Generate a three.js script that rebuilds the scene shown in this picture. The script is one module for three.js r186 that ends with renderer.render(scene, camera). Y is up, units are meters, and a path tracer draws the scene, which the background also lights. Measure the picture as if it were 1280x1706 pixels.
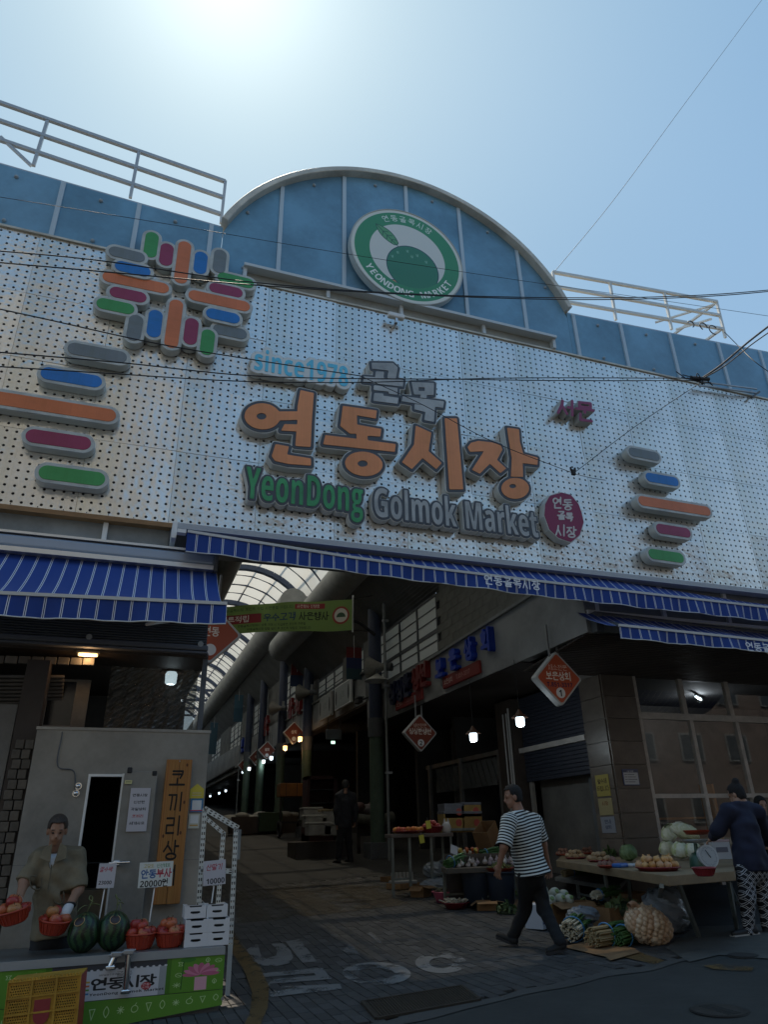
import * as THREE from 'three';
import { FontLoader } from 'three/addons/loaders/FontLoader.js';
import { RoundedBoxGeometry } from 'three/addons/geometries/RoundedBoxGeometry.js';
import { mergeGeometries } from 'three/addons/utils/BufferGeometryUtils.js';

// ---------------------------------------------------------------- camera, sky, sun, exposure
const scene = new THREE.Scene();
const renderer = new THREE.WebGLRenderer({ antialias: true });
renderer.toneMapping = THREE.LinearToneMapping;
renderer.toneMappingExposure = 1.68;
renderer.shadowMap.enabled = true;
const camera = new THREE.PerspectiveCamera(72.79, 769 / 1024, 0.1, 3000);
camera.position.set(0, 1.5, 0);
camera.rotation.order = 'YXZ';
camera.rotation.set(0.432207853, -0.353849362, -0.0234751904);
camera.updateMatrixWorld();
scene.add(camera);

const SUN = new THREE.Vector3(0.0, 0.885, -0.465).normalize();
{ // clear sky, milky round the sun, deeper blue away from it
  const W = 1024, H = 512, data = new Float32Array(W * H * 4), d = new THREE.Vector3();
  for (let j = 0; j < H; j++) for (let i = 0; i < W; i++) {
    const th = ((j + 0.5) / H - 0.5) * Math.PI, ph = ((i + 0.5) / W - 0.5) * Math.PI * 2;
    d.set(Math.cos(th) * Math.cos(ph), Math.sin(th), Math.cos(th) * Math.sin(ph));
    const c = Math.max(-1, Math.min(1, d.dot(SUN))), a = Math.acos(c), h = Math.max(0, d.y);
    const halo = 0.04 * Math.exp(-a / 0.30) + 0.16 * Math.exp(-Math.pow(a / 0.12, 2)), veil = 0.38 * Math.exp(-a / 0.5);
    const hz = Math.pow(1 - h, 2.6), n = 0.5 + 0.5 * Math.sin(d.x * 5 + 2 * Math.sin(d.z * 4 + d.y * 3)) * Math.sin(d.z * 6 - d.x * 3 + d.y * 5);
    const wisp = 0.03 * n * Math.exp(-a / 0.9), o = (j * W + i) * 4;
    data[o] = 0.044 + 0.45 * hz + veil + halo + wisp;
    data[o + 1] = 0.165 + 0.42 * hz + veil * 0.93 + halo + wisp;
    data[o + 2] = 0.355 + 0.29 * hz + veil * 0.45 + halo * 0.97 + wisp;
    data[o + 3] = 1;
  }
  const sky = new THREE.DataTexture(data, W, H, THREE.RGBAFormat, THREE.FloatType);
  sky.mapping = THREE.EquirectangularReflectionMapping; sky.magFilter = sky.minFilter = THREE.LinearFilter; sky.needsUpdate = true;
  scene.background = sky; scene.environment = sky;
}
const sun = new THREE.DirectionalLight(0xfff1dc, 4.8);
sun.position.copy(SUN).multiplyScalar(90); sun.target.position.set(4, 0, -10);
sun.castShadow = true; sun.shadow.mapSize.set(4096, 4096);
Object.assign(sun.shadow.camera, { left: -60, right: 60, top: 90, bottom: -60, near: 1, far: 260 });
scene.add(sun, sun.target);

// ---------------------------------------------------------------- helpers
const mulberry = (s) => () => { s = (s + 0x6d2b79f5) | 0; let t = Math.imul(s ^ (s >>> 15), 1 | s); t = (t + Math.imul(t ^ (t >>> 7), 61 | t)) ^ t; return ((t ^ (t >>> 14)) >>> 0) / 4294967296; };
let rnd = mulberry(7);
const rr = (a, b) => a + (b - a) * rnd();
const V = (x, y, z) => new THREE.Vector3(x, y, z);
// a survey of the place: a line of sight of the photograph (1280 x 1706) met with a plane of the building
const FOC = 1157.43358, EYE = camera.position.clone();
const sight = (px, py) => V(px - 640, -(py - 853), -FOC).applyEuler(camera.rotation);
const onZ = (px, py, z) => { const d = sight(px, py); return EYE.clone().addScaledVector(d, (z - EYE.z) / d.z); };
const onX = (px, py, x) => { const d = sight(px, py); return EYE.clone().addScaledVector(d, (x - EYE.x) / d.x); };
const onY = (px, py, y) => { const d = sight(px, py); return EYE.clone().addScaledVector(d, (y - EYE.y) / d.y); };
// ground height
const ground = (x, z) => 0.2 + 0.03 * (Math.max(-12, Math.min(18, x)) - 3) + 0.06 * Math.min(70, Math.max(0, -8.5 - z));
const onG = (px, py) => { const d = sight(px, py); d.divideScalar(-d.z); let a = 2, b = 120; const f = (t) => EYE.y + d.y * t - ground(d.x * t, -t); for (let i = 0; i < 60; i++) { const m = (a + b) / 2; f(m) > 0 ? (a = m) : (b = m); } return EYE.clone().addScaledVector(d, (a + b) / 2); };

const used = {};
function numbered(n) { const k = used[n] = (used[n] ?? -1) + 1; return k ? `${n}_${String(k).padStart(3, '0')}` : n; }
function tag(o, label, category, group) { o.userData.label = label; o.userData.category = category; if (group) o.userData.group = group; return o; }
function shadows(o) { o.traverse((m) => { if (m.isMesh) { m.castShadow = true; m.receiveShadow = true; } }); return o; }
function thing(name, label, category, pos = [0, 0, 0], group, turn = 0) {
  const o = new THREE.Group(); o.name = numbered(name); o.position.set(...(pos.isVector3 ? pos.toArray() : pos)); o.rotation.y = turn; tag(o, label, category, group); scene.add(o); return o;
}
function struct(name, geo, mat) {
  const o = geo ? new THREE.Mesh(fin(geo, mat), mat) : new THREE.Group(); o.name = numbered(name); o.userData.kind = 'structure'; o.castShadow = o.receiveShadow = true; scene.add(o); return o;
}
const flat = (a) => a.flat(9).filter(Boolean);
function mg(...gs) {
  gs = flat(gs).map((g) => { g = g.index ? g.toNonIndexed() : g.clone(); for (const k of Object.keys(g.attributes)) if (!['position', 'normal', 'uv'].includes(k)) g.deleteAttribute(k); if (!g.attributes.uv) g.setAttribute('uv', new THREE.BufferAttribute(new Float32Array(g.attributes.position.count * 2), 2)); return g; });
  return gs.length === 1 ? gs[0] : mergeGeometries(gs);
}
// uv in metres by the dominant axis of each face
function metreUV(g) {
  g = g.index ? g.toNonIndexed() : g; const p = g.attributes.position, n = p.count, uv = new Float32Array(n * 2), A = V(), B = V(), C = V();
  for (let i = 0; i < n; i += 3) {
    A.fromBufferAttribute(p, i); B.fromBufferAttribute(p, i + 1); C.fromBufferAttribute(p, i + 2);
    const N = B.clone().sub(A).cross(C.clone().sub(A)), ax = Math.abs(N.x), ay = Math.abs(N.y), az = Math.abs(N.z);
    [A, B, C].forEach((q, k) => { const [u, v] = ay >= ax && ay >= az ? [q.x, q.z] : ax > az ? [q.z, q.y] : [q.x, q.y]; uv[(i + k) * 2] = u; uv[(i + k) * 2 + 1] = v; });
  }
  g.setAttribute('uv', new THREE.BufferAttribute(uv, 2)); return g;
}
const fin = (geo, mat) => { if (Array.isArray(geo)) geo = mg(geo); return mat.userData.metres ? metreUV(geo) : geo; };
function part(parent, name, geo, mat, pos) {
  const m = new THREE.Mesh(fin(geo, mat), mat); m.name = name; m.castShadow = m.receiveShadow = true; if (pos) m.position.set(...(pos.isVector3 ? pos.toArray() : pos)); parent.add(m); return m;
}
function single(name, label, category, geo, mat, pos = [0, 0, 0], group) {
  const m = new THREE.Mesh(fin(geo, mat), mat); m.name = numbered(name); m.castShadow = m.receiveShadow = true; m.position.set(...(pos.isVector3 ? pos.toArray() : pos)); tag(m, label, category, group); scene.add(m); return m;
}
function copy(o, pos, label, turn = o.rotation.y) { const c = o.clone(); c.userData = { ...o.userData }; c.name = numbered(o.name.replace(/_\d{3}$/, '')); c.position.set(...(pos.isVector3 ? pos.toArray() : pos)); c.rotation.y = turn; if (label) c.userData.label = label; scene.add(c); return c; }
const box = (w, h, d, x = 0, y = 0, z = 0) => new THREE.BoxGeometry(w, h, d).translate(x, y, z);
const box2 = (x0, x1, y0, y1, z0, z1) => box(Math.abs(x1 - x0), Math.abs(y1 - y0), Math.abs(z1 - z0), (x0 + x1) / 2, (y0 + y1) / 2, (z0 + z1) / 2);
const rbox = (w, h, d, x = 0, y = 0, z = 0, r = 0.01, s = 2) => new RoundedBoxGeometry(w, h, d, s, Math.min(r, w / 2.01, h / 2.01, d / 2.01)).translate(x, y, z);
const cyl = (r0, r1, h, x = 0, y = 0, z = 0, n = 20, open = false) => new THREE.CylinderGeometry(r0, r1, h, n, 1, open).translate(x, y, z);
const ball = (r, x = 0, y = 0, z = 0, a = 14, b = 10) => new THREE.SphereGeometry(r, a, b).translate(x, y, z);
const lathe = (pts, n = 24) => new THREE.LatheGeometry(pts.map(([a, b]) => new THREE.Vector2(a, b)), n);
const tube = (pts, r, seg = Math.max(6, pts.length * 6), k = 6, closed = false) => new THREE.TubeGeometry(new THREE.CatmullRomCurve3(pts, closed), seg, r, k, closed);
function rod(a, b, r, n = 8) { const d = b.clone().sub(a), L = d.length(); const g = new THREE.CylinderGeometry(r, r, L, n); g.applyQuaternion(new THREE.Quaternion().setFromUnitVectors(V(0, 1, 0), d.normalize())); return g.translate((a.x + b.x) / 2, (a.y + b.y) / 2, (a.z + b.z) / 2); }
function bar(a, b, w, h, up = V(0, 1, 0)) { // rectangular bar from a to b; w across, h along up
  const d = b.clone().sub(a), L = d.length(); d.normalize(); const s = up.clone().cross(d); if (s.length() < 1e-4) s.set(1, 0, 0); s.normalize(); const u = d.clone().cross(s);
  return new THREE.BoxGeometry(w, h, L).applyMatrix4(new THREE.Matrix4().makeBasis(s, u, d).setPosition(a.clone().add(b).multiplyScalar(0.5)));
}
const extr = (shape, depth, bevel = 0, curve = 8) => new THREE.ExtrudeGeometry(shape, { depth, bevelEnabled: bevel > 0, bevelThickness: bevel, bevelSize: bevel, bevelOffset: -bevel, bevelSegments: 1, curveSegments: curve });
const quadGeo = (a, b, c, d, nu = 1, nv = 1) => { // a b bottom, d c top
  const P = [], U = [], I = [];
  for (let j = 0; j <= nv; j++) for (let i = 0; i <= nu; i++) { const u = i / nu, v = j / nv; const p = a.clone().multiplyScalar((1 - u) * (1 - v)).addScaledVector(b, u * (1 - v)).addScaledVector(c, u * v).addScaledVector(d, (1 - u) * v); P.push(p.x, p.y, p.z); U.push(u, v); }
  for (let j = 0; j < nv; j++) for (let i = 0; i < nu; i++) { const o = j * (nu + 1) + i; I.push(o, o + 1, o + nu + 2, o, o + nu + 2, o + nu + 1); }
  const g = new THREE.BufferGeometry(); g.setAttribute('position', new THREE.Float32BufferAttribute(P, 3)); g.setAttribute('uv', new THREE.Float32BufferAttribute(U, 2)); g.setIndex(I); g.computeVertexNormals(); return g;
};
const shapeOf = (pts) => new THREE.Shape(pts.map(([x, y]) => new THREE.Vector2(x, y)));

// ---- distance field outlines: union of loops (even-odd in each group) and fat strokes, at an offset
function outlines(groups, strokes, offset, cell) {
  let x0 = 1e9, x1 = -1e9, y0 = 1e9, y1 = -1e9, R = 0;
  const see = ([x, y], r) => { x0 = Math.min(x0, x - r); x1 = Math.max(x1, x + r); y0 = Math.min(y0, y - r); y1 = Math.max(y1, y + r); };
  for (const g of groups) for (const l of g) for (const p of l) see(p, 0);
  for (const s of strokes) for (const p of s.pts) see(p, s.r);
  const m = Math.max(offset, 0) + cell * 3; x0 -= m; y0 -= m; x1 += m; y1 += m;
  const nx = Math.ceil((x1 - x0) / cell) + 1, ny = Math.ceil((y1 - y0) / cell) + 1, D = new Float32Array(nx * ny);
  const seg = (px, py, a, b) => { const dx = b[0] - a[0], dy = b[1] - a[1], t = Math.max(0, Math.min(1, ((px - a[0]) * dx + (py - a[1]) * dy) / (dx * dx + dy * dy || 1))); return Math.hypot(px - a[0] - dx * t, py - a[1] - dy * t); };
  for (let j = 0; j < ny; j++) for (let i = 0; i < nx; i++) {
    const px = x0 + i * cell, py = y0 + j * cell; let best = 1e9;
    for (const g of groups) {
      let d = 1e9, inside = false;
      for (const l of g) for (let k = 0, q = l.length - 1; k < l.length; q = k++) {
        const a = l[q], b = l[k]; d = Math.min(d, seg(px, py, a, b));
        if ((a[1] > py) !== (b[1] > py) && px < ((b[0] - a[0]) * (py - a[1])) / (b[1] - a[1]) + a[0]) inside = !inside;
      }
      best = Math.min(best, inside ? -d : d);
    }
    for (const s of strokes) for (let k = 1; k < s.pts.length; k++) best = Math.min(best, seg(px, py, s.pts[k - 1], s.pts[k]) - s.r);
    D[j * nx + i] = best - offset + 1e-7;
  }
  const next = new Map(), pos = new Map();
  const ek = (i, j, e) => (e === 0 ? (j * nx + i) * 2 : e === 2 ? ((j + 1) * nx + i) * 2 : e === 3 ? (j * nx + i) * 2 + 1 : (j * nx + i + 1) * 2 + 1);
  const pt = (i, j, e) => {
    const [ai, aj, bi, bj] = e === 0 ? [i, j, i + 1, j] : e === 2 ? [i, j + 1, i + 1, j + 1] : e === 3 ? [i, j, i, j + 1] : [i + 1, j, i + 1, j + 1];
    const va = D[aj * nx + ai], vb = D[bj * nx + bi], t = va / (va - vb); return [x0 + (ai + (bi - ai) * t) * cell, y0 + (aj + (bj - aj) * t) * cell];
  };
  const T = { 1: [[3, 0]], 2: [[0, 1]], 3: [[3, 1]], 4: [[1, 2]], 5: [[3, 0], [1, 2]], 6: [[0, 2]], 7: [[3, 2]], 8: [[2, 3]], 9: [[2, 0]], 10: [[0, 1], [2, 3]], 11: [[2, 1]], 12: [[1, 3]], 13: [[1, 0]], 14: [[0, 3]] };
  for (let j = 0; j < ny - 1; j++) for (let i = 0; i < nx - 1; i++) {
    const c = (D[j * nx + i] < 0 ? 1 : 0) | (D[j * nx + i + 1] < 0 ? 2 : 0) | (D[(j + 1) * nx + i + 1] < 0 ? 4 : 0) | (D[(j + 1) * nx + i] < 0 ? 8 : 0);
    for (const [a, b] of T[c] ?? []) { const ka = ek(i, j, a), kb = ek(i, j, b); next.set(kb, ka); pos.set(ka, pt(i, j, a)); pos.set(kb, pt(i, j, b)); }
  }
  const loops = [];
  while (next.size) { const start = next.keys().next().value; let k = start; const L = []; while (next.has(k)) { L.push(pos.get(k)); const n = next.get(k); next.delete(k); k = n; } if (L.length > 5) loops.push(thin(L, cell * 0.16)); }
  const area = (l) => { let s = 0; for (let k = 0, q = l.length - 1; k < l.length; q = k++) s += l[q][0] * l[k][1] - l[k][0] * l[q][1]; return s / 2; };
  const inside = (p, l) => { let r = false; for (let k = 0, q = l.length - 1; k < l.length; q = k++) { const a = l[q], b = l[k]; if ((a[1] > p[1]) !== (b[1] > p[1]) && p[0] < ((b[0] - a[0]) * (p[1] - a[1])) / (b[1] - a[1]) + a[0]) r = !r; } return r; };
  const info = loops.filter((l) => l.length > 3 && Math.abs(area(l)) > cell * cell * 4).map((l) => ({ l, a: area(l), depth: 0 }));
  for (const A of info) for (const B of info) if (A !== B && Math.abs(B.a) > Math.abs(A.a) && inside(A.l[0], B.l)) A.depth++;
  const shapes = [];
  for (const A of info) if (A.depth % 2 === 0) {
    const s = shapeOf(A.a < 0 ? A.l.slice().reverse() : A.l);
    for (const B of info) if (B.depth === A.depth + 1 && inside(B.l[0], A.l)) s.holes.push(new THREE.Path((B.a > 0 ? B.l.slice().reverse() : B.l).map((p) => new THREE.Vector2(...p))));
    shapes.push(s);
  }
  return shapes;
}
function thin(L, tol) { // Douglas-Peucker on a closed loop
  const keep = new Uint8Array(L.length); let far = 0, fd = -1; for (let i = 0; i < L.length; i++) { const d = Math.hypot(L[i][0] - L[0][0], L[i][1] - L[0][1]); if (d > fd) { fd = d; far = i; } }
  const P = [...L, L[0]], st = [[0, far], [far, L.length]]; keep[0] = keep[far] = 1;
  while (st.length) { const [a, b] = st.pop(); let m = -1, mi = 0; const dx = P[b][0] - P[a][0], dy = P[b][1] - P[a][1], n = Math.hypot(dx, dy) || 1; for (let i = a + 1; i < b; i++) { const d = n < 1e-9 ? Math.hypot(P[i][0] - P[a][0], P[i][1] - P[a][1]) : Math.abs((P[i][0] - P[a][0]) * dy - (P[i][1] - P[a][1]) * dx) / n; if (d > m) { m = d; mi = i; } } if (m > tol) { keep[mi] = 1; st.push([a, mi], [mi, b]); } }
  return L.filter((_, i) => keep[i]);
}
const ring = (cx, cy, rx, ry, n = 28, tilt = 0) => Array.from({ length: n }, (_, i) => { const a = (i / n) * Math.PI * 2, x = rx * Math.cos(a), y = ry * Math.sin(a); return [cx + x * Math.cos(tilt) - y * Math.sin(tilt), cy + x * Math.sin(tilt) + y * Math.cos(tilt)]; });

// ---- Hangul drawn with strokes: a syllable as polylines in a unit square, y down
const JAMO = (() => {
  const o = (cx, cy, rx, ry) => Array.from({ length: 21 }, (_, i) => [cx + rx * Math.sin((i / 20) * 6.2832), cy - ry * Math.cos((i / 20) * 6.2832)]);
  const g = [[[0.05, 0.08], [0.93, 0.08], [0.9, 0.5], [0.72, 1]]], s = [[[0.5, 0], [0.45, 0.35], [0.03, 1]], [[0.48, 0.4], [0.97, 1]]], j = [[[0.08, 0.08], [0.92, 0.08]], [[0.55, 0.08], [0.48, 0.45], [0.05, 1]], [[0.5, 0.48], [0.95, 1]]];
  const two = (a) => [...a.map((l) => l.map(([x, y]) => [x * 0.46, y])), ...a.map((l) => l.map(([x, y]) => [0.54 + x * 0.46, y]))];
  const d = [[[0.95, 0.06], [0.08, 0.06], [0.08, 0.95], [0.97, 0.95]]], b = [[[0.1, 0], [0.1, 0.97], [0.9, 0.97], [0.9, 0]], [[0.1, 0.5], [0.9, 0.5]]];
  const J = { ㄱ: g, ㄴ: [[[0.08, 0], [0.08, 0.92], [0.97, 0.92]]], ㄷ: d, ㄹ: [[[0.06, 0.05], [0.92, 0.05], [0.92, 0.48], [0.08, 0.48], [0.08, 0.96], [0.97, 0.96]]], ㅁ: [[[0.08, 0.05], [0.92, 0.05], [0.92, 0.96], [0.08, 0.96], [0.08, 0.05]]], ㅂ: b, ㅅ: s, ㅇ: [o(0.5, 0.5, 0.44, 0.46)], ㅈ: j,
    ㅊ: [[[0.5, -0.08], [0.5, 0.1]], ...j.map((l) => l.map(([x, y]) => [x, 0.18 + y * 0.82]))], ㅋ: [...g, [[0.05, 0.5], [0.88, 0.5]]], ㅌ: [...d, [[0.08, 0.5], [0.9, 0.5]]], ㅍ: [[[0.03, 0.06], [0.97, 0.06]], [[0.3, 0.06], [0.3, 0.94]], [[0.7, 0.06], [0.7, 0.94]], [[0.03, 0.94], [0.97, 0.94]]], ㅎ: [[[0.5, -0.1], [0.5, 0.08]], [[0.05, 0.24], [0.95, 0.24]], o(0.5, 0.68, 0.34, 0.3)] };
  J['ㄲ'] = two(g); J['ㄸ'] = two(d); J['ㅃ'] = two(b); J['ㅆ'] = two(s); J['ㅉ'] = two(j); return J;
})();
const CHO = 'ㄱㄲㄴㄷㄸㄹㅁㅂㅃㅅㅆㅇㅈㅉㅊㅋㅌㅍㅎ', JONG = ['', 'ㄱ', 'ㄲ', 'ㄱㅅ', 'ㄴ', 'ㄴㅈ', 'ㄴㅎ', 'ㄷ', 'ㄹ', 'ㄹㄱ', 'ㄹㅁ', 'ㄹㅂ', 'ㄹㅅ', 'ㄹㅌ', 'ㄹㅍ', 'ㄹㅎ', 'ㅁ', 'ㅂ', 'ㅂㅅ', 'ㅅ', 'ㅆ', 'ㅇ', 'ㅈ', 'ㅊ', 'ㅋ', 'ㅌ', 'ㅍ', 'ㅎ'];
function syllable(ch) {
  const c = ch.charCodeAt(0) - 0xac00; if (c < 0 || c > 11171) return null;
  const v = Math.floor((c % 588) / 28), t = c % 28, out = [], H = t ? 0.6 : 1;
  const put = (name, x0, y0, x1, y1) => { for (const l of JAMO[name]) out.push(l.map(([x, y]) => [x0 + x * (x1 - x0), y0 + y * (y1 - y0)])); };
  const right = { 0: ['|>'], 1: ['|>|'], 2: ['|>>'], 3: ['|>>|'], 4: ['<|'], 5: ['<||'], 6: ['<<|'], 7: ['<<||'], 20: ['|'], 9: ['|>'], 10: ['|>|'], 11: ['|'], 14: ['<|'], 15: ['<||'], 16: ['|'], 19: ['|'] }[v];
  const below = { 8: '^', 12: '^^', 13: 'v', 17: 'vv', 18: '-', 9: '^', 10: '^', 11: '^', 14: 'v', 15: 'v', 16: 'v', 19: '-' }[v];
  const wide = right && /\|.*\|/.test(right[0]), cx1 = right ? (wide ? 0.46 : below ? 0.56 : 0.58) : 0.9, cy1 = below ? (right ? 0.5 : 0.44) * (t ? 0.66 : 1.08) : t ? 0.55 : 0.94;
  put(CHO[Math.floor(c / 588)], right ? 0.03 : 0.12, 0.04, cx1, cy1);
  if (below) {
    const x0 = 0, x1 = right ? 0.66 : 1, xm = (x0 + x1) / 2, yb = below[0] === '^' ? (t ? 0.52 : right ? 0.78 : 0.86) : below === '-' ? (t ? 0.46 : right ? 0.78 : 0.74) : t ? 0.4 : right ? 0.66 : 0.6;
    out.push([[x0, yb], [x1, yb]]); const up = cy1 + 0.03, dn = t ? 0.56 : 0.98;
    if (below === '^') out.push([[xm, up], [xm, yb]]); if (below === '^^') out.push([[0.33, up], [0.33, yb]], [[0.67, up], [0.67, yb]]);
    if (below === 'v') out.push([[xm, yb], [xm, dn]]); if (below === 'vv') out.push([[0.33, yb], [0.33, dn]], [[0.67, yb], [0.67, dn]]);
  }
  if (right) {
    const r = right[0], bars = r.replace(/[<>]/g, '').length, xs = bars === 2 ? [0.74, 0.95] : [/>/.test(r) ? 0.76 : 0.88], yH = t ? 0.6 : 1, ym = [0.48 * yH];
    if (/<<|>>/.test(r)) ym[0] = 0.34 * yH, ym[1] = 0.6 * yH;
    for (const x of xs) out.push([[x, -0.02], [x, yH]]);
    for (const y of ym) { if (/^</.test(r)) out.push([[cx1 + 0.04 > xs[0] - 0.12 ? xs[0] - 0.2 : cx1 + 0.04, y], [xs[0], y]]); else if (bars === 2) out.push([[xs[0], y], [xs[1], y]]); else if (/>/.test(r)) out.push([[xs[0], y], [1.0, y]]); }
  }
  if (t) { const n = JONG[t]; if (n.length === 2) { put(n[0], 0.1, 0.68, 0.5, 0.99); put(n[1], 0.54, 0.68, 0.95, 0.99); } else put(n, 0.18, 0.66, 0.92, 1.0); }
  return out;
}
// text on a canvas, Hangul by strokes and the rest by font; x, y = left and top of a line of height h
function write(g, text, x, y, h, colour, { w = 0.11, wide = 0.92, gap = 0.1, font = 'bold', family = 'sans-serif', skew = 0, centre = false } = {}) {
  const width = (ch) => { if (syllable(ch)) return h * (wide + gap); g.font = `${font} ${h * 1.18}px ${family}`; return g.measureText(ch).width * (ch === ' ' ? 1.2 : 1.0); };
  if (centre) x -= [...text].reduce((s, c) => s + width(c), 0) / 2;
  for (const ch of text) {
    const st = syllable(ch);
    if (st) { g.strokeStyle = colour; g.lineWidth = h * w; g.lineCap = g.lineJoin = 'round'; for (const l of st) { g.beginPath(); l.forEach(([a, b], i) => { const X = x + a * h * wide + skew * (0.5 - b) * h, Y = y + b * h; i ? g.lineTo(X, Y) : g.moveTo(X, Y); }); g.stroke(); } }
    else { g.fillStyle = colour; g.font = `${font} ${h * 1.18}px ${family}`; g.textBaseline = 'alphabetic'; g.fillText(ch, x, y + h * 0.96); }
    x += width(ch);
  }
  return x;
}
const canvasTex = (w, h, draw) => { const c = document.createElement('canvas'); c.width = w; c.height = h; const g = c.getContext('2d'); draw(g, w, h); const t = new THREE.CanvasTexture(c); t.colorSpace = THREE.SRGBColorSpace; t.wrapS = t.wrapT = THREE.RepeatWrapping; t.anisotropy = 8; return t; };
// tileable value noise, several octaves, 0..1
function noiseField(N, seed, oct = [[4, 1], [8, 0.5], [16, 0.35], [32, 0.25], [64, 0.2]]) {
  const out = new Float32Array(N * N); let tot = 0;
  oct.forEach(([f, amp], k) => { const r = mulberry(seed * 131 + k * 17), L = Float32Array.from({ length: f * f }, r); tot += amp;
    for (let j = 0; j < N; j++) for (let i = 0; i < N; i++) { const x = (i / N) * f, y = (j / N) * f, xi = Math.floor(x), yi = Math.floor(y), s = (t) => t * t * (3 - 2 * t), u = s(x - xi), v = s(y - yi), a = L[yi % f * f + xi % f], b = L[yi % f * f + (xi + 1) % f], c = L[(yi + 1) % f * f + xi % f], d = L[(yi + 1) % f * f + (xi + 1) % f]; out[j * N + i] += amp * ((a + (b - a) * u) * (1 - v) + (c + (d - c) * u) * v); } });
  for (let i = 0; i < out.length; i++) out[i] /= tot; return out;
}
function dataTex(N, fn, srgb = false) { const d = new Uint8Array(N * N * 4); for (let i = 0; i < N * N; i++) { const c = fn(i, i % N, Math.floor(i / N)); const [r, g, b] = Array.isArray(c) ? c : [c, c, c]; d[i * 4] = Math.max(0, Math.min(255, r * 255)); d[i * 4 + 1] = Math.max(0, Math.min(255, g * 255)); d[i * 4 + 2] = Math.max(0, Math.min(255, b * 255)); d[i * 4 + 3] = 255; } const t = new THREE.DataTexture(d, N, N); t.wrapS = t.wrapT = THREE.RepeatWrapping; t.magFilter = THREE.LinearFilter; t.minFilter = THREE.LinearMipmapLinearFilter; if (srgb) t.colorSpace = THREE.SRGBColorSpace; t.needsUpdate = true; return t; }
const NA = noiseField(512, 3), NB = noiseField(512, 9, [[3, 1], [6, 0.8], [12, 0.5], [128, 0.5], [256, 0.4]]);
const grainTex = dataTex(512, (i) => 0.72 + 0.5 * (NB[i] - 0.5) + 0.28 * (NA[i] > 0.55 ? 0.15 : 0));
const grimeTex = dataTex(512, (i) => 0.86 + 0.75 * (NA[i] - 0.5) + 0.25 * (NB[i] - 0.5));
const bumpTex = dataTex(512, (i) => NB[i]);
const streakTex = dataTex(512, (i, x, y) => { const s = NB[x] * 0.6 + NA[((y >> 4) * 512 + x) % 262144] * 0.5; const q = 0.9 + 0.42 * (s - 0.55) + 0.2 * (NA[i] - 0.5); return [q, q * 0.995, q * (0.985 - Math.max(0, 0.5 - s) * 0.5)]; });
const waveTex = dataTex(256, (i, x, y) => NA[(y * 2) * 512 + x * 2]);
function rep(t, sx, sy = sx) { const c = t.clone(); c.repeat.set(sx, sy); c.needsUpdate = true; return c; }
// materials
const std = (col, rough = 0.7, o = {}) => new THREE.MeshStandardMaterial({ color: Array.isArray(col) ? new THREE.Color().setRGB(...col) : col, roughness: rough, ...o });
const worn = (col, rough, scale = 0.7, o = {}, tex = grimeTex) => { const m = std(col, rough, { map: rep(tex, scale), bumpMap: rep(bumpTex, scale * 3), bumpScale: 0.002, ...o }); m.userData.metres = true; return m; };
// ---------------------------------------------------------------- ground, road, pavement
const M = {
  asphalt: worn([0.036, 0.04, 0.038], 0.92, 0.9, { bumpScale: 0.006 }, grainTex), bed: worn([0.03, 0.03, 0.029], 0.95, 0.8, {}, grainTex),
  pavers: [0.052, 0.062, 0.071, 0.081, 0.058].map((v, i) => worn([v, v * (0.985 - 0.01 * (i % 2)), v * (0.97 - 0.02 * (i % 3))], 0.9, 0.53 + i * 0.13, { bumpScale: 0.003 }, grainTex)),
  white: std([0.72, 0.73, 0.72], 0.5), cream: worn([0.66, 0.64, 0.56], 0.5, 0.6), alu: std([0.62, 0.63, 0.63], 0.35, { metalness: 0.7 }), steel: worn([0.45, 0.46, 0.47], 0.4, 0.9, { metalness: 0.6 }), dark: std([0.02, 0.021, 0.023], 0.8), grey: worn([0.26, 0.28, 0.28], 0.6, 0.5), greyD: worn([0.11, 0.12, 0.13], 0.6, 0.5),
  cable: std([0.015, 0.015, 0.017], 0.6), wood: worn([0.36, 0.2, 0.085], 0.7, 0.5), chrome: std([0.75, 0.75, 0.76], 0.12, { metalness: 1 }), rubber: std([0.018, 0.018, 0.02], 0.7),
};
{
  const N = 60, P = [], I = [], xs = [], zs = [];
  for (let i = 0; i <= N; i++) { const t = i / N * 2 - 1; xs.push(Math.sign(t) * Math.pow(Math.abs(t), 3) * 600 + t * 20); zs.push(-8.5 + Math.sign(t) * Math.pow(Math.abs(t), 3) * 600 + t * 20); }
  for (const z of zs) for (const x of xs) P.push(x, ground(x, z) - 0.055, z);
  for (let j = 0; j < N; j++) for (let i = 0; i < N; i++) { const o = j * (N + 1) + i; I.push(o, o + N + 1, o + 1, o + 1, o + N + 1, o + N + 2); }
  const g = new THREE.BufferGeometry(); g.setAttribute('position', new THREE.Float32BufferAttribute(P, 3)); g.setIndex(I); g.setAttribute('uv', new THREE.Float32BufferAttribute(new Float32Array(P.length / 3 * 2), 2)); g.computeVertexNormals();
  struct('ground', g, M.bed);
}
const roadEdge = (x) => -5.62 - 0.195 * x - 0.03 * Math.sin(x * 2.1) - 0.02 * Math.sin(x * 7.3);
function draped(shape, lift, cell = 0.12) { // a flat shape in (x, -z) laid over the ground
  const g = new THREE.ShapeGeometry(shape, 16); const p = g.attributes.position; for (let i = 0; i < p.count; i++) { const x = p.getX(i), z = -p.getY(i); p.setXYZ(i, x, ground(x, z) + lift, z); } g.computeVertexNormals(); return g;
}
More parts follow.
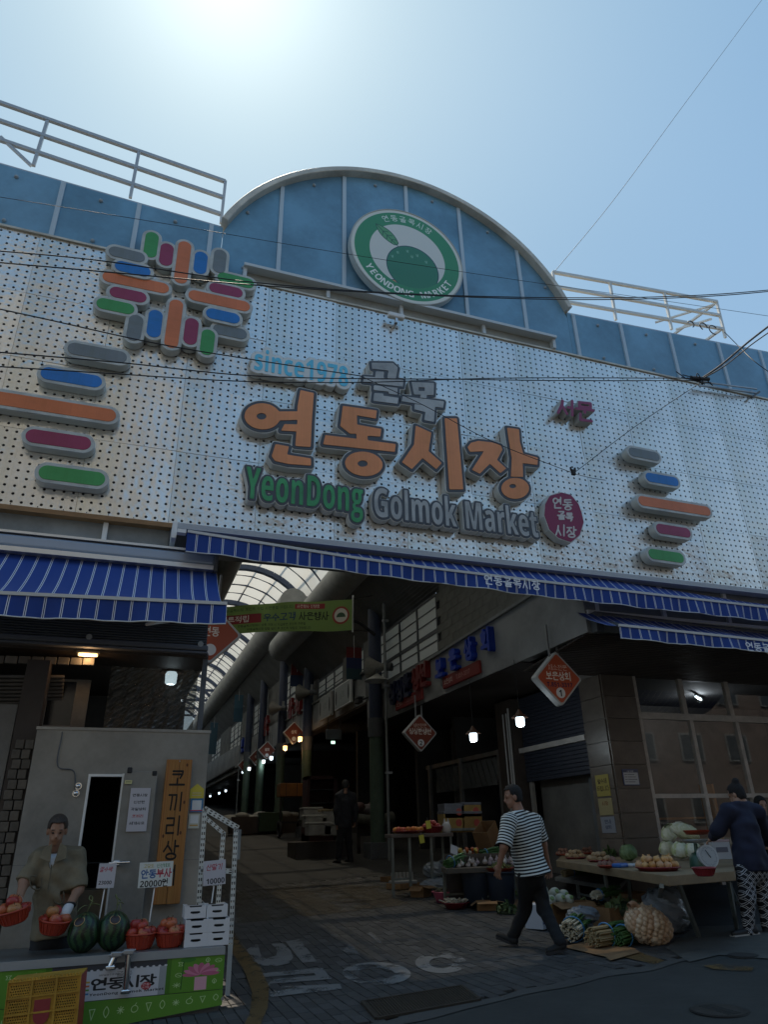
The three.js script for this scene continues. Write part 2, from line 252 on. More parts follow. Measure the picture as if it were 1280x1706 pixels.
{
  const s = []; for (let i = 0; i <= 120; i++) { const x = -12 + i * 0.25; s.push([x, -roadEdge(x)]); }
  s.push([18, -7], [-12, -7]); struct('asphalt_road', draped(shapeOf(s), -0.002), M.asphalt);
  const c = [[-12, 8.5]]; c.push([18, 8.5]); for (let i = 120; i >= 0; i--) { const x = -12 + i * 0.25; c.push([x, -roadEdge(x)]); }
  struct('pavement_bed', [draped(shapeOf(c), -0.03), draped(shapeOf([[-12, 8.5], [18, 8.5], [18, 80], [-12, 80]]), -0.03)], M.bed);
}
const pavement = struct('pavement');
{ // interlocking concrete blocks, rows along the alley
  rnd = mulberry(21); const W = 0.112, L = 0.224, list = [];
  for (let r = 0; r < 60; r++) for (let k = -3; k < 58; k++) {
    const x = 0.35 + r * W, z = -5.55 - k * L - (r % 2) * L / 2; if (z - L / 2 < -15.5 || z + L / 2 > roadEdge(x) - 0.03 && z + L > roadEdge(x)) continue;
    if (x > 4.6 + 0.0 && z > -6.2 && x > 6.6) continue;
    list.push([x, z, EYE.distanceTo(V(x, 0, z)) + (sight(0, 0).x ? 0 : 0)]);
  }
  const vis = (x, z) => { const v = V(x, ground(x, z), z).project(camera); return Math.abs(v.x) < 1.02 && Math.abs(v.y) < 1.02; };
  const shown = list.filter(([x, z]) => vis(x, z)).sort((a, b) => a[2] - b[2]).slice(0, 299), set = new Set(shown), far = M.pavers.map(() => []);
  const blocks = [0, 1, 2].map(() => rbox(W - 0.006, 0.06, L - 0.006, 0, -0.03, 0, 0.006, 1));
  for (const b of list) {
    const [x, z] = b, dy = rr(-0.0025, 0.0025), k = Math.floor(rnd() * 5), tilt = new THREE.Euler(Math.atan(z < -8.5 ? 0.06 : 0) + rr(-0.006, 0.006), rr(-0.012, 0.012), 0.03 + rr(-0.008, 0.008));
    if (set.has(b)) { const m = part(pavement, 'paver', blocks[k % 3], M.pavers[k], [x, ground(x, z) + dy, z]); m.rotation.copy(tilt); }
    else if (vis(x, z) || rnd() < 0.0) far[k].push(box(W - 0.006, 0.05, L - 0.006, 0, -0.025, 0).applyMatrix4(new THREE.Matrix4().makeRotationFromEuler(tilt).setPosition(x, ground(x, z) + dy, z)));
  }
  far.forEach((f, k) => { if (f.length) part(pavement, 'paver_field', f, M.pavers[k]).userData.kind = 'stuff'; });
  part(pavement, 'paver_base', draped(shapeOf([[-9, 15.4], [14, 15.4], [14, 78], [-9, 78]]), -0.004), worn([0.042, 0.041, 0.038], 0.9, 0.5, {}, grainTex));
}
const wearTex = dataTex(512, (i) => { const v = NB[i] * 0.7 + NA[i] * 0.5; return v > 0.64 ? 0 : v > 0.58 ? 0.45 : 1; });
const thinTex = dataTex(512, (i) => { const v = NB[i] * 0.7 + NA[i] * 0.5; return v > 0.68 ? 0.15 : v > 0.58 ? 0.55 : 0.9; });
const paint = (col, thinness = 1) => { const m = worn(col, 0.8, 0.8, { alphaMap: rep(wearTex, 0.9), transparent: true, opacity: thinness, bumpScale: 0 }, grainTex); return m; };
const gp = (px, py) => { const p = onG(px, py); return [p.x, -p.z]; };
function marking(name, shapes, mat) { return struct(name, flat([shapes]).map((s) => draped(s, 0.008)), mat); }
{
  const wp = paint([0.27, 0.27, 0.265], 0.75), yp = worn([0.15, 0.085, 0.018], 0.85, 0.8, { alphaMap: rep(thinTex, 1.3), transparent: true }, grainTex), poly = (...q) => shapeOf(q.map(([x, y]) => gp(340 + x / 3.048, 1380 + y / 3.048)));
  const oval = (cx, cy, rx, ry, hx, hy) => { const s = poly(...ring(cx, cy, rx, ry, 36, 0.02)); s.holes.push(new THREE.Path(ring(cx, cy, hx, hy, 30, 0.02).map(([x, y]) => new THREE.Vector2(...gp(340 + x / 3.048, 1380 + y / 3.048))))); return s; };
  // worn white road lettering, read from the other side
  marking('road_lettering', [poly([215, 620], [265, 592], [275, 600], [290, 655], [310, 665], [365, 650], [372, 625], [340, 590], [400, 588], [440, 625], [452, 660], [430, 690], [360, 705], [290, 706], [245, 675]),
    poly([412, 578], [485, 566], [572, 680], [500, 687]),
    poly([285, 742], [600, 712], [648, 770], [330, 795], [345, 812], [690, 795], [702, 820], [340, 862], [310, 815], [345, 772], [570, 752], [555, 740], [300, 760])], wp);
  marking('road_lettering', [oval(877, 742, 174, 58, 92, 28), oval(1205, 688, 132, 52, 60, 28)], wp);
  marking('road_lettering', [poly([690, 600], [745, 590], [795, 650], [735, 660]), poly([830, 540], [850, 530], [905, 585], [893, 590])], paint([0.3, 0.3, 0.3], 0.4));
  marking('yellow_line', [shapeOf([[385, 1545], [402, 1575], [432, 1610], [448, 1645], [446, 1680], [425, 1730], [396, 1730], [416, 1690], [420, 1655], [405, 1615], [388, 1590], [378, 1565]].map((q) => gp(...q)))], yp);
  marking('yellow_line', [shapeOf([[1000, 1582], [1035, 1576], [1108, 1602], [1092, 1608], [1040, 1596]].map((q) => gp(...q)))], yp);
  marking('yellow_line', [shapeOf([[1172, 1610], [1200, 1608], [1258, 1613], [1254, 1620], [1190, 1616]].map((q) => gp(...q)))], yp);
  marking('yellow_hatching', [shapeOf([[388, 1487], [520, 1474], [690, 1478], [705, 1505], [560, 1522], [395, 1540]].map((q) => gp(...q)))], paint([0.085, 0.062, 0.028], 0.5));
}
{ // rusty drain cover with cross bars, manhole
  const a = onG(604, 1672), b = onG(770, 1645), c = onG(800, 1668), d = onG(628, 1700), t = thing('drain_cover', 'rusty brown steel drain cover set in the paving beside the road edge', 'drain cover');
  const q = (u, v) => { const p = a.clone().lerp(b, u).lerp(d.clone().lerp(c, u), v); p.y = ground(p.x, p.z); return p; }, rust = worn([0.055, 0.042, 0.028], 0.85, 2.2, { metalness: 0.2, bumpScale: 0.006 }, grainTex);
  part(t, 'plate', quadGeo(q(0, 1), q(1, 1), q(1, 0), q(0, 0)).translate(0, 0.009, 0), rust);
  const ribs = []; for (let i = 0; i <= 36; i++) ribs.push(bar(q(i / 36, 0).add(V(0, 0.012, 0)), q(i / 36, 1).add(V(0, 0.012, 0)), 0.012, 0.008)); part(t, 'tread', ribs, rust);
  part(t, 'rim', [[[0, 0], [1, 0]], [[0, 1], [1, 1]], [[0, 0], [0, 1]], [[1, 0], [1, 1]]].map(([u, v]) => bar(q(...u).add(V(0, 0.01, 0)), q(...v).add(V(0, 0.01, 0)), 0.03, 0.02)), rust);
  const mh = onG(1200, 1684); mh.y += 0.0; const m = thing('manhole_cover', 'round iron manhole cover flush in the asphalt road', 'manhole cover', mh);
  part(m, 'lid', cyl(0.2, 0.2, 0.012, 0, 0.002, 0, 40), worn([0.04, 0.039, 0.035], 0.7, 3, { metalness: 0.4 })); part(m, 'rim', new THREE.TorusGeometry(0.205, 0.006, 6, 40).rotateX(Math.PI / 2), M.bed);
  part(m, 'lug', [0, 1, 2, 3, 4, 5, 6, 7, 8].map((k) => box(0.12, 0.006, 0.015, 0, 0.008, (k - 4) * 0.035)), M.asphalt);
  const m2p = onG(1240, 1593), m2 = thing('utility_cover', 'small dark iron utility cover by the yellow dash', 'utility cover', m2p); part(m2, 'lid', cyl(0.14, 0.14, 0.012, 0, 0.008, 0, 24), M.bed); part(m2, 'rim', new THREE.TorusGeometry(0.145, 0.008, 6, 24).rotateX(Math.PI / 2), M.bed);
  struct('concrete_patch', draped(shapeOf([[1110, 1580], [1160, 1545], [1285, 1540], [1300, 1600], [1200, 1592], [1150, 1604]].map((q) => gp(...q))), 0.007), worn([0.085, 0.086, 0.078], 0.9, 0.6, { bumpScale: 0.012 }));
  { const s = []; for (let i = 0; i <= 110; i++) { const x = -1 + i * 0.1; s.push([x, -roadEdge(x) - 0.05 - 0.025 * Math.sin(x * 5.3)]); } for (let i = 110; i >= 0; i--) { const x = -1 + i * 0.1; s.push([x, -roadEdge(x) + 0.13 + 0.03 * Math.sin(x * 3.1) + 0.02 * Math.sin(x * 11)]); } struct('kerb_strip', draped(shapeOf(s), 0.004), worn([0.075, 0.074, 0.07], 0.9, 0.7, { bumpScale: 0.01 }, grainTex)); }
}

// ---------------------------------------------------------------- the market gate
const ZP = -9; // front of the perforated cladding
const gate = thing('market_gate', 'market entrance building with white perforated cladding and a blue arched gable over the alley', 'market gate');
{
  rnd = mulberry(5);
  const clad = [0, 1, 2, 3].map((i) => worn([0.84 - i * 0.02, 0.83 - i * 0.02, 0.79 - i * 0.018], 0.2 + 0.02 * i, 0.27 + 0.05 * i, { metalness: 0.6, bumpMap: rep(waveTex, 0.4 + 0.08 * i), bumpScale: 0.028 }, streakTex));
  const pw = 1.16, ph = 4.44 / 4, n = 10, geos = [0, 1].map(() => {
    const s = shapeOf([[0.002, 0.002], [pw - 0.002, 0.002], [pw - 0.002, ph - 0.002], [0.002, ph - 0.002]]);
    for (let j = 0; j < n; j++) for (let i = 0; i < n; i++) { const h = new THREE.Path(), cx = (i + 0.5) * pw / n, cy = (j + 0.5) * ph / n; h.setFromPoints(ring(0, 0, 0.0195, 0.0195, 8).reverse().map(([a, b]) => new THREE.Vector2(cx + a, cy + b))); s.holes.push(h); }
    return extr(s, 0.012);
  });
  for (let r = 0; r < 4; r++) for (let c = -4; c < 12; c++) { const m = part(gate, 'cladding_panel', geos[0], clad[Math.floor(rnd() * 4)], [0.22 + c * pw, 5.34 + r * ph, ZP - 0.012]); m.rotation.set(rr(-0.005, 0.005), rr(-0.006, 0.006), 0); }
  part(gate, 'backing_wall', box2(-6, 15.5, 5.3, 9.8, -9.4, -9.16), M.dark);
  // holes of fixing screws along seams
  const sc = []; for (let r = 0; r <= 4; r++) for (let c = -4; c < 12; c++) for (const k of [0.12, 0.35, 0.62, 0.88]) { sc.push(cyl(0.006, 0.006, 0.008, 0, 0, 0, 6).rotateX(Math.PI / 2).translate(0.22 + (c + k) * pw, Math.max(5.36, Math.min(9.76, 5.34 + r * ph + (k > 0.5 ? 0.018 : -0.018))), ZP + 0.006)); }
  part(gate, 'fixing_screw', sc, M.dark).userData.kind = 'stuff';
  part(gate, 'timber_strip', box2(-6, 0.28, 5.27, 5.335, -9.3, -8.97), M.wood); part(gate, 'timber_strip', box2(7.45, 15.5, 5.25, 5.335, -9.3, -8.97), M.wood);
  part(gate, 'top_trim', box2(-6, 15.5, 9.785, 9.82, -9.3, -8.97), M.cream);
  // blue gable and parapets
  const blue = [0, 1, 2].map((i) => worn([0.16 + i * 0.01, 0.345 + i * 0.012, 0.5 + 0.014 * i], 0.32 + i * 0.04, 0.3, { bumpMap: rep(waveTex, 0.4), bumpScale: 0.006 }));
  const CX = 3.96, CY = 9.6, R = 3.62, gx0 = 0.55, gx1 = 7.38, top = (x) => x < gx0 || x > gx1 ? 10.93 + (x < gx0 ? (gx0 - x) * 0.05 : (x - gx1) * 0.06) : CY + Math.sqrt(Math.max(0.01, R * R - (x - CX) ** 2));
  const muls = [[95, 347], [226, 376], [350, 398], [470, 330], [574, 330], [676, 312], [769, 400], [866, 450], [962, 560], [1042, 575], [1125, 590], [1207, 605], [1275, 610]].map(([x, y]) => onZ(x, y, -9.05).x);
  const xs = [-6, -4.6, -3.3, ...muls, 13.8, 15.5]; xs.sort((a, b) => a - b);
  const cuts = [...new Set([...xs, gx0 + 0.001, gx1 - 0.001])].sort((a, b) => a - b);
  for (let i = 0; i + 1 < cuts.length; i++) {
    const a = cuts[i] + 0.004, b = cuts[i + 1] - 0.004; if (b - a < 0.03) continue; const base = 9.82, pts = [[a, base], [b, base]]; const m = (a + b) / 2, inG = m > gx0 && m < gx1;
    for (let k = 12; k >= 0; k--) { const x = a + (b - a) * k / 12; pts.push([x, inG ? CY + Math.sqrt(R * R - (Math.max(gx0, Math.min(gx1, x)) - CX) ** 2) : top(x)]); }
    const p = part(gate, 'blue_panel', extr(shapeOf(pts), 0.04), blue[i % 3], [0, 0, -9.12 + (inG ? 0.003 : 0)]);
  }
  for (const x of xs) { const y1 = top(x) - 0.02; part(gate, 'mullion', box2(x - 0.035, x + 0.035, 9.83, y1, -9.12, -9.045), std([0.45, 0.55, 0.62], 0.45)); }
  const arc = new THREE.Shape(), a0 = Math.acos((gx1 - CX) / (R + 0.09)), a1 = Math.PI - Math.acos((CX - gx0) / (R + 0.09)); arc.absarc(CX, CY, R + 0.11, a0 - 0.02, a1 + 0.02, false); arc.absarc(CX, CY, R - 0.0, a1 + 0.02, a0 - 0.02, true);
  part(gate, 'arch_rim', extr(arc, 0.42, 0.01, 64), M.cream, [0, 0, -9.35]);
  part(gate, 'parapet_cap', [quadBox(V(-6, top(-6), -9.2), V(gx0 - 0.02, top(gx0 - 0.02), -9.2)), quadBox(V(gx1 + 0.03, top(gx1 + 0.03), -9.2), V(15.5, top(15.5), -9.2))], std([0.42, 0.46, 0.5], 0.5, { metalness: 0.3 }));
  function quadBox(a, b) { return bar(a, b, 0.22, 0.07); }
  part(gate, 'parapet_back', box2(-6, gx0, 9.4, 10.9, -9.4, -9.14), M.greyD); part(gate, 'parapet_back', box2(gx1, 15.5, 9.4, 10.9, -9.4, -9.14), M.greyD);
  { const s = new THREE.Shape(); s.absarc(CX, CY, R - 0.02, a0, a1, false); s.lineTo(gx0, 9.82); s.lineTo(gx1, 9.82); part(gate, 'gable_back', extr(s, 0.05, 0, 40), M.greyD, [0, 0, -9.22]); }
  // lighting trough between cladding and gable
  const L0 = onZ(408, 452, -8.95), L1 = onZ(922, 566, -8.95), yt = 10.02;
  part(gate, 'trough_back', box2(L0.x, L1.x, 9.82, yt, -9.06, -9.03), worn([0.34, 0.36, 0.34], 0.7, 0.6));
  part(gate, 'trough_rail', [box2(L0.x - 0.03, L1.x + 0.03, yt, yt + 0.055, -9.1, -8.86), box2(L0.x - 0.03, L0.x + 0.03, 9.82, yt, -9.04, -8.92), box2(L1.x - 0.03, L1.x + 0.03, 9.82, yt, -9.04, -8.92), ...[547, 670, 805].map((px) => { const x = onZ(px, 520, -8.95).x; return box2(x - 0.03, x + 0.03, 9.82, yt, -9.04, -8.96); })], std([0.55, 0.6, 0.62], 0.4));
  const bolt = []; for (let i = 0; i + 1 < xs.length; i++) { const m = (xs[i] + xs[i + 1]) / 2; bolt.push(ball(0.035, m, top(m) - 0.18, -9.07, 8, 6), ball(0.035, m, 9.98 + (m > gx0 && m < gx1 ? 0.16 : 0), -9.07, 8, 6)); } part(gate, 'panel_cap', bolt, std([0.3, 0.36, 0.4], 0.6));
  // fascia bands under the cladding, left and right
  part(gate, 'fascia_band', box2(-6, 0.86, 4.66, 5.27, -9.3, -9.1), M.grey); part(gate, 'fascia_band', box2(6.78, 15.5, 4.36, 5.25, -9.3, -9.1), M.grey);
  const wr = M.white; part(gate, 'fascia_rail', [box2(-6, 0.76, 4.96, 4.99, -9.1, -9.04), box2(-6, 0.86, 4.66, 4.7, -9.1, -9.02), ...[-2.6, -1.0, -0.55, 0.32].filter((x) => x !== -1.0).map((x) => box2(x - 0.03, x + 0.03, 4.7, 5.27, -9.1, -9.05))], wr);
  part(gate, 'fascia_rail', [box2(6.78, 15.5, 4.62, 4.68, -9.1, -9.02), ...[7.0, 8.35, 9.75, 11.2, 12.6].map((x) => box2(x - 0.035, x + 0.035, 4.68, 5.25, -9.1, -9.05))], wr);
  part(gate, 'header_beam', box2(0.25, 7.0, 5.0, 5.34, -9.3, -9.05), M.greyD);
}
// flood light in the trough
{ const p = onZ(660, 527, -8.85), t = thing('flood_light', 'small white flood light on the ledge below the round emblem', 'flood light', p); part(t, 'housing', rbox(0.3, 0.09, 0.1, 0, 0, 0, 0.02), M.white); part(t, 'bracket', [box2(-0.02, 0.02, -0.15, -0.04, -0.03, 0.03), box2(-0.02, 0.02, -0.15, -0.12, -0.2, 0)], M.alu); part(t, 'lens', box2(-0.13, 0.13, -0.05, -0.046, -0.035, 0.035), std([0.6, 0.6, 0.55], 0.2)); }
{ // railings on the roof
  const grey = std([0.4, 0.43, 0.45], 0.5, { metalness: 0.3 }), zz = -9.32;
  const t = thing('roof_railing', 'grey steel roof railing on the parapet left of the arch', 'railing'), P = (x, y) => onZ(x / 2.909, 130 + y / 2.909, zz);
  const ext = (a, b, k) => a.clone().lerp(b, -k);
  for (const [a, b] of [[[0, 120], [1092, 502]], [[0, 208], [1085, 580]], [[0, 300], [1070, 660]]]) { const A = P(...a), B = P(...b); part(t, 'rail', bar(ext(A, B, 0.6), B, 0.06, 0.06), grey); }
  for (const [a, b] of [[[228, 208], [160, 425]], [[672, 360], [630, 580]], [[1092, 500], [1070, 705]]]) part(t, 'post', bar(P(...b), P(...a), 0.05, 0.05, V(0, 0, 1)), grey);
  part(t, 'brace', bar(P(0, 285), P(150, 425), 0.045, 0.045, V(0, 0, 1)), grey);
  const u = thing('roof_railing', 'pale steel roof railing cage on the parapet right of the arch', 'railing'), pale = std([0.6, 0.6, 0.57], 0.5, { metalness: 0.2 }), Q = (x, y, z = zz) => onZ(780 + x / 2.56, 420 + y / 2.56, z);
  for (const [a, b] of [[[362, 85], [1065, 212]], [[380, 148], [1075, 270]], [[418, 212], [1090, 328]]]) part(u, 'rail', bar(Q(...a), Q(...b), 0.06, 0.06), pale);
  for (const [a, b] of [[[362, 85], [368, 140]], [[606, 130], [632, 290]], [[838, 175], [870, 330]], [[1062, 212], [1100, 365]]]) part(u, 'post', bar(Q(...b), Q(...a), 0.05, 0.05, V(0, 0, 1)), pale);
  for (const [a, b, c] of [[[1065, 212], -1.6, 0], [[1085, 328], -1.6, 0]]) { const A = Q(...a); part(u, 'return_rail', bar(A, A.clone().add(V(-0.2, 0, b)), 0.05, 0.05), pale); }
  part(u, 'brace', [bar(Q(1050, 225), Q(800, 300, -10.4), 0.04, 0.04), bar(Q(1040, 285), Q(890, 330, -10.2), 0.04, 0.04)], pale);
}
// ---------------------------------------------------------------- round emblem (its mascot is left out)
{
  const zc = -8.86, L = onZ(583, 400, zc), R = onZ(772, 455, zc), T = onZ(655, 347, zc), B = onZ(690, 507, zc), r = (R.x - L.x) / 2, c = V((L.x + R.x) / 2, (T.y + B.y) / 2, zc);
  const t = thing('round_sign', 'round green and white emblem sign with leaf on the blue gable', 'sign', c);
  const face = canvasTex(1024, 1024, (g) => {
    g.fillStyle = '#d9dcd2'; g.fillRect(0, 0, 1024, 1024); g.translate(512, 512); const disc = (rad, col) => { g.fillStyle = col; g.beginPath(); g.arc(0, 0, rad, 0, 7); g.fill(); };
    disc(478, '#3f8f63'); disc(345, '#d6d9d3'); g.textAlign = 'center';
    const word = 'YEONDONG MARKET', cols = '#e8ebe4';
    [...word].forEach((ch, i) => { const a = 2.58 - i * 0.148 * (1 + 0.0 * i); g.save(); g.rotate(Math.PI / 2 - a + Math.PI); g.rotate(Math.PI); g.translate(0, 0); g.restore(); g.save(); g.translate(Math.cos(a) * 412, Math.sin(a) * 412); g.rotate(a - Math.PI / 2); g.fillStyle = cols; g.font = 'bold 92px sans-serif'; g.fillText(ch, 0, 34); g.restore(); });
    [...'연동골목시장'].forEach((ch, i) => { const a = -2.05 + i * 0.19 * 1.06; g.save(); g.translate(Math.cos(a) * 412, Math.sin(a) * 412); g.rotate(a + Math.PI / 2); write(g, ch, -33, -36, 66, cols, { w: 0.09 }); g.restore(); });
    // leaf
    g.save(); g.translate(-175, -175); g.rotate(0.75); g.fillStyle = '#63a06f'; g.strokeStyle = '#2f5d4b'; g.lineWidth = 7; g.beginPath(); g.moveTo(-150, 0); g.quadraticCurveTo(-30, -95, 105, -20); g.quadraticCurveTo(120, 10, 95, 30); g.quadraticCurveTo(-40, 85, -150, 0); g.fill(); g.stroke(); g.beginPath(); g.moveTo(-150, 0); g.lineTo(160, 10); g.stroke(); for (const k of [-60, -10, 45]) { g.beginPath(); g.moveTo(k, 2); g.lineTo(k + 32, -34); g.moveTo(k, 4); g.lineTo(k + 30, 40); g.stroke(); } g.restore();
    // plain round vegetable shape in place of the mascot
    g.save(); g.beginPath(); g.arc(0, 0, 345, 0, 7); g.clip(); g.strokeStyle = '#2f4d57'; g.lineWidth = 8; g.fillStyle = '#d08a63'; g.beginPath(); g.ellipse(20, 372, 250, 90, 0, 0, 7); g.fill(); g.stroke(); g.fillStyle = '#3c8062'; g.beginPath(); g.ellipse(40, 130, 235, 245, 0.1, 0, 7); g.fill(); g.stroke(); g.strokeStyle = '#8fbfa6'; g.lineWidth = 6; for (const [x, y] of [[-90, -10], [0, -50], [90, -30], [170, 20], [40, 0], [-140, 50]]) { g.beginPath(); g.moveTo(x - 12, y - 14); g.lineTo(x - 5, y + 12); g.moveTo(x + 2, y - 18); g.lineTo(x + 4, y + 12); g.stroke(); } g.restore();
  });
  part(t, 'casing', lathe([[0, -0.14], [r - 0.01, -0.14], [r, -0.13], [r, -0.01], [r - 0.012, 0]], 72).rotateX(Math.PI / 2), std([0.5, 0.55, 0.53], 0.4));
  const dg = new THREE.CircleGeometry(r - 0.012, 72); part(t, 'face', dg, new THREE.MeshStandardMaterial({ map: face, roughness: 0.4 }), [0, 0, 0.002]);
  part(t, 'edge_trim', new THREE.TorusGeometry(r - 0.01, 0.014, 6, 72), std([0.4, 0.42, 0.4], 0.4));
}
// ---------------------------------------------------------------- coloured capsule lights
{
  const z0 = (x, y) => [x / 2.909, 130 + y / 2.909], z4 = (x, y) => [x / 3.2, 540 + y / 3.2], z7 = (x, y) => [960 + x / 4, 680 + y / 4];
  const C = { green: [0.06, 0.36, 0.1], maroon: [0.34, 0.035, 0.11], orange: [0.72, 0.2, 0.07], blue: [0.015, 0.2, 0.62], grey: [0.2, 0.23, 0.25] }, mats = {}; for (const k in C) mats[k] = worn(C[k], 0.4, 0.9, {}, streakTex);
  const rim = worn([0.56, 0.59, 0.57], 0.4, 1.1), side = std([0.5, 0.54, 0.53], 0.35, { metalness: 0.3 });
  const cap = (L, r) => { const s = new THREE.Shape(); s.absarc(L / 2, 0, r, -Math.PI / 2, Math.PI / 2, false); s.absarc(-L / 2, 0, r, Math.PI / 2, Math.PI * 1.5, false); return s; };
  let nth = 0; const place = (col, a, b, label, group, zf0, rad = 0.1) => { const zf = zf0 + (nth++ % 7) * 0.005;
    const A = onZ(...a, zf), B = onZ(...b, zf), L = A.distanceTo(B), t = thing('capsule_light', label, 'capsule light', A.clone().lerp(B, 0.5), group); t.rotation.z = Math.atan2(B.y - A.y, B.x - A.x); if (Math.abs(t.rotation.z) < 0.25) t.rotation.z *= 0.3; else t.rotation.z = -Math.PI / 2 + (t.rotation.z + Math.PI / 2) * 0.3;
    part(t, 'casing', extr(cap(L, rad + 0.05), 0.13, 0.008, 16), side, [0, 0, -0.15]); part(t, 'rim', extr(cap(L, rad + 0.048), 0.012, 0.004, 16), rim, [0, 0, -0.018]); part(t, 'face', extr(cap(L, rad), 0.006, 0.003, 16), mats[col], [0, 0, -0.004]);
  };
  const F = [['green', 735, 770, 728, 845, 'upright at top left of'], ['maroon', 808, 825, 803, 885, 'upright beside the green one on top of'], ['orange', 895, 815, 875, 970, 'long upright at the top centre of'], ['blue', 975, 865, 968, 925, 'upright right of the orange one on top of'], ['grey', 1068, 855, 1060, 920, 'upright at top right of'],
    ['grey', 560, 840, 668, 868, 'level, uppermost on the left arm of'], ['blue', 590, 910, 695, 938, 'level, on the left arm of'], ['orange', 530, 965, 785, 1015, 'long level, on the left arm of'], ['maroon', 565, 1037, 675, 1062, 'level, on the left arm of'], ['green', 502, 1092, 615, 1118, 'level, lowest on the left arm of'],
    ['green', 1085, 965, 1200, 995, 'level, uppermost on the right arm of'], ['maroon', 1045, 1018, 1145, 1038, 'level, on the right arm of'], ['orange', 945, 1053, 1180, 1105, 'long level, on the right arm of'], ['blue', 1030, 1140, 1130, 1165, 'level, on the right arm of'], ['grey', 1065, 1217, 1165, 1240, 'level, lowest on the right arm of'],
    ['grey', 660, 1175, 645, 1245, 'upright at bottom left of'], ['blue', 752, 1150, 745, 1230, 'upright at the bottom of'], ['orange', 855, 1100, 828, 1280, 'long upright at the bottom of'], ['maroon', 930, 1190, 920, 1265, 'upright at the bottom of'], ['green', 1010, 1245, 1000, 1315, 'upright at bottom right of']];
  for (const [c, x0, y0, x1, y1, l] of F) place(c, z0(x0, y0), z0(x1, y1), `${c} capsule light ${l} the flower shaped emblem`, 'capsule lights of the flower emblem', -8.84);
  for (const [c, x0, y0, x1, y1, l] of [['grey', 400, 130, 635, 175, 'topmost'], ['blue', 258, 262, 500, 305, 'second from the top'], ['orange', -60, 385, 575, 485, 'longest'], ['maroon', 180, 595, 440, 635, 'second from the bottom'], ['green', 250, 790, 515, 825, 'lowest']]) place(c, z4(x0, y0), z4(x1, y1), `${c} level capsule light, ${l} of the left stack`, 'capsule lights stacked at the left', -8.84);
  for (const [c, x0, y0, x1, y1, l] of [['grey', 382, 288, 532, 326, 'topmost'], ['blue', 496, 460, 658, 490, 'second from the top'], ['orange', 448, 615, 872, 688, 'longest'], ['maroon', 566, 800, 738, 833, 'second from the bottom'], ['green', 516, 968, 692, 1000, 'lowest']]) place(c, z7(x0, y0), z7(x1, y1), `${c} level capsule light, ${l} of the right stack`, 'capsule lights stacked at the right', -8.8, 0.093);
}
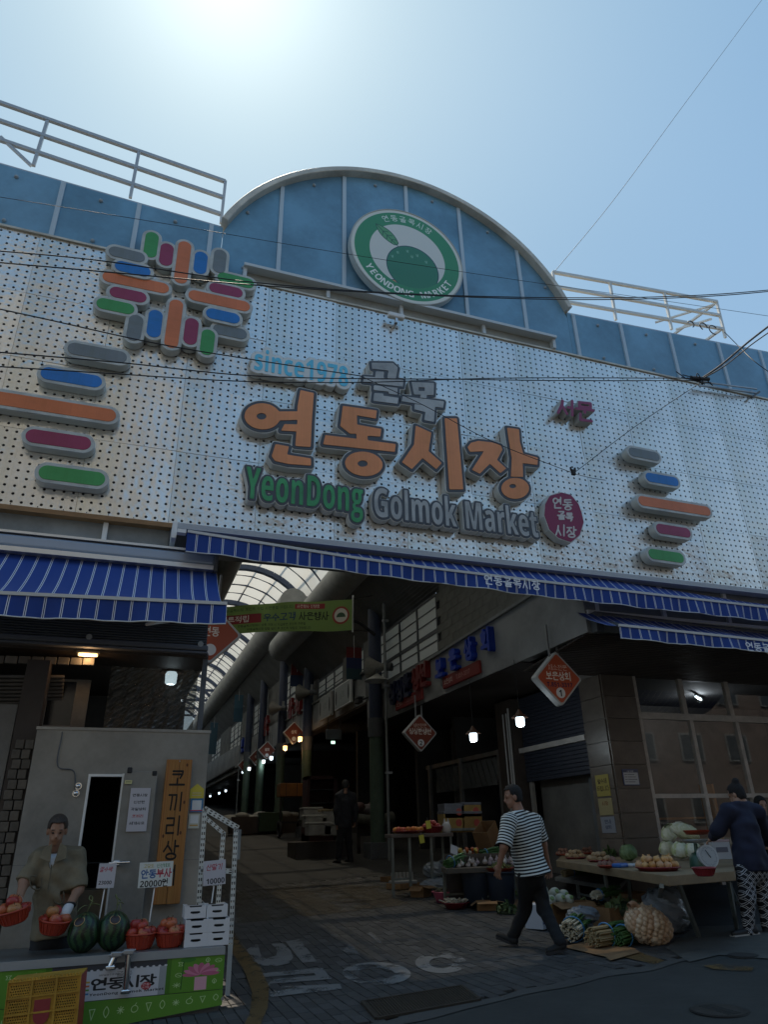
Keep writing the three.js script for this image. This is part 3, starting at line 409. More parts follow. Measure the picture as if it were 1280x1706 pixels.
// ---------------------------------------------------------------- channel letters
const fonts = {}; for (const f of ['sans_bold', 'sans_regular', 'serif_bold']) fonts[f] = await new FontLoader().loadAsync(`fonts/droid/droid_${f}.typeface.json`);
{
  const zf = -8.82, u5 = (x, y) => { const p = onZ(380 + x / 4, 580 + y / 4, zf); return [p.x, p.y]; }, u6 = (x, y) => { const p = onZ(640 + x / 3.5556, 600 + y / 3.5556, zf); return [p.x, p.y]; };
  const lp = (u, ...a) => { const o = []; for (let i = 0; i < a.length; i += 2) o.push(u(a[i], a[i + 1])); return o; }, el = (u, cx, cy, rx, ry, t = 0) => ring(cx, cy, rx, ry, 32, t).map((p) => u(...p));
  const orange = worn([0.86, 0.33, 0.13], 0.45, 0.7, {}, streakTex), border = std([0.075, 0.085, 0.1], 0.5), shell = std([0.55, 0.57, 0.55], 0.4), greyF = worn([0.5, 0.52, 0.52], 0.45, 0.8);
  function channel(name, label, groups, strokes, faceMat, o1 = 0.045, o2 = 0.06, cell = 0.016, borderMat = border, depth = 0.15) {
    const t = thing(name, label, 'sign letter'); const f = outlines(groups, strokes, 0, cell), b = outlines(groups, strokes, o1, cell), s = outlines(groups, strokes, o2, cell);
    part(t, 'casing', extr(s, depth), shell, [0, 0, zf - depth - 0.012]); part(t, 'border', extr(b, 0.008), borderMat, [0, 0, zf - 0.011]); part(t, 'face', extr(f, 0.008), faceMat, [0, 0, zf - 0.002]); return t;
  }
  channel('sign_letter', 'orange syllable, first and leftmost of the four big letters on the cladding', [[el(u5, 228, 455, 120, 87, 0.05), el(u5, 222, 455, 33, 22)], [lp(u5, 320, 423, 468, 422, 468, 478, 330, 482)], [lp(u5, 375, 507, 470, 510, 470, 556, 352, 550)], [lp(u5, 482, 280, 572, 300, 558, 480, 550, 660, 448, 652, 462, 480, 462, 390)], [lp(u5, 316, 640, 405, 656, 392, 710, 552, 736, 552, 783, 400, 772, 312, 752, 290, 720)]], [], orange);
  channel('sign_letter', 'orange syllable, second of the four big letters on the cladding', [[lp(u5, 765, 385, 992, 416, 985, 470, 858, 448, 860, 510, 1022, 540, 1015, 590, 930, 584, 930, 625, 858, 612, 855, 571, 812, 570, 748, 520)], [lp(u5, 648, 580, 860, 605, 1118, 640, 1112, 692, 880, 668, 633, 641)], [el(u5, 905, 772, 126, 81, 0.1), el(u5, 897, 770, 34, 22)]], [], orange);
  channel('sign_letter', 'orange syllable, third of the four big letters on the cladding', [[lp(u6, 188, 388, 280, 430, 264, 540, 342, 610, 310, 646, 228, 580, 165, 646, 106, 605, 178, 500)], [lp(u6, 360, 345, 432, 345, 452, 560, 470, 766, 388, 766, 375, 560)]], [], orange);
  channel('sign_letter', 'orange syllable, last and rightmost of the four big letters on the cladding', [[lp(u6, 495, 515, 515, 490, 560, 479, 640, 488, 693, 505, 702, 530, 670, 592, 724, 642, 690, 670, 628, 614, 568, 673, 522, 650, 592, 540, 510, 544)], [lp(u6, 730, 400, 800, 410, 805, 480, 825, 555, 912, 578, 910, 621, 822, 610, 825, 692, 753, 690, 758, 580, 740, 470)], [el(u6, 778, 760, 82, 62), el(u6, 763, 747, 20, 13)]], [], orange);
  channel('sign_letter', 'grey syllable above the big letters, left of its pair', [[lp(u5, 955, 98, 1100, 100, 1132, 130, 1118, 208, 1062, 200, 1070, 150, 960, 138)], [lp(u5, 985, 155, 1040, 158, 1035, 205, 980, 198)], [lp(u5, 905, 188, 1170, 213, 1165, 258, 900, 226)], [lp(u5, 972, 248, 1130, 266, 1128, 312, 1035, 300, 1035, 318, 1136, 332, 1130, 372, 968, 352, 975, 300, 1070, 305, 1070, 290, 970, 280)]], [], greyF, 0.04, 0.055);
  channel('sign_letter', 'grey syllable above the big letters, right of its pair', [[lp(u6, 163, 130, 297, 136, 294, 208, 178, 204), lp(u6, 205, 160, 242, 163, 240, 185, 205, 183)], [lp(u6, 218, 200, 254, 203, 252, 226, 214, 222)], [lp(u6, 112, 214, 356, 245, 350, 284, 104, 244)], [lp(u6, 180, 262, 302, 275, 296, 366, 238, 356, 246, 308, 180, 292)]], [], greyF, 0.04, 0.055);
  const latin = (text, font, size, x0, y0, x1) => { const sh = fonts[font].generateShapes(text, size); let mx = -1e9, mn = 1e9; const loops = []; for (const s of sh) { const e = s.extractPoints(6); const g = [e.shape.map((p) => [p.x, p.y]), ...e.holes.map((h) => h.map((p) => [p.x, p.y]))]; loops.push(g); for (const p of e.shape) { mx = Math.max(mx, p.x); mn = Math.min(mn, p.x); } } const k = (x1 - x0) / (mx - mn); return loops.map((g) => g.map((l) => l.map(([x, y]) => [x0 + (x - mn) * k, y0 + y]))); };
  const word = (label, text, pa, pb, capPx, faceMat, o1, o2, bm) => { const A = onZ(...pa, zf), B = onZ(...pb, zf), Tp = onZ(...capPx, zf), Ap = A.y; const t = channel('sign_word', label, latin(text, 'sans_bold', (Tp.y - Ap) / 0.73, A.x, Ap, B.x), [], faceMat, o1, o2, 0.011, bm, 0.13); return t; };
  word('green latin word on a dark outline under the big letters, left of the three words', 'YeonDong', [407, 829], [605, 851], [405, 790], worn([0.07, 0.4, 0.15], 0.45, 0.8), 0.033, 0.043);
  word('grey latin word on a dark outline under the big letters, middle of the three words', 'Golmok', [624, 860], [762, 877], [626, 825], greyF, 0.033, 0.043);
  word('grey latin word on a dark outline under the big letters, right of the three words', 'Market', [778, 880], [898, 893], [778, 847], greyF, 0.033, 0.043);
  word('pale blue lettering since1978 with white casing above the first big letter', 'since1978', [423, 615], [580, 637], [424, 590], std([0.13, 0.58, 0.82], 0.45), 0.05, 0.06, std([0.7, 0.74, 0.74], 0.45));
  { // maroon seal
    const g = [[lp(u6, 960, 850, 985, 805, 1050, 785, 1110, 800, 1152, 850, 1172, 905, 1183, 960, 1160, 1035, 1110, 1075, 1040, 1052, 985, 1002, 955, 920)]], t = thing('seal_sign', 'maroon seal shaped sign with white syllables right of the word Market', 'sign'), s = outlines(g, [], 0.02, 0.03);
    part(t, 'casing', extr(s, 0.15), shell, [0, 0, zf - 0.16]); part(t, 'face', extr(outlines(g, [], 0.005, 0.03), 0.008), std([0.24, 0.015, 0.07], 0.4), [0, 0, zf - 0.009]);
    const rows = [['연동', 1000, 815, 118, 60], ['골목', 1030, 895, 92, 46], ['시장', 1016, 978, 126, 60]]; const lift = [];
    for (const [w, x, y, ww, h] of rows) [...w].forEach((ch, i) => { const st = syllable(ch).map((l) => ({ r: 0.013, pts: l.map(([a, b]) => u6(x + i * ww * 0.52 + a * ww * 0.46, y + i * 10 + b * h * 1.05)) })); lift.push(...outlines([], st, 0, 0.012)); });
    part(t, 'lettering', extr(lift, 0.006), std([0.6, 0.58, 0.56], 0.5), [0, 0, zf - 0.0005]);
  }
  // two small maroon syllables
  for (const [ch, x, y, w, h, l] of [['서', 1030, 232, 100, 82, 'left'], ['문', 1142, 240, 102, 112, 'right']]) { const st = syllable(ch).map((q) => ({ r: 0.028, pts: q.map(([a, b]) => { const p = u6(x + a * w, y + a * 12 + b * h); return p; }) })); const t = thing('small_sign_letter', `small maroon raised syllable above the right capsule stack, ${l} one of two`, 'sign letter'); part(t, 'body', extr(outlines([], st, 0.004, 0.014), 0.17), std([0.4, 0.42, 0.41], 0.4), [0, 0, zf - 0.18]); part(t, 'face', extr(outlines([], st, 0, 0.014), 0.006), std([0.26, 0.03, 0.1], 0.4), [0, 0, zf - 0.009]); }
}
// ---------------------------------------------------------------- the covered alley
const ALLEY = -9.3, FAR = -82;
Object.assign(M, {
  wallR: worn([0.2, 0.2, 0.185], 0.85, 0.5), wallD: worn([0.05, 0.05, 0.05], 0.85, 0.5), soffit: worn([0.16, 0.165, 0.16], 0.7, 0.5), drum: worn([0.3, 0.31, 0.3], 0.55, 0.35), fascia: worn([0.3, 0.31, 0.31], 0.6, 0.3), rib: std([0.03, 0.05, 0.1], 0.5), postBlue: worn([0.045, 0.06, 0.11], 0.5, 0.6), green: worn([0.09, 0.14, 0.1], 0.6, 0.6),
  pane: new THREE.MeshPhysicalMaterial({ color: new THREE.Color().setRGB(0.8, 0.8, 0.75), roughness: 0.9, transmission: 0.42, thickness: 0 }), brownD: worn([0.045, 0.035, 0.03], 0.6, 0.7), shutter: std([0.025, 0.03, 0.045], 0.55, { metalness: 0.2 }), tile: [0, 1, 2].map((i) => worn([0.13 + 0.012 * i, 0.11 + 0.01 * i, 0.092 + 0.009 * i], 0.3, 0.6 + 0.3 * i)), glass: new THREE.MeshPhysicalMaterial({ color: 0xffffff, roughness: 0.02, transmission: 1, thickness: 0, ior: 1.5 }), glow: new THREE.MeshStandardMaterial({ color: 0xffffff, emissive: 0xdff4ff, emissiveIntensity: 1.6 }), glowWarm: new THREE.MeshStandardMaterial({ color: 0xffffff, emissive: 0xffc47a, emissiveIntensity: 2 }),
});
{ // glazed vault
  const t = thing('vault_roof', 'arched translucent roof with dark blue ribs over the market alley', 'roof'), r = 3.05;
  const cen = (z) => { const k = Math.max(0, -24 - z); return [3.9 + 0.018 * k, 8.5 + 0.055 * k]; }, P = (a, z, R = r) => { const [cx, cy] = cen(z); return V(cx + R * Math.cos(a), cy + R * Math.sin(a), z); };
  const A0 = -0.15, A1 = Math.PI + 0.15, NS = 11, dz = 3, NZ = 24, zAt = (i) => ALLEY - 0.1 - i * dz;
  for (let i = 0; i < NZ; i++) for (let k = 0; k < NS; k++) { const a = A0 + (A1 - A0) * k / NS, b = A0 + (A1 - A0) * (k + 1) / NS; part(t, 'roof_pane', quadGeo(P(b, zAt(i)), P(a, zAt(i)), P(a, zAt(i + 1)), P(b, zAt(i + 1)), 2, 1), M.pane); }
  for (let i = 0; i <= NZ; i++) {
    const arc = (z, w, d, R) => { const gs = []; for (let k = 0; k < 26; k++) gs.push(bar(P(A0 + (A1 - A0) * k / 26, z, R), P(A0 + (A1 - A0) * (k + 1) / 26, z, R), w, d, V(0, 0, 1))); return mg(gs); };
    if (i % 2 === 0) part(t, 'arch_rib', arc(zAt(i), 0.2, 0.26, r - 0.14), M.rib); else part(t, 'glazing_bar', arc(zAt(i), 0.06, 0.06, r - 0.04), M.rib);
    if (i < NZ) part(t, 'glazing_bar', arc(zAt(i) - dz / 2, 0.04, 0.05, r - 0.03), M.rib);
  }
  for (let k = 0; k <= NS; k++) { const a = A0 + (A1 - A0) * k / NS; part(t, 'purlin', [0, 8, 16].map((i) => bar(P(a, zAt(i), r - 0.05), P(a, zAt(i + 8), r - 0.05), 0.055, 0.055)), M.rib); }
  for (const z of [-50, -56, -62, -68]) part(t, 'tie_beam', bar(P(0.25, z), P(Math.PI - 0.25, z), 0.16, 0.16), M.rib);
}
const hang = (t, name, ch, w, h, r, depth, mat, pos) => { const m = part(t, name, extr(outlines([], syllable(ch).map((l) => ({ r, pts: l.map(([a, b]) => [(a - 0.5) * w, (0.5 - b) * h]) })), 0, 0.02), depth), mat, pos); m.rotation.y = -Math.PI / 2; return m; };
const rightRow = thing('arcade_building', 'grey shop building with fascia and clerestory windows along the right side of the alley', 'building');
{
  rnd = mulberry(11); const t = rightRow, X = 6.75;
  // concrete block wall above the first fascia
  const bl = [0, 1, 2].map((i) => worn([0.2 + 0.015 * i, 0.205 + 0.015 * i, 0.185 + 0.015 * i], 0.85, 0.5 + 0.2 * i)), bg = box(0.1, 0.195, 0.395);
  for (let j = 0; j < 9; j++) for (let k = 0; k < 15; k++) { const z = -9.5 - k * 0.4 - (j % 2) * 0.2, y = 5.35 + j * 0.2; if (z < -15) continue; if (z > -12.1 && z < -11.1 && y > 6.2) continue; part(t, 'block', bg, bl[Math.floor(rnd() * 3)], [6.95 + rr(0, 0.004), y, z]); }
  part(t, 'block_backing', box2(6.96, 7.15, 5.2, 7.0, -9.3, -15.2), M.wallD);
  part(t, 'wall_window', [box2(6.9, 6.94, 6.2, 6.26, -12.1, -11.1), box2(6.9, 6.94, 6.2, 7, -12.1, -12.04), box2(6.9, 6.94, 6.2, 7, -11.16, -11.1)], M.greyD);
  part(t, 'soffit', [quadGeo(V(6.98, 6.95, -9.3), V(5.85, 7.95, -9.3), V(5.85, 7.95, -28), V(6.98, 6.95, -28)), box2(5.7, 8.4, 8.2, 8.3, -9.3, -28)], M.soffit);
  const sl = []; for (let k = 1; k < 16; k++) { const f = k / 16; sl.push(bar(V(6.98 - 1.13 * f, 6.95 + f - 0.005, -9.4), V(6.98 - 1.13 * f, 6.95 + f - 0.005, -28), 0.012, 0.012)); } part(t, 'soffit_groove', sl, M.greyD);
  const drum = (x, y, r, z0, z1) => { const g = new THREE.CylinderGeometry(r, r, z0 - z1, 40).rotateX(Math.PI / 2).translate(x, y, (z0 + z1) / 2); return [g, new THREE.SphereGeometry(r, 32, 16).scale(1, 1, 0.4).translate(x, y, z1)]; };
  part(t, 'eaves_drum', drum(5.7, 8.45, 0.52, -9.35, -28), M.drum); part(t, 'eaves_drum', drum(5.72, 9.85, 0.56, -26, FAR), M.drum);
  part(t, 'soffit', [quadGeo(V(6.98, 8.3, -28), V(5.85, 9.4, -28), V(5.85, 9.4, FAR), V(6.98, 8.3, FAR)), box2(5.7, 8.4, 9.6, 9.7, -28, FAR)], M.soffit);
  // clerestory windows
  const win = (z0, z1, y0, y1, nv, nh, x = 6.95) => {
    const f = part(t, 'window', [box2(x - 0.04, x + 0.04, y0 - 0.05, y0, z0, z1), box2(x - 0.04, x + 0.04, y1, y1 + 0.05, z0, z1), ...Array.from({ length: nv + 1 }, (_, i) => box2(x - 0.04, x + 0.04, y0, y1, z0 + (z1 - z0) * i / nv - 0.03, z0 + (z1 - z0) * i / nv + 0.03)), box2(x - 0.03, x + 0.03, y0 + (y1 - y0) * 0.36 - 0.03, y0 + (y1 - y0) * 0.36 + 0.03, z0, z1)], M.greyD);
    for (let i = 0; i < nv; i++) for (let j = 0; j < nh; j++) { const a = z0 + (z1 - z0) * i / nv, b = z0 + (z1 - z0) * (i + 1) / nv, c = y0 + (y1 - y0) * j / nh, d = y0 + (y1 - y0) * (j + 1) / nh; part(f, 'pane', box2(x - 0.004, x + 0.004, c + 0.014, d - 0.014, b + 0.03, a - 0.03), M.pane); }
    part(f, 'glazing_bar', Array.from({ length: nh - 1 }, (_, j) => box2(x - 0.02, x + 0.02, y0 + (y1 - y0) * (j + 1) / nh - 0.014, y0 + (y1 - y0) * (j + 1) / nh + 0.014, z0, z1)), M.greyD);
  };
  win(-15.15, -20.3, 5.45, 6.85, 4, 5); win(-20.9, -22.3, 5.6, 6.85, 1, 4); win(-23.2, -26.6, 5.95, 6.85, 3, 4); win(-30.5, -34, 6.6, 8.2, 3, 5); win(-37, -41, 6.6, 8.2, 3, 5); win(-45, -50, 6.6, 8.2, 3, 5); win(-55, -60, 6.6, 8.2, 3, 5);
  part(t, 'upper_wall', [box2(6.9, 7.1, 5.1, 5.4, -15.2, -20.4), box2(6.9, 7.1, 5.1, 7, -20.36, -20.86), box2(6.9, 7.1, 5.1, 5.55, -20.8, -28), box2(6.9, 7.1, 5.1, 7, -22.35, -23.15), box2(6.9, 7.1, 5.1, 7, -26.65, -28), box2(6.9, 7.1, 5.1, 5.9, -23.1, -26.7)], M.wallR);
  part(t, 'upper_wall', [box2(6.9, 7.1, 5.1, 6.55, -28, FAR), ...[[-28, -30.45], [-34.05, -36.95], [-41.05, -44.95], [-50.05, -54.95], [-60.05, FAR]].map(([a, b]) => box2(6.9, 7.1, 6.5, 8.5, a, b))], M.wallR);
  // fascias
  const fas = (z0, z1, y0, ya, yb) => part(t, 'fascia', [quadGeo(V(X, y0, z1), V(X, y0, z0), V(X, ya, z0), V(X, yb, z1), 8, 2), box2(X, X + 0.2, y0 - 0.03, y0, z0, z1), quadGeo(V(X, yb, z1), V(X, ya, z0), V(X + 0.3, ya + 0.02, z0), V(X + 0.3, yb + 0.02, z1)), quadGeo(V(X, y0, z0), V(X + 0.25, y0, z0), V(X + 0.25, ya, z0), V(X, ya, z0)), quadGeo(V(X + 0.25, y0, z1), V(X, y0, z1), V(X, yb, z1), V(X + 0.25, yb, z1))], M.fascia);
  fas(-9.06, -20.1, 4.35, 5.42, 5.12); fas(-20.25, -33, 5.11, 5.95, 6.1); fas(-33.1, -46, 5.32, 6.3, 6.55); fas(-46.1, -64, 5.5, 6.6, 6.9); fas(-64.1, FAR, 6, 7, 7.4);
  part(t, 'fascia_coping', [bar(V(X - 0.02, 5.43, -9.06), V(X - 0.02, 5.13, -20.1), 0.08, 0.06), bar(V(X - 0.02, 5.97, -20.25), V(X - 0.02, 6.12, -33), 0.08, 0.06)], M.grey);
  // shop soffit of dark slats, and ground-floor walls
  for (let k = 0; k < 24; k++) part(t, 'soffit_slat', box2(X + 0.02, 15.4, 4.3 - k * 0.008, 4.33 - k * 0.008, -9.13 - k * 0.085, -9.13 - (k + 1) * 0.085 + 0.012), M.brownD);
  part(t, 'soffit_board', box2(X + 0.02, 12, 4.3, 4.36, -11.2, -20.1), M.brownD); part(t, 'soffit_board', box2(X + 0.02, 12, 5.02, 5.1, -20.1, -46), M.brownD); part(t, 'soffit_board', box2(X + 0.02, 12, 5.4, 5.48, -46, FAR), M.brownD);
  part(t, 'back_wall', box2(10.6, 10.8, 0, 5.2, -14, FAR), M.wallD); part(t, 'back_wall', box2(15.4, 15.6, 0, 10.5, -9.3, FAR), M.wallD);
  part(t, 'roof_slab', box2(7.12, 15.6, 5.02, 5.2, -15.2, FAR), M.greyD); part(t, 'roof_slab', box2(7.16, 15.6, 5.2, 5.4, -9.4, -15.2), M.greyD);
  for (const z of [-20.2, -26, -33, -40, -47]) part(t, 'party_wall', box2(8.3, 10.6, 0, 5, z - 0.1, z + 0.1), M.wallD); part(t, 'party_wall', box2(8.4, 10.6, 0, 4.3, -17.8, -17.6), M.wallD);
}
// shop name letters and red plates on the first fascia
{
  const X = 6.75, blue = std([0.01, 0.05, 0.42], 0.4), navy = std([0.008, 0.012, 0.045], 0.4), red = std([0.16, 0.012, 0.012], 0.4);
  const t1 = thing('shop_lettering', 'blue raised syllables of the nearest shop on the right fascia', 'lettering'), t2 = thing('shop_lettering', 'navy and red raised syllables above the second diamond sign', 'lettering');
  for (const [ch, x, y] of [['보', 733, 1114], ['은', 756, 1098], ['상', 782, 1082], ['회', 811, 1067]]) { const p = onX(x, y, X - 0.1); hang(t1, 'letter', ch, 0.34, 0.42, 0.04, 0.14, blue, [p.x + 0.1, p.y, p.z]); }
  for (const [ch, x, y, m] of [['싱', 655, 1156, navy], ['싱', 667, 1150, navy], ['한', 678, 1142, navy], ['생', 694, 1131, red], ['선', 706, 1124, red]]) { const p = onX(x, y, X - 0.1); hang(t2, 'letter', ch, 0.42, 0.5, 0.05, 0.14, m, [p.x + 0.1, p.y, p.z]); }
  const t3 = thing('shop_lettering', 'red raised syllables on the second fascia of the right row', 'lettering'), t4 = thing('shop_lettering', 'small blue and red raised syllables farther up the right row', 'lettering');
  for (const [ch, x, y] of [['상', 484, 1181], ['회', 497, 1174]]) { const p = onX(x, y, X - 0.1); hang(t3, 'letter', ch, 0.7, 0.7, 0.08, 0.14, red, [p.x + 0.1, p.y, p.z]); }
  for (const [ch, x, y, m] of [['회', 435, 1215, blue], ['상', 443, 1210, red], ['보', 402, 1243, blue]]) { const p = onX(x, y, X - 0.1); hang(t4, 'letter', ch, 0.8, 0.8, 0.09, 0.14, m, [p.x + 0.1, p.y, p.z]); }
  const plate = (a, b, label) => { const A = onX(...a, X - 0.05), B = onX(...b, X - 0.05), w = Math.abs(A.z - B.z), t = thing('name_plate', label, 'sign', [X - 0.04, (A.y + B.y) / 2, (A.z + B.z) / 2]); part(t, 'board', rbox(0.06, 0.26, w, 0, 0, 0, 0.01), std([0.22, 0.025, 0.02], 0.5)); const f = part(t, 'lettering', new THREE.PlaneGeometry(w - 0.06, 0.22), new THREE.MeshStandardMaterial({ roughness: 0.5, map: canvasTex(512, 64, (g) => { g.fillStyle = '#7d2420'; g.fillRect(0, 0, 512, 64); write(g, '보은상회', 14, 14, 34, '#c9b7ae'); write(g, 'T.851-3317', 200, 14, 34, '#b87f78'); }) }), [-0.033, 0, 0]); f.rotation.y = -Math.PI / 2; };
  plate([739, 1136], [800, 1113], 'red name plate under the blue shop letters'); plate([660, 1174], [704, 1158], 'red name plate under the navy and red letters');
}
// diamond shop signs
function diamond(px, py, half, z, label, lines, back, ang = 0) {
  const p = onZ(px, py, z), t = thing('diamond_sign', label, 'sign', p, 'diamond shop signs along the right row'), sq = (h, r) => { const s = new THREE.Shape(), q = h - r; const c = [[0, -h], [h, 0], [0, h], [-h, 0]]; const k = r * 0.9; c.forEach(([x, y], i) => { const [nx, ny] = c[(i + 1) % 4], L = Math.hypot(nx - x, ny - y), ux = (nx - x) / L, uy = (ny - y) / L; if (i === 0) s.moveTo(x + ux * k, y + uy * k); s.lineTo(nx - ux * k, ny - uy * k); const [mx, my] = c[(i + 2) % 4], vx = (mx - nx) / L, vy = (my - ny) / L; s.quadraticCurveTo(nx, ny, nx + vx * k, ny + vy * k); }); return s; };
  part(t, 'casing', extr(sq(half, half * 0.14), 0.14, 0.01), std([0.5, 0.52, 0.52], 0.4), [0, 0, -0.15]);
  const fg = extr(sq(half * 0.9, half * 0.12), 0.006), face = part(t, 'face', fg, new THREE.MeshStandardMaterial({ roughness: 0.4, map: lines }), [0, 0, -0.004]);
  const pos = fg.attributes.position, uv = fg.attributes.uv; for (let i = 0; i < pos.count; i++) uv.setXY(i, 0.5 + pos.getX(i) / (2 * half * 0.9), 0.5 + pos.getY(i) / (2 * half * 0.9));
  part(t, 'hanger', [-0.18, 0.18].map((s) => box2(s * half - 0.015, s * half + 0.015, half * 0.8, half * 0.8 + 0.55, -0.09, -0.06)), M.steel); return t;
}
const signTex = (a, b, c, n, bg = '#c25a3a') => canvasTex(512, 512, (g) => { g.fillStyle = bg; g.fillRect(0, 0, 512, 512); write(g, a, 256, 118, 56, '#f0d9c8', { w: 0.09, centre: true }); write(g, b, 256, 192, 84, '#f6efe6', { w: 0.13, centre: true, wide: 0.8 }); write(g, c, 256, 294, 52, '#2b2350', { centre: true }); g.fillStyle = '#e8e8ea'; g.beginPath(); g.arc(256, 404, 54, 0, 7); g.fill(); write(g, n, 256, 366, 76, '#15151f', { centre: true }); });
{
  diamond(932, 1130, 0.46, -10, 'orange diamond sign numbered 1 hanging from the front corner of the fascia', signTex('채소전문', '보은상회', 'T.851-3317', '1'));
  diamond(701, 1221, 0.44, -16, 'red orange diamond sign numbered 2 hanging under the navy letters', signTex('생선전문', '싱싱한생선', '', '2', '#87402f'));  // face colour darkened to stand in for the alley shade
  const plain = signTex('', '상회', '', '', '#7d4034');  // shade of the backlit signs put into this darker face colour
  [[490, 1221, -27, 0.42, 'third in the row, beside a warm bulb'], [445, 1250, -34, 0.42, 'fourth in the row up the alley'], [428, 1262, -37, 0.42, 'fifth in the row up the alley'], [408, 1275, -41, 0.42, 'sixth in the row up the alley'], [377, 1306, -60, 0.42, 'seventh, small and far up the alley'], [368, 1311, -66, 0.42, 'eighth, small and far up the alley'], [358, 1317, -72, 0.42, 'ninth, tiny and far up the alley'], [345, 1325, -78, 0.42, 'farthest in the row up the alley']].forEach(([x, y, z, h, l]) => diamond(x, y, h, z, 'reddish diamond sign, ' + l, plain));
}
// columns
{
  const col = (px, py, X, label, r = 0.19) => { const p = onX(px, py, X), g = ground(p.x, p.z), t = thing('column', label, 'column', [p.x, g, p.z], 'round columns of the arcade'); part(t, 'lower_shaft', cyl(r, r, 3.0, 0, 1.5, 0, 24), M.green); part(t, 'collar', cyl(r + 0.03, r + 0.03, 0.5, 0, 3.2, 0, 24), M.greyD); part(t, 'upper_shaft', cyl(r, r, 8.2 - g, 0, 3 + (8.2 - g) / 2, 0, 24), M.postBlue); part(t, 'base', rbox(0.6, 0.4, 0.6, 0, 0.15, 0, 0.02), M.greyD); return t; };
  col(628, 1300, 6.55, 'blue and green round column at the end of the first fascia');
  [[511, 1280, 'second up the alley'], [467, 1280, 'third up the alley'], [433, 1290, 'fourth up the alley'], [410, 1300, 'fifth up the alley']].forEach(([x, y, l]) => col(x, y, 6.6, `blue and green round column, ${l}`));
  const pipe = (px, y0, y1, X, label, r = 0.035) => { const A = onX(px, y0, X), g = ground(X, A.z), t = thing('drain_pipe', label, 'pipe', [X, 0, A.z]); part(t, 'pipe', cyl(r, r, 8 - g, 0, g + (8 - g) / 2, 0, 10), M.grey); part(t, 'bracket', [2, 4.2, 6].map((y) => box2(-0.05, 0.12, g + y, g + y + 0.05, -0.05, 0.05)), M.steel); };
  pipe(645, 1250, 0, 6.5, 'thin pale metal pipe beside the first round column'); pipe(404, 1180, 0, 6.3, 'thin pale metal pipe far up the alley');
}
// horn speaker, lamp head on arm, security light
{
  const p = onX(630, 1112, 6.4), t = thing('loudspeaker', 'grey horn loudspeaker mounted on the first round column', 'loudspeaker', p, undefined, -2.3); t.rotation.x = 0.1;
  part(t, 'horn', lathe([[0.06, -0.25], [0.09, -0.1], [0.2, 0.12], [0.3, 0.28], [0.315, 0.28], [0.21, 0.1], [0.1, -0.12], [0.07, -0.26], [0, -0.3]], 28).rotateX(Math.PI / 2), worn([0.25, 0.24, 0.21], 0.5, 1.2)); part(t, 'driver', cyl(0.11, 0.11, 0.2, 0, 0, 0, 20).rotateX(Math.PI / 2).translate(0, 0, -0.32), M.greyD); part(t, 'bracket', box2(-0.03, 0.03, -0.3, -0.05, -0.3, -0.22), M.steel); copy(t, onX(509, 1154, 6.4), 'grey horn loudspeaker on the second round column up the alley').rotation.x = 0.1; copy(t, onX(463, 1180, 6.3), 'grey horn loudspeaker farthest up the alley').rotation.x = 0.1;
  const q = onX(628, 1133, 6.3), s = thing('dish_lamp', 'shallow white enamel lamp under the horn loudspeaker', 'lamp', q); part(s, 'shade', lathe([[0.05, 0.16], [0.1, 0.12], [0.34, -0.02], [0.35, -0.03], [0.33, -0.03], [0.1, 0.08], [0, 0.1]], 28), worn([0.5, 0.5, 0.47], 0.4, 1)); part(s, 'stem', cyl(0.03, 0.03, 0.2, 0, 0.2, 0), M.greyD);
  const sl = (x0, y0, x1, y1, X0, X1, label) => { const a = onX(x0, y0, X0), b = onX(x1, y1, X1), u = thing('street_lamp', label, 'street lamp', b); const d = a.clone().sub(b); part(u, 'arm', tube([V(0, 0, 0), d.clone().multiplyScalar(0.5).add(V(0, 0.16, 0)), d.clone().multiplyScalar(0.86)], 0.045, 16, 8), M.dark); const h = part(u, 'lamp_head', new THREE.SphereGeometry(0.3, 20, 12).scale(1.15, 0.3, 0.5), M.dark, d); h.rotation.y = 0.3; h.rotation.z = -0.15; part(u, 'lens', new THREE.CircleGeometry(0.2, 20).rotateX(Math.PI / 2).scale(1.2, 1, 0.6), std([0.12, 0.12, 0.12], 0.2), d.clone().add(V(0, -0.085, 0))); };
  sl(562, 1031, 625, 1058, 5.4, 6.5, 'dark street lamp reaching out of the first column in front of the banner');
}
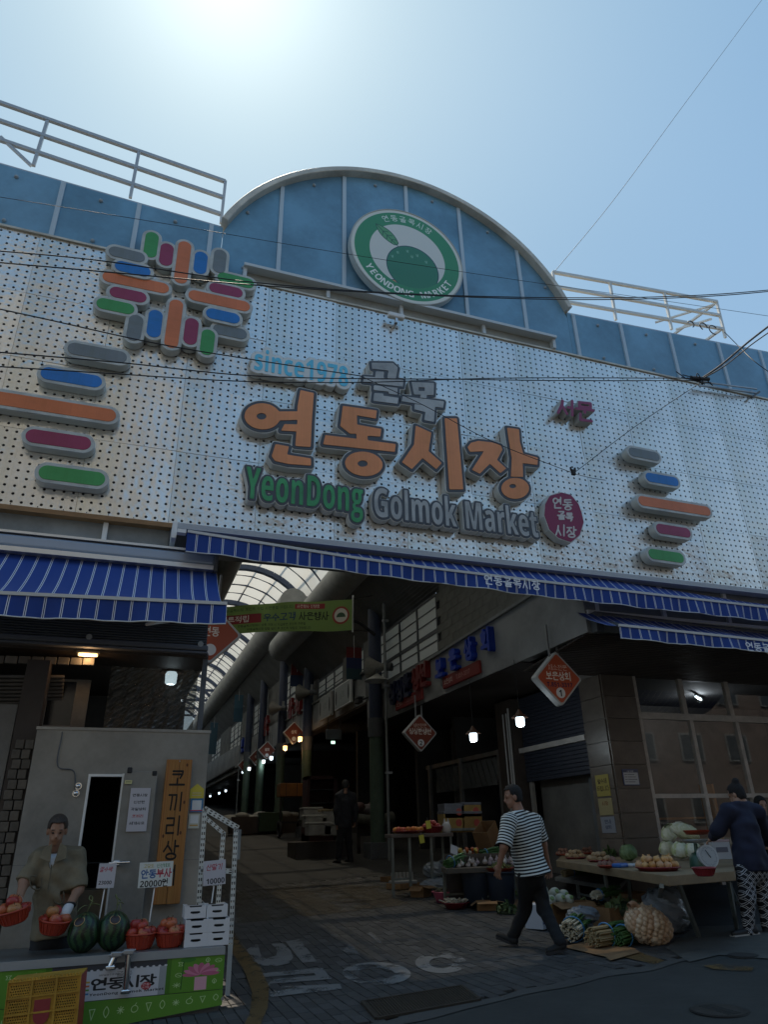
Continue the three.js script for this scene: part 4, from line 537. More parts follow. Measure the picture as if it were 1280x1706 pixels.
{ // banner across the alley
  const z = -17, TL = onZ(340, 1012, z), TR = onZ(588, 998, z), BR = onZ(587, 1050, z), BL = onZ(340, 1056, z);
  const tex = canvasTex(1536, 320, (g) => {
    g.fillStyle = '#7d9a52'; g.fillRect(0, 0, 1536, 320); write(g, '연동골목시장 포인트 적립 사은품을 드립니다', 180, 34, 34, '#26402a', { w: 0.08 });
    g.fillStyle = '#8c2d34'; g.fillRect(60, 108, 500, 104); write(g, '포인트적립', 90, 124, 70, '#e5e0d8', { w: 0.12 }); write(g, '우수고객', 585, 116, 82, '#29466a', { w: 0.13 }); write(g, '사은행사', 950, 116, 82, '#20281f', { w: 0.13 });
    g.fillStyle = '#9a3238'; g.fillRect(905, 26, 330, 54); write(g, '사은행사 진행중', 925, 34, 34, '#dfd5c8');
    write(g, '연동골목시장에서 상품 구매 시 지급받은 포인트 쿠폰을', 330, 226, 27, '#22301e', { w: 0.09 }); write(g, '연동골목시장 앱을 설치 후 포인트 적립도 가능합니다', 420, 270, 27, '#22301e', { w: 0.09 });
    g.fillStyle = '#a5463f'; g.beginPath(); g.arc(1410, 160, 92, 0, 7); g.fill(); g.fillStyle = '#d8d6c8'; g.beginPath(); g.arc(1410, 160, 72, 0, 7); g.fill(); g.fillStyle = '#3f5f46'; g.beginPath(); g.arc(1410, 180, 48, Math.PI, 0); g.fill();
  });
  const g = quadGeo(BL, BR, TR, TL, 16, 4), pp = g.attributes.position; for (let i = 0; i < pp.count; i++) pp.setZ(i, pp.getZ(i) + 0.05 * Math.sin(pp.getX(i) * 2.3) + 0.03 * Math.sin(pp.getX(i) * 5 + pp.getY(i) * 3)); g.computeVertexNormals();
  const t = thing('banner', 'long green market banner with red tag strung across the alley', 'banner'); part(t, 'cloth', g, new THREE.MeshPhysicalMaterial({ map: tex, roughness: 0.7, transmission: 0.12, thickness: 0, side: THREE.DoubleSide }));
  part(t, 'pole', rod(TR.clone().add(V(0.01, 0.1, 0)), BR.clone().add(V(0.01, -0.05, 0)), 0.025), M.alu); part(t, 'rope', [rod(TR, onZ(622, 992, z - 1), 0.012, 5), rod(BR, onZ(622, 1052, z - 1), 0.012, 5)], M.dark);
}
// flags and sign boxes on the second fascia
{
  const X = 6.7; const board = (a, b, h, label, mat) => { const A = onX(...a, X), B = onX(...b, X), t = thing('sign_board', label, 'sign', [X - 0.08, (A.y + B.y) / 2, (A.z + B.z) / 2]); const w = Math.abs(A.z - B.z); part(t, 'panel', rbox(0.08, h, w, 0, 0, 0, 0.01), mat); const f = part(t, 'lettering', new THREE.PlaneGeometry(w * 0.94, h * 0.9), new THREE.MeshStandardMaterial({ roughness: 0.6, map: canvasTex(256, 128, (g) => { g.fillStyle = '#8e9493'; g.fillRect(0, 0, 256, 128); g.fillStyle = '#23262a'; g.beginPath(); g.ellipse(24, 64, 14, 44, 0, 0, 7); g.fill(); g.beginPath(); g.ellipse(232, 64, 14, 44, 0, 0, 7); g.fill(); write(g, '상회', 88, 40, 44, '#5d6d68', { w: 0.07 }); }) }), [-0.045, 0, 0]); f.rotation.y = -Math.PI / 2; return t; };
  board([563, 1164], [590, 1152], 0.75, 'white sign board with dark ovals on the second fascia', M.white); board([537, 1183], [557, 1172], 0.8, 'pale barred sign board beside the oval sign board', std([0.4, 0.4, 0.38], 0.6));
  const fl = (px, py, X1, h, cols, label) => { const p = onX(px, py, X1), t = thing('street_flag', label, 'flag', p); cols.forEach((c, i) => part(t, 'cloth_band', box(0.5, h / cols.length - 0.002, 0.012, 0, h / 2 - (i + 0.5) * h / cols.length, 0), std(c, 0.8))); part(t, 'rod', cyl(0.015, 0.015, 0.7, 0, h / 2 + 0.02, 0, 8).rotateZ(0), M.steel); };
  fl(590, 1105, 6.5, 1.0, [[0.15, 0.02, 0.02], [0.03, 0.04, 0.12], [0.03, 0.07, 0.09]], 'small red and navy flag above the second fascia'); fl(495, 1125, 6.3, 0.9, [[0.15, 0.02, 0.02], [0.03, 0.05, 0.12]], 'small red and navy flag behind the banner'); fl(397, 1180, 6.0, 1.5, [[0.06, 0.14, 0.2], [0.04, 0.1, 0.15]], 'pale blue hanging flag far up the alley'); fl(355, 1230, 5.6, 2, [[0.05, 0.11, 0.16]], 'dim blue hanging flag deepest in the alley');
  const p = onX(598, 1168, X - 0.3), t = thing('security_camera', 'dark box camera on the end of the second fascia', 'security camera', p); part(t, 'body', rbox(0.14, 0.14, 0.4, 0, 0, 0, 0.02), M.dark); part(t, 'hood', box(0.18, 0.02, 0.46, 0, 0.085, 0.02), M.greyD); part(t, 'mount', rod(V(0, 0, 0), V(0.3, 0.12, 0), 0.025), M.dark);
}
// pendant bulbs
function pendant(p, label, warm, lit, cord = 0.9) {
  const t = thing('pendant_lamp', label, 'lamp', p, 'bulb lamps hanging in the market');
  part(t, 'shade', lathe([[0.02, 0.19], [0.035, 0.16], [0.06, 0.12], [0.15, 0.05], [0.155, 0.04], [0.14, 0.045], [0.05, 0.1], [0, 0.12]], 22), worn([0.12, 0.06, 0.04], 0.5, 1)); part(t, 'bulb', lathe([[0, -0.11], [0.05, -0.11], [0.075, -0.09], [0.08, 0.03], [0.06, 0.06], [0, 0.07]], 18), warm ? M.glowWarm : M.glow); part(t, 'cord', cyl(0.006, 0.006, cord, 0, 0.18 + cord / 2, 0, 5), M.dark);
  if (lit) { const l = new THREE.PointLight(warm ? 0xffc78a : 0xe6f6ff, lit, 14, 2); l.position.copy(t.position).add(V(0, -0.17, 0)); l.castShadow = true; scene.add(l); } return t;
}
{
  pendant(onZ(867, 1200, -11.2), 'white bulb lamp under a conical shade nearest the tiled pillar', false, 0.45); pendant(onZ(789, 1226, -13), 'white bulb lamp under a conical shade between the diamond signs', false, 0.45); pendant(onZ(285, 1127, -9.9), 'white bulb lamp over the left cold room', false, 0.12);
  [[500, 1230, -26, 1, 'warm bulb beside the third diamond sign'], [475, 1245, -28, 1, 'warm bulb left of the third diamond sign'], [452, 1262, -33, 0, 'white bulb under the fourth diamond sign'], [439, 1268, -36, 0, 'white bulb under the fifth diamond sign'], [415, 1280, -39, 0, 'white bulb under the sixth diamond sign'], [405, 1285, -42, 0, 'white bulb left of the sixth diamond sign'], [376, 1317, -58, 0, 'tiny white bulb far up the alley'], [365, 1321, -62, 0, 'tiny white bulb farther up the alley'], [350, 1326, -70, 0, 'tiny white bulb deepest in the alley']].forEach(([x, y, z, w, l], i) => pendant(onZ(x, y, z), l, !!w, i < 5 ? 0.3 : 0, 0.8));
}
// alley end and left side
{
  const t = thing('arcade_building', 'dark shop building along the left side of the alley behind the cold room', 'building');
  part(t, 'wall', [box2(0.2, 0.9, 2.6, 8.4, -12.2, FAR), box2(0.2, 0.9, -0.3, 2.6, -14, FAR)], M.wallR); part(t, 'eaves_drum', [new THREE.CylinderGeometry(0.52, 0.52, 70, 32).rotateX(Math.PI / 2).translate(2.0, 8.45, -45.5), box2(0.9, 2.0, 8.2, 8.4, -9.4, FAR)], M.drum);
  part(t, 'end_wall', box2(0.2, 16, 0, 9.5, FAR - 0.3, FAR), M.wallD);
  for (let k = 0; k < 8; k++) part(t, 'fascia', box2(0.9, 1.3, 4.6 + k * 0.25, 5.5 + k * 0.25, -16 - k * 8, -23.6 - k * 8), M.fascia);
}
// ---------------------------------------------------------------- striped awnings
{
  const stripe = canvasTex(128, 64, (g) => { g.fillStyle = '#103a8a'; g.fillRect(0, 0, 128, 64); g.fillStyle = '#dfe4ee'; g.fillRect(55, 0, 6, 64); g.fillRect(68, 0, 6, 64); g.fillStyle = '#0c225c'; g.fillRect(61, 0, 7, 64); });
  const cloth = new THREE.MeshPhysicalMaterial({ map: stripe, roughness: 0.75, transmission: 0.1, thickness: 0, side: THREE.DoubleSide }), P = 0.165;
  const sheet = (nu, nv, fn) => { const Pp = [], U = [], I = []; for (let j = 0; j <= nv; j++) for (let i = 0; i <= nu; i++) { const p = fn(i / nu, j / nv); Pp.push(p.x, p.y, p.z); U.push(p.x / P, j / nv); } for (let j = 0; j < nv; j++) for (let i = 0; i < nu; i++) { const o = j * (nu + 1) + i; I.push(o, o + 1, o + nu + 2, o, o + nu + 2, o + nu + 1); } const g = new THREE.BufferGeometry(); g.setAttribute('position', new THREE.Float32BufferAttribute(Pp, 3)); g.setAttribute('uv', new THREE.Float32BufferAttribute(U, 2)); g.setIndex(I); g.computeVertexNormals(); return g; };
  function awning(label, x0, x1, back, front, val, sag) { // back(x), front(x) give points, val(x) the drop of the valance
    const t = thing('awning', label, 'awning'), at = (u) => x0 + (x1 - x0) * u;
    part(t, 'canopy', sheet(60, 10, (u, v) => { const x = at(u), b = back(x), f = front(x); const w = Math.sin(v * Math.PI) * (0.016 * Math.sin(x * 4.1 + v * 3) + 0.008 * Math.sin(x * 17 - v * 5)); return V(x, f.y + (b.y - f.y) * Math.pow(v, 1.0 + sag) + w, f.z + (b.z - f.z) * Math.pow(v, 1 - sag * 0.45)); }), cloth);
    part(t, 'valance', sheet(Math.ceil((x1 - x0) * 24), 4, (u, v) => { const x = at(u), f = front(x); return V(x, f.y - val(x) * (1 - v), f.z + 0.01 + (1 - v) * (0.022 * Math.sin(x * 8.3) + 0.009 * Math.sin(x * 23) + 0.012 * Math.sin(x * 3.1))); }), cloth);
    const pts = Array.from({ length: 13 }, (_, i) => front(at(i / 12))); part(t, 'front_bar', mg(pts.slice(1).map((p, i) => bar(pts[i].clone().add(V(0, 0.0, 0.012)), p.clone().add(V(0, 0.0, 0.012)), 0.03, 0.035))), std([0.55, 0.55, 0.53], 0.5));
    part(t, 'hem', tube(Array.from({ length: 60 }, (_, i) => { const x = at(i / 59), f = front(x); return V(x, f.y - val(x), f.z + 0.01 + 0.022 * Math.sin(x * 8.3) + 0.009 * Math.sin(x * 23) + 0.012 * Math.sin(x * 3.1)); }), 0.008, 160, 5), std([0.6, 0.62, 0.62], 0.7)); return t;
  }
  const print = (t, x, y, z, h, w, rot = 0) => { const tx = canvasTex(512, 96, (g) => { g.clearRect(0, 0, 512, 96); write(g, '연동골목시장', 6, 12, 70, '#e6eaf0', { w: 0.12, wide: 0.98, gap: 0.17 }); }); const m = part(t, 'lettering', new THREE.PlaneGeometry(w, h), new THREE.MeshStandardMaterial({ map: tx, transparent: true, alphaTest: 0.3, roughness: 0.7 }), [x, y, z]); m.rotation.z = rot; };
  const la = awning('blue awning with paired white stripes, left one, pulled out over the fruit stall', -3.2, 0.9, (x) => V(x, 4.7, -8.9), (x) => V(x, 3.82 + (x - 0.9) * 0.035, -7.5), () => 0.235, 0.35);
  part(la, 'arm', [rod(V(0.5, 4.0, -8.9), V(0.1, 3.72, -8.2), 0.02), rod(V(0.1, 3.72, -8.2), V(0.55, 3.76, -7.55), 0.02)], M.white);
  const lin = (x, q) => { for (let i = 1; i < q.length; i++) if (x <= q[i][0] || i === q.length - 1) { const [a, b] = q[i - 1], [c, d] = q[i]; return b + (d - b) * (x - a) / (c - a); } };
  const ma = awning('long blue awning with paired white stripes rolled in above the alley mouth', 0.456, 13.6, (x) => V(x, lin(x, [[0, 5.14], [3.1, 5.17], [7, 5.2], [10, 5.06], [13, 5.02]]), -8.92), (x) => V(x, lin(x, [[0.456, 5.04], [3.12, 4.9], [6, 4.86], [10, 4.83], [13, 4.81]]), -8.5), (x) => lin(x, [[0.45, 0.27], [3.1, 0.2], [6, 0.235], [10, 0.245], [13, 0.245]]), 0.3);
  { const a = onZ(806, 963, -8.47), b = onZ(902, 978, -8.47); print(ma, (a.x + b.x) / 2 + 0.02, (a.y + b.y) / 2 - 0.005, -8.462, 0.19, b.x - a.x + 0.05, -0.015); }
  part(ma, 'cassette', [box2(0.3, 13.6, 5.2, 5.28, -9.0, -8.8)], std([0.4, 0.42, 0.44], 0.4)); part(ma, 'end_bracket', [box2(0.27, 0.33, 4.98, 5.2, -9.0, -8.6), box2(0.33, 0.44, 5.02, 5.07, -8.6, -8.5)], M.white);
  const ra = awning('short blue awning with paired white stripes over the vegetable stall, right one', 6.5, 13.6, (x) => V(x, 4.58 - (x - 7) * 0.02, -8.95), (x) => V(x, 4.124 - (x - 6.5) * 0.016, -8.0), () => 0.185, 0.3);
  { const a = onZ(1240, 1076, -7.98); print(ra, a.x + 0.52, a.y - 0.02, -7.945, 0.17, 1.05, -0.015); }
  part(ra, 'arm', [rod(V(6.95, 4.5, -9), V(6.9, 4.3, -8.5), 0.03), rod(V(6.9, 4.3, -8.5), V(6.6, 4.12, -8.03), 0.025)], M.greyD); part(ra, 'roller', [rod(V(6.95, 4.6, -8.97), V(13.6, 4.45, -8.97), 0.045), box2(6.82, 6.95, 4.3, 4.62, -9.05, -8.9)], M.greyD);
  const t = thing('awning_cassette', 'grey blue metal housing above the left awning', 'awning housing'); part(t, 'housing', [rbox(4.6, 0.16, 0.3, -1.44, 4.79, -8.9, 0.04)], std([0.3, 0.36, 0.45], 0.4, { metalness: 0.4 })); part(t, 'rail', [box2(-4, 0.84, 4.88, 4.91, -9.0, -8.74), box2(-4, 0.84, 4.64, 4.7, -9.0, -8.72)], M.alu); part(t, 'end_cap', rbox(0.05, 0.3, 0.32, 0.87, 4.78, -8.9, 0.01), M.greyD);
}
// ---------------------------------------------------------------- left shop front behind the stall
{
  const t = thing('left_shop_building', 'dark shop front with roller shutter housing behind the fruit stall', 'shop front');
  part(t, 'shutter_housing', [box2(-4, 0.86, 3.66, 4.62, -9.25, -8.95)], M.greyD);
  for (let k = 0; k < 26; k++) part(t, 'shutter_slat', rbox(4.86, 0.028, 0.03, -1.57, 3.72 + k * 0.0315, -8.94, 0.012, 1), std([0.09, 0.1, 0.11], 0.45, { metalness: 0.4 }));
  part(t, 'shutter_bottom_bar', [rbox(4.9, 0.07, 0.1, -1.57, 3.66, -8.95, 0.02), rbox(4.9, 0.03, 0.16, -1.57, 3.6, -8.98, 0.01)], std([0.12, 0.13, 0.15], 0.5)); part(t, 'shutter_cap', [onZ(148, 1061, -8.9), onZ(334, 1073, -8.9)].map((p) => cyl(0.035, 0.035, 0.02, 0, 0, 0, 16).rotateX(Math.PI / 2).translate(p.x, p.y, -8.905)), std([0.4, 0.4, 0.38], 0.5));
  part(t, 'ceiling', box2(-5, 0.9, 3.55, 3.6, -13, -9), M.brownD); part(t, 'back_wall', box2(-5, 0.9, -0.2, 3.6, -12.2, -12), M.wallD); part(t, 'side_wall', box2(-5.2, -5, -0.2, 5.3, -12.2, -9), M.wallD); part(t, 'corner_post', [box2(0.84, 0.9, 2.55, 3.62, -9.1, -9.02)], M.greyD);
  // corrugated roof piece and brick course, upper left
  const cor = []; for (let k = 0; k < 12; k++) cor.push(cyl(0.03, 0.03, 1.4, -1.5, 3.32 - k * 0.0, -9.35 - k * 0.055, 8).rotateZ(0)); part(t, 'corrugated_sheet', Array.from({ length: 16 }, (_, k) => rod(V(-2.6, 3.2 - k * 0.035, -9.2 - k * 0.05), V(-0.75, 3.28 - k * 0.035, -9.2 - k * 0.05), 0.022, 6)), worn([0.14, 0.13, 0.12], 0.6, 1));
  const br = [0, 1, 2].map((i) => worn([0.13 + 0.02 * i, 0.12 + 0.018 * i, 0.105 + 0.015 * i], 0.8, 1 + i)); for (let k = 0; k < 9; k++) part(t, 'brick', rbox(0.13, 0.09, 0.06, -1.62 + k * 0.14, 3.42 + k * 0.004, -9.1, 0.01, 1), br[k % 3]);
  for (let k = 0; k < 22; k++) for (const s of [0, 1]) part(t, 'brick', rbox(0.085, 0.095, 0.05, -1.07 + s * 0.095 + (k % 2) * 0.02, 0.3 + k * 0.103, -8.85, 0.008, 1), br[(k * 2 + s) % 3]);
  part(t, 'pier', box2(-1.14, -0.9, -0.2, 3.4, -9.2, -8.88), M.brownD); part(t, 'panel', box2(-1.4, -1.16, 0.1, 2.9, -9.0, -8.95), worn([0.2, 0.2, 0.19], 0.6, 0.8));
  // framed dark window unit above the cold room
  const A = onZ(78, 1135, -9.5), B = onZ(140, 1210, -9.5); const w = part(t, 'window', [box2(A.x, B.x, A.y, A.y + 0.03, -9.52, -9.46), box2(A.x, A.x + 0.04, B.y, A.y, -9.52, -9.46), box2(B.x - 0.16, B.x, B.y, A.y, -9.52, -9.46), box2(A.x, B.x, B.y - 0.03, B.y, -9.52, -9.46)], worn([0.15, 0.15, 0.14], 0.6, 1)); part(w, 'pane', box2(A.x + 0.04, B.x - 0.16, B.y, A.y, -9.51, -9.49), std([0.01, 0.012, 0.015], 0.15));
  // crumpled clear plastic sheet hung behind the cold room
  const g = quadGeo(V(-0.25, 2.5, -9.9), V(0.86, 2.5, -9.9), V(0.86, 3.58, -9.75), V(-0.25, 3.58, -9.75), 90, 70), p = g.attributes.position; for (let i = 0; i < p.count; i++) { const x = p.getX(i), y = p.getY(i), s = x * 1.0 - y * 0.45; p.setZ(i, p.getZ(i) + 0.02 * Math.sin(s * 34 + 2 * Math.sin(y * 7)) + 0.012 * Math.sin(s * 71 + y * 13) + 0.008 * Math.sin(x * 57 - y * 90)); } g.computeVertexNormals(); part(t, 'plastic_sheet', g, new THREE.MeshPhysicalMaterial({ color: 0x8a8d8c, roughness: 0.08, transmission: 0.75, thickness: 0, side: THREE.DoubleSide }));
  const L = onZ(146, 1091, -9.02), u = thing('tube_lamp', 'short warm tube light under the left shutter housing', 'lamp', L); part(u, 'tube', rbox(0.22, 0.035, 0.05, 0, 0, 0, 0.012), M.glowWarm); part(u, 'housing', box(0.26, 0.02, 0.07, 0, 0.03, 0), M.greyD); const pl = new THREE.PointLight(0xffc78a, 0.12); pl.position.copy(L).add(V(0, -0.06, 0.04)); scene.add(pl);
  const dp = onZ(355, 1056, -9.3); diamond(352, 1056, 0.42, -9.6, 'orange diamond sign half hidden by the right end of the left awning', signTex('', '연동', '', '', '#b5532f'));
}
// cold room
const coldRoom = thing('cold_room', 'pale insulated cold room with open dark doorway behind the fruit stall', 'cold room');
{
  const t = coldRoom, z = -8.5, x0 = -0.87, x1 = 0.94, yt = 2.58, wall = worn([0.3, 0.285, 0.25], 0.6, 0.5), q = (x, y, zz = z) => onZ(x, y, zz), dx0 = q(150, 1300).x, dx1 = q(203, 1300).x, dy = q(150, 1294).y;
  part(t, 'front_wall', [box2(x0, dx0, -0.2, yt, z - 0.1, z), box2(dx1, x1, -0.2, yt, z - 0.1, z), box2(dx0, dx1, dy, yt, z - 0.1, z)], wall); part(t, 'side_wall', box2(x1 - 0.1, x1, -0.2, yt, -11, z - 0.1), wall); part(t, 'side_wall', box2(x0, x0 + 0.1, -0.2, yt, -11, z - 0.1), wall); part(t, 'roof', box2(x0 - 0.01, x1 + 0.01, yt, yt + 0.03, -11, z + 0.01), worn([0.36, 0.34, 0.3], 0.6, 0.6)); part(t, 'rear_wall', box2(x0, x1, -0.2, yt, -11.1, -11), M.wallD);
  part(t, 'door_frame', [box2(dx0 - 0.025, dx0, -0.2, dy + 0.025, z, z + 0.02), box2(dx0, dx1, dy, dy + 0.025, z, z + 0.02), box2(dx1 - 0.005, dx1 + 0.03, -0.2, dy + 0.025, z + 0.0, z + 0.1)], M.white);
  const d0 = q(203, 1300, -8.36).x + 0.015, d1 = q(262, 1290, -8.36).x, dt = q(230, 1285, -8.36).y, s = new THREE.Shape(), r = 0.05; s.moveTo(d0, -0.1); s.lineTo(d1, -0.1); s.lineTo(d1, dt - r); s.quadraticCurveTo(d1, dt, d1 - r, dt); s.lineTo(d0 + r, dt); s.quadraticCurveTo(d0, dt, d0, dt - r); const door = part(t, 'door', extr(s, 0.1, 0.006), worn([0.26, 0.25, 0.22], 0.55, 0.6), [0, 0, -8.47]);
  part(door, 'handle', [rod(V(d0 - 0.04, q(195, 1438, -8.3).y, 0.14), V(d0 + 0.16, q(200, 1437, -8.3).y, 0.16), 0.012), rbox(0.07, 0.05, 0.05, d0 + 0.03, q(198, 1438, -8.3).y, 0.12, 0.01)], M.chrome);
  part(door, 'bracket', [rbox(0.05, 0.06, 0.04, d0 + 0.05, dt + 0.01, 0.1, 0.012), rbox(0.05, 0.05, 0.03, d1 - 0.03, dt - 0.02, 0.1, 0.01)], M.dark);
  part(t, 'latch', [[130, 1310], [126, 1322]].map(([x, y]) => { const p = q(x, y); return mg(ball(0.026, p.x, p.y, z + 0.03, 12, 8), cyl(0.035, 0.035, 0.012, 0, 0, 0, 14).rotateX(Math.PI / 2).translate(p.x, p.y, z + 0.006)); }), M.chrome);
  for (const [x, y, w, h] of [[-0.2, 0, 0.5, 0.34], [-0.18, 0.34, 0.46, 0.3], [-0.22, 0.64, 0.44, 0.28]]) part(t, 'stored_box', rbox(w, h, 0.4, x + 0.1, y + 0.1 + h / 2, -9.0, 0.01), worn([0.3, 0.24, 0.16], 0.8, 1)); part(t, 'wall_cable', tube([V(-0.62, 2.56, z + 0.012), V(-0.6, 2.2, z + 0.014), V(-0.45, q(128, 1318).y + 0.2, z + 0.014), V(q(128, 1318).x - 0.02, q(128, 1318).y, z + 0.014)], 0.006, 30, 5), M.greyD); part(t, 'wall_seam', box2(x0, x1, 1.28, 1.283, z, z + 0.001), M.greyD);
  const note = (name, label, cat, ax, ay, bx, by, zz, tex, rot = 0, th = 0.004) => { const a = q(ax, ay, zz), b = q(bx, by, zz), m = thing(name, label, cat, [(a.x + b.x) / 2, (a.y + b.y) / 2, zz]); m.rotation.z = rot; const w = b.x - a.x, h = a.y - b.y; part(m, 'backing', box(w, h, th, 0, 0, 0), M.white); part(m, 'print', new THREE.PlaneGeometry(w * 0.998, h * 0.998), new THREE.MeshStandardMaterial({ map: tex, roughness: 0.6 }), [0, 0, th / 2 + 0.0008]); return m; };
  const lines = (rows, bg = '#b9b7bd') => canvasTex(128, 384, (g) => { g.fillStyle = bg; g.fillRect(0, 0, 128, 384); rows.forEach(([s, c], i) => write(g, s, 64, 52 + i * 62, 24, c, { centre: true, w: 0.13 })); });
  note('paper_notice', 'white paper notice with five lines taped to the cold room door', 'notice', 218, 1313, 243, 1385, -8.35, lines([['연동시장', '#222'], ['신선한', '#222'], ['과일상회', '#222'], ['코끼리', '#a02020'], ['세개사요', '#222']]));
  note('name_tag', 'small yellow tag at the top of the cold room door', 'sticker', 208, 1300, 219, 1306, -8.35, canvasTex(32, 16, (g) => { g.fillStyle = '#c8c48a'; g.fillRect(0, 0, 32, 16); g.fillStyle = '#444'; g.fillRect(4, 6, 24, 3); }));
  note('payment_sticker', 'square blue edged sticker on the cold room wall', 'sticker', 318, 1330, 337, 1353, -8.49, canvasTex(64, 80, (g) => { g.fillStyle = '#2d6f9e'; g.fillRect(0, 0, 64, 80); g.fillStyle = '#c9ced0'; g.fillRect(8, 12, 48, 56); g.fillStyle = '#b03050'; g.fillRect(0, 68, 64, 6); }));
  note('payment_sticker', 'pale sticker with yellow foot below the blue edged one', 'sticker', 315, 1356, 331, 1380, -8.49, canvasTex(64, 96, (g) => { g.fillStyle = '#b7b9ae'; g.fillRect(0, 0, 64, 96); g.fillStyle = '#c9ced0'; g.fillRect(8, 10, 48, 52); g.fillStyle = '#b08a3a'; g.fillRect(8, 72, 48, 8); }));
  { const p = q(328, 1318, -8.49), m = thing('house_sticker', 'yellow house shaped sticker on the cold room wall', 'sticker', p), h = 0.075; part(m, 'plate', extr(shapeOf([[-h, -h], [h, -h], [h, h * 0.25], [0, h], [-h, h * 0.25]]), 0.006), std([0.55, 0.46, 0.05], 0.5)); part(m, 'print_line', [box(0.1, 0.01, 0.002, 0, -0.02, 0.007), box(0.1, 0.01, 0.002, 0, -0.045, 0.007)], std([0.5, 0.45, 0.25], 0.5)); }
  // long wooden name board, two planks
  const T0 = q(277, 1265, -8.42), T1 = q(320, 1268, -8.42), Bo = q(258, 1508, -8.42), W = T1.x - T0.x, H = T0.y - Bo.y, cx = (T0.x + T1.x) / 2 + 0.005;
  const n = thing('wooden_sign', 'tall two plank wooden name board with black brush lettering on the cold room', 'sign', [cx, (T0.y + Bo.y) / 2, -8.44]);
  const wt = canvasTex(256, 1024, (g) => { g.fillStyle = '#a9793f'; g.fillRect(0, 0, 256, 1024); const r = mulberry(4); for (let i = 0; i < 260; i++) { g.strokeStyle = `rgba(${90 + r() * 60},${50 + r() * 40},${15 + r() * 20},${0.08 + r() * 0.14})`; g.lineWidth = 1 + r() * 3; const x = r() * 256; g.beginPath(); g.moveTo(x, 0); g.bezierCurveTo(x + r() * 30 - 15, 340, x + r() * 30 - 15, 680, x + r() * 16 - 8, 1024); g.stroke(); } for (const [x, y] of [[206, 42], [210, 320], [40, 560], [200, 540], [160, 800]]) { g.fillStyle = 'rgba(60,25,8,.75)'; g.beginPath(); g.ellipse(x, y, 10, 13, 0, 0, 7); g.fill(); } });
  const gl = canvasTex(256, 1024, (g) => { g.clearRect(0, 0, 256, 1024); [...'코끼리상회'].forEach((c, i) => write(g, c, 52, 80 + i * 172, 128, '#100d0a', { w: 0.12, wide: 1.1 })); });
  for (const sgn of [-1, 1]) { const gg = rbox(W / 2 - 0.003, H, 0.03, sgn * W / 4, 0, 0, 0.006), u2 = gg.attributes.uv, pp = gg.attributes.position; for (let i = 0; i < pp.count; i++) u2.setXY(i, pp.getX(i) / W + 0.5, pp.getY(i) / H + 0.5); part(n, 'plank', gg, new THREE.MeshStandardMaterial({ map: wt, roughness: 0.65 })); }
  part(n, 'lettering', new THREE.PlaneGeometry(W, H), new THREE.MeshStandardMaterial({ map: gl, transparent: true, alphaTest: 0.4, roughness: 0.7 }), [0, 0, 0.0165]); part(n, 'nail', [ball(0.008, 0, H / 2 - 0.02, 0.018, 8, 6)], M.steel);
}
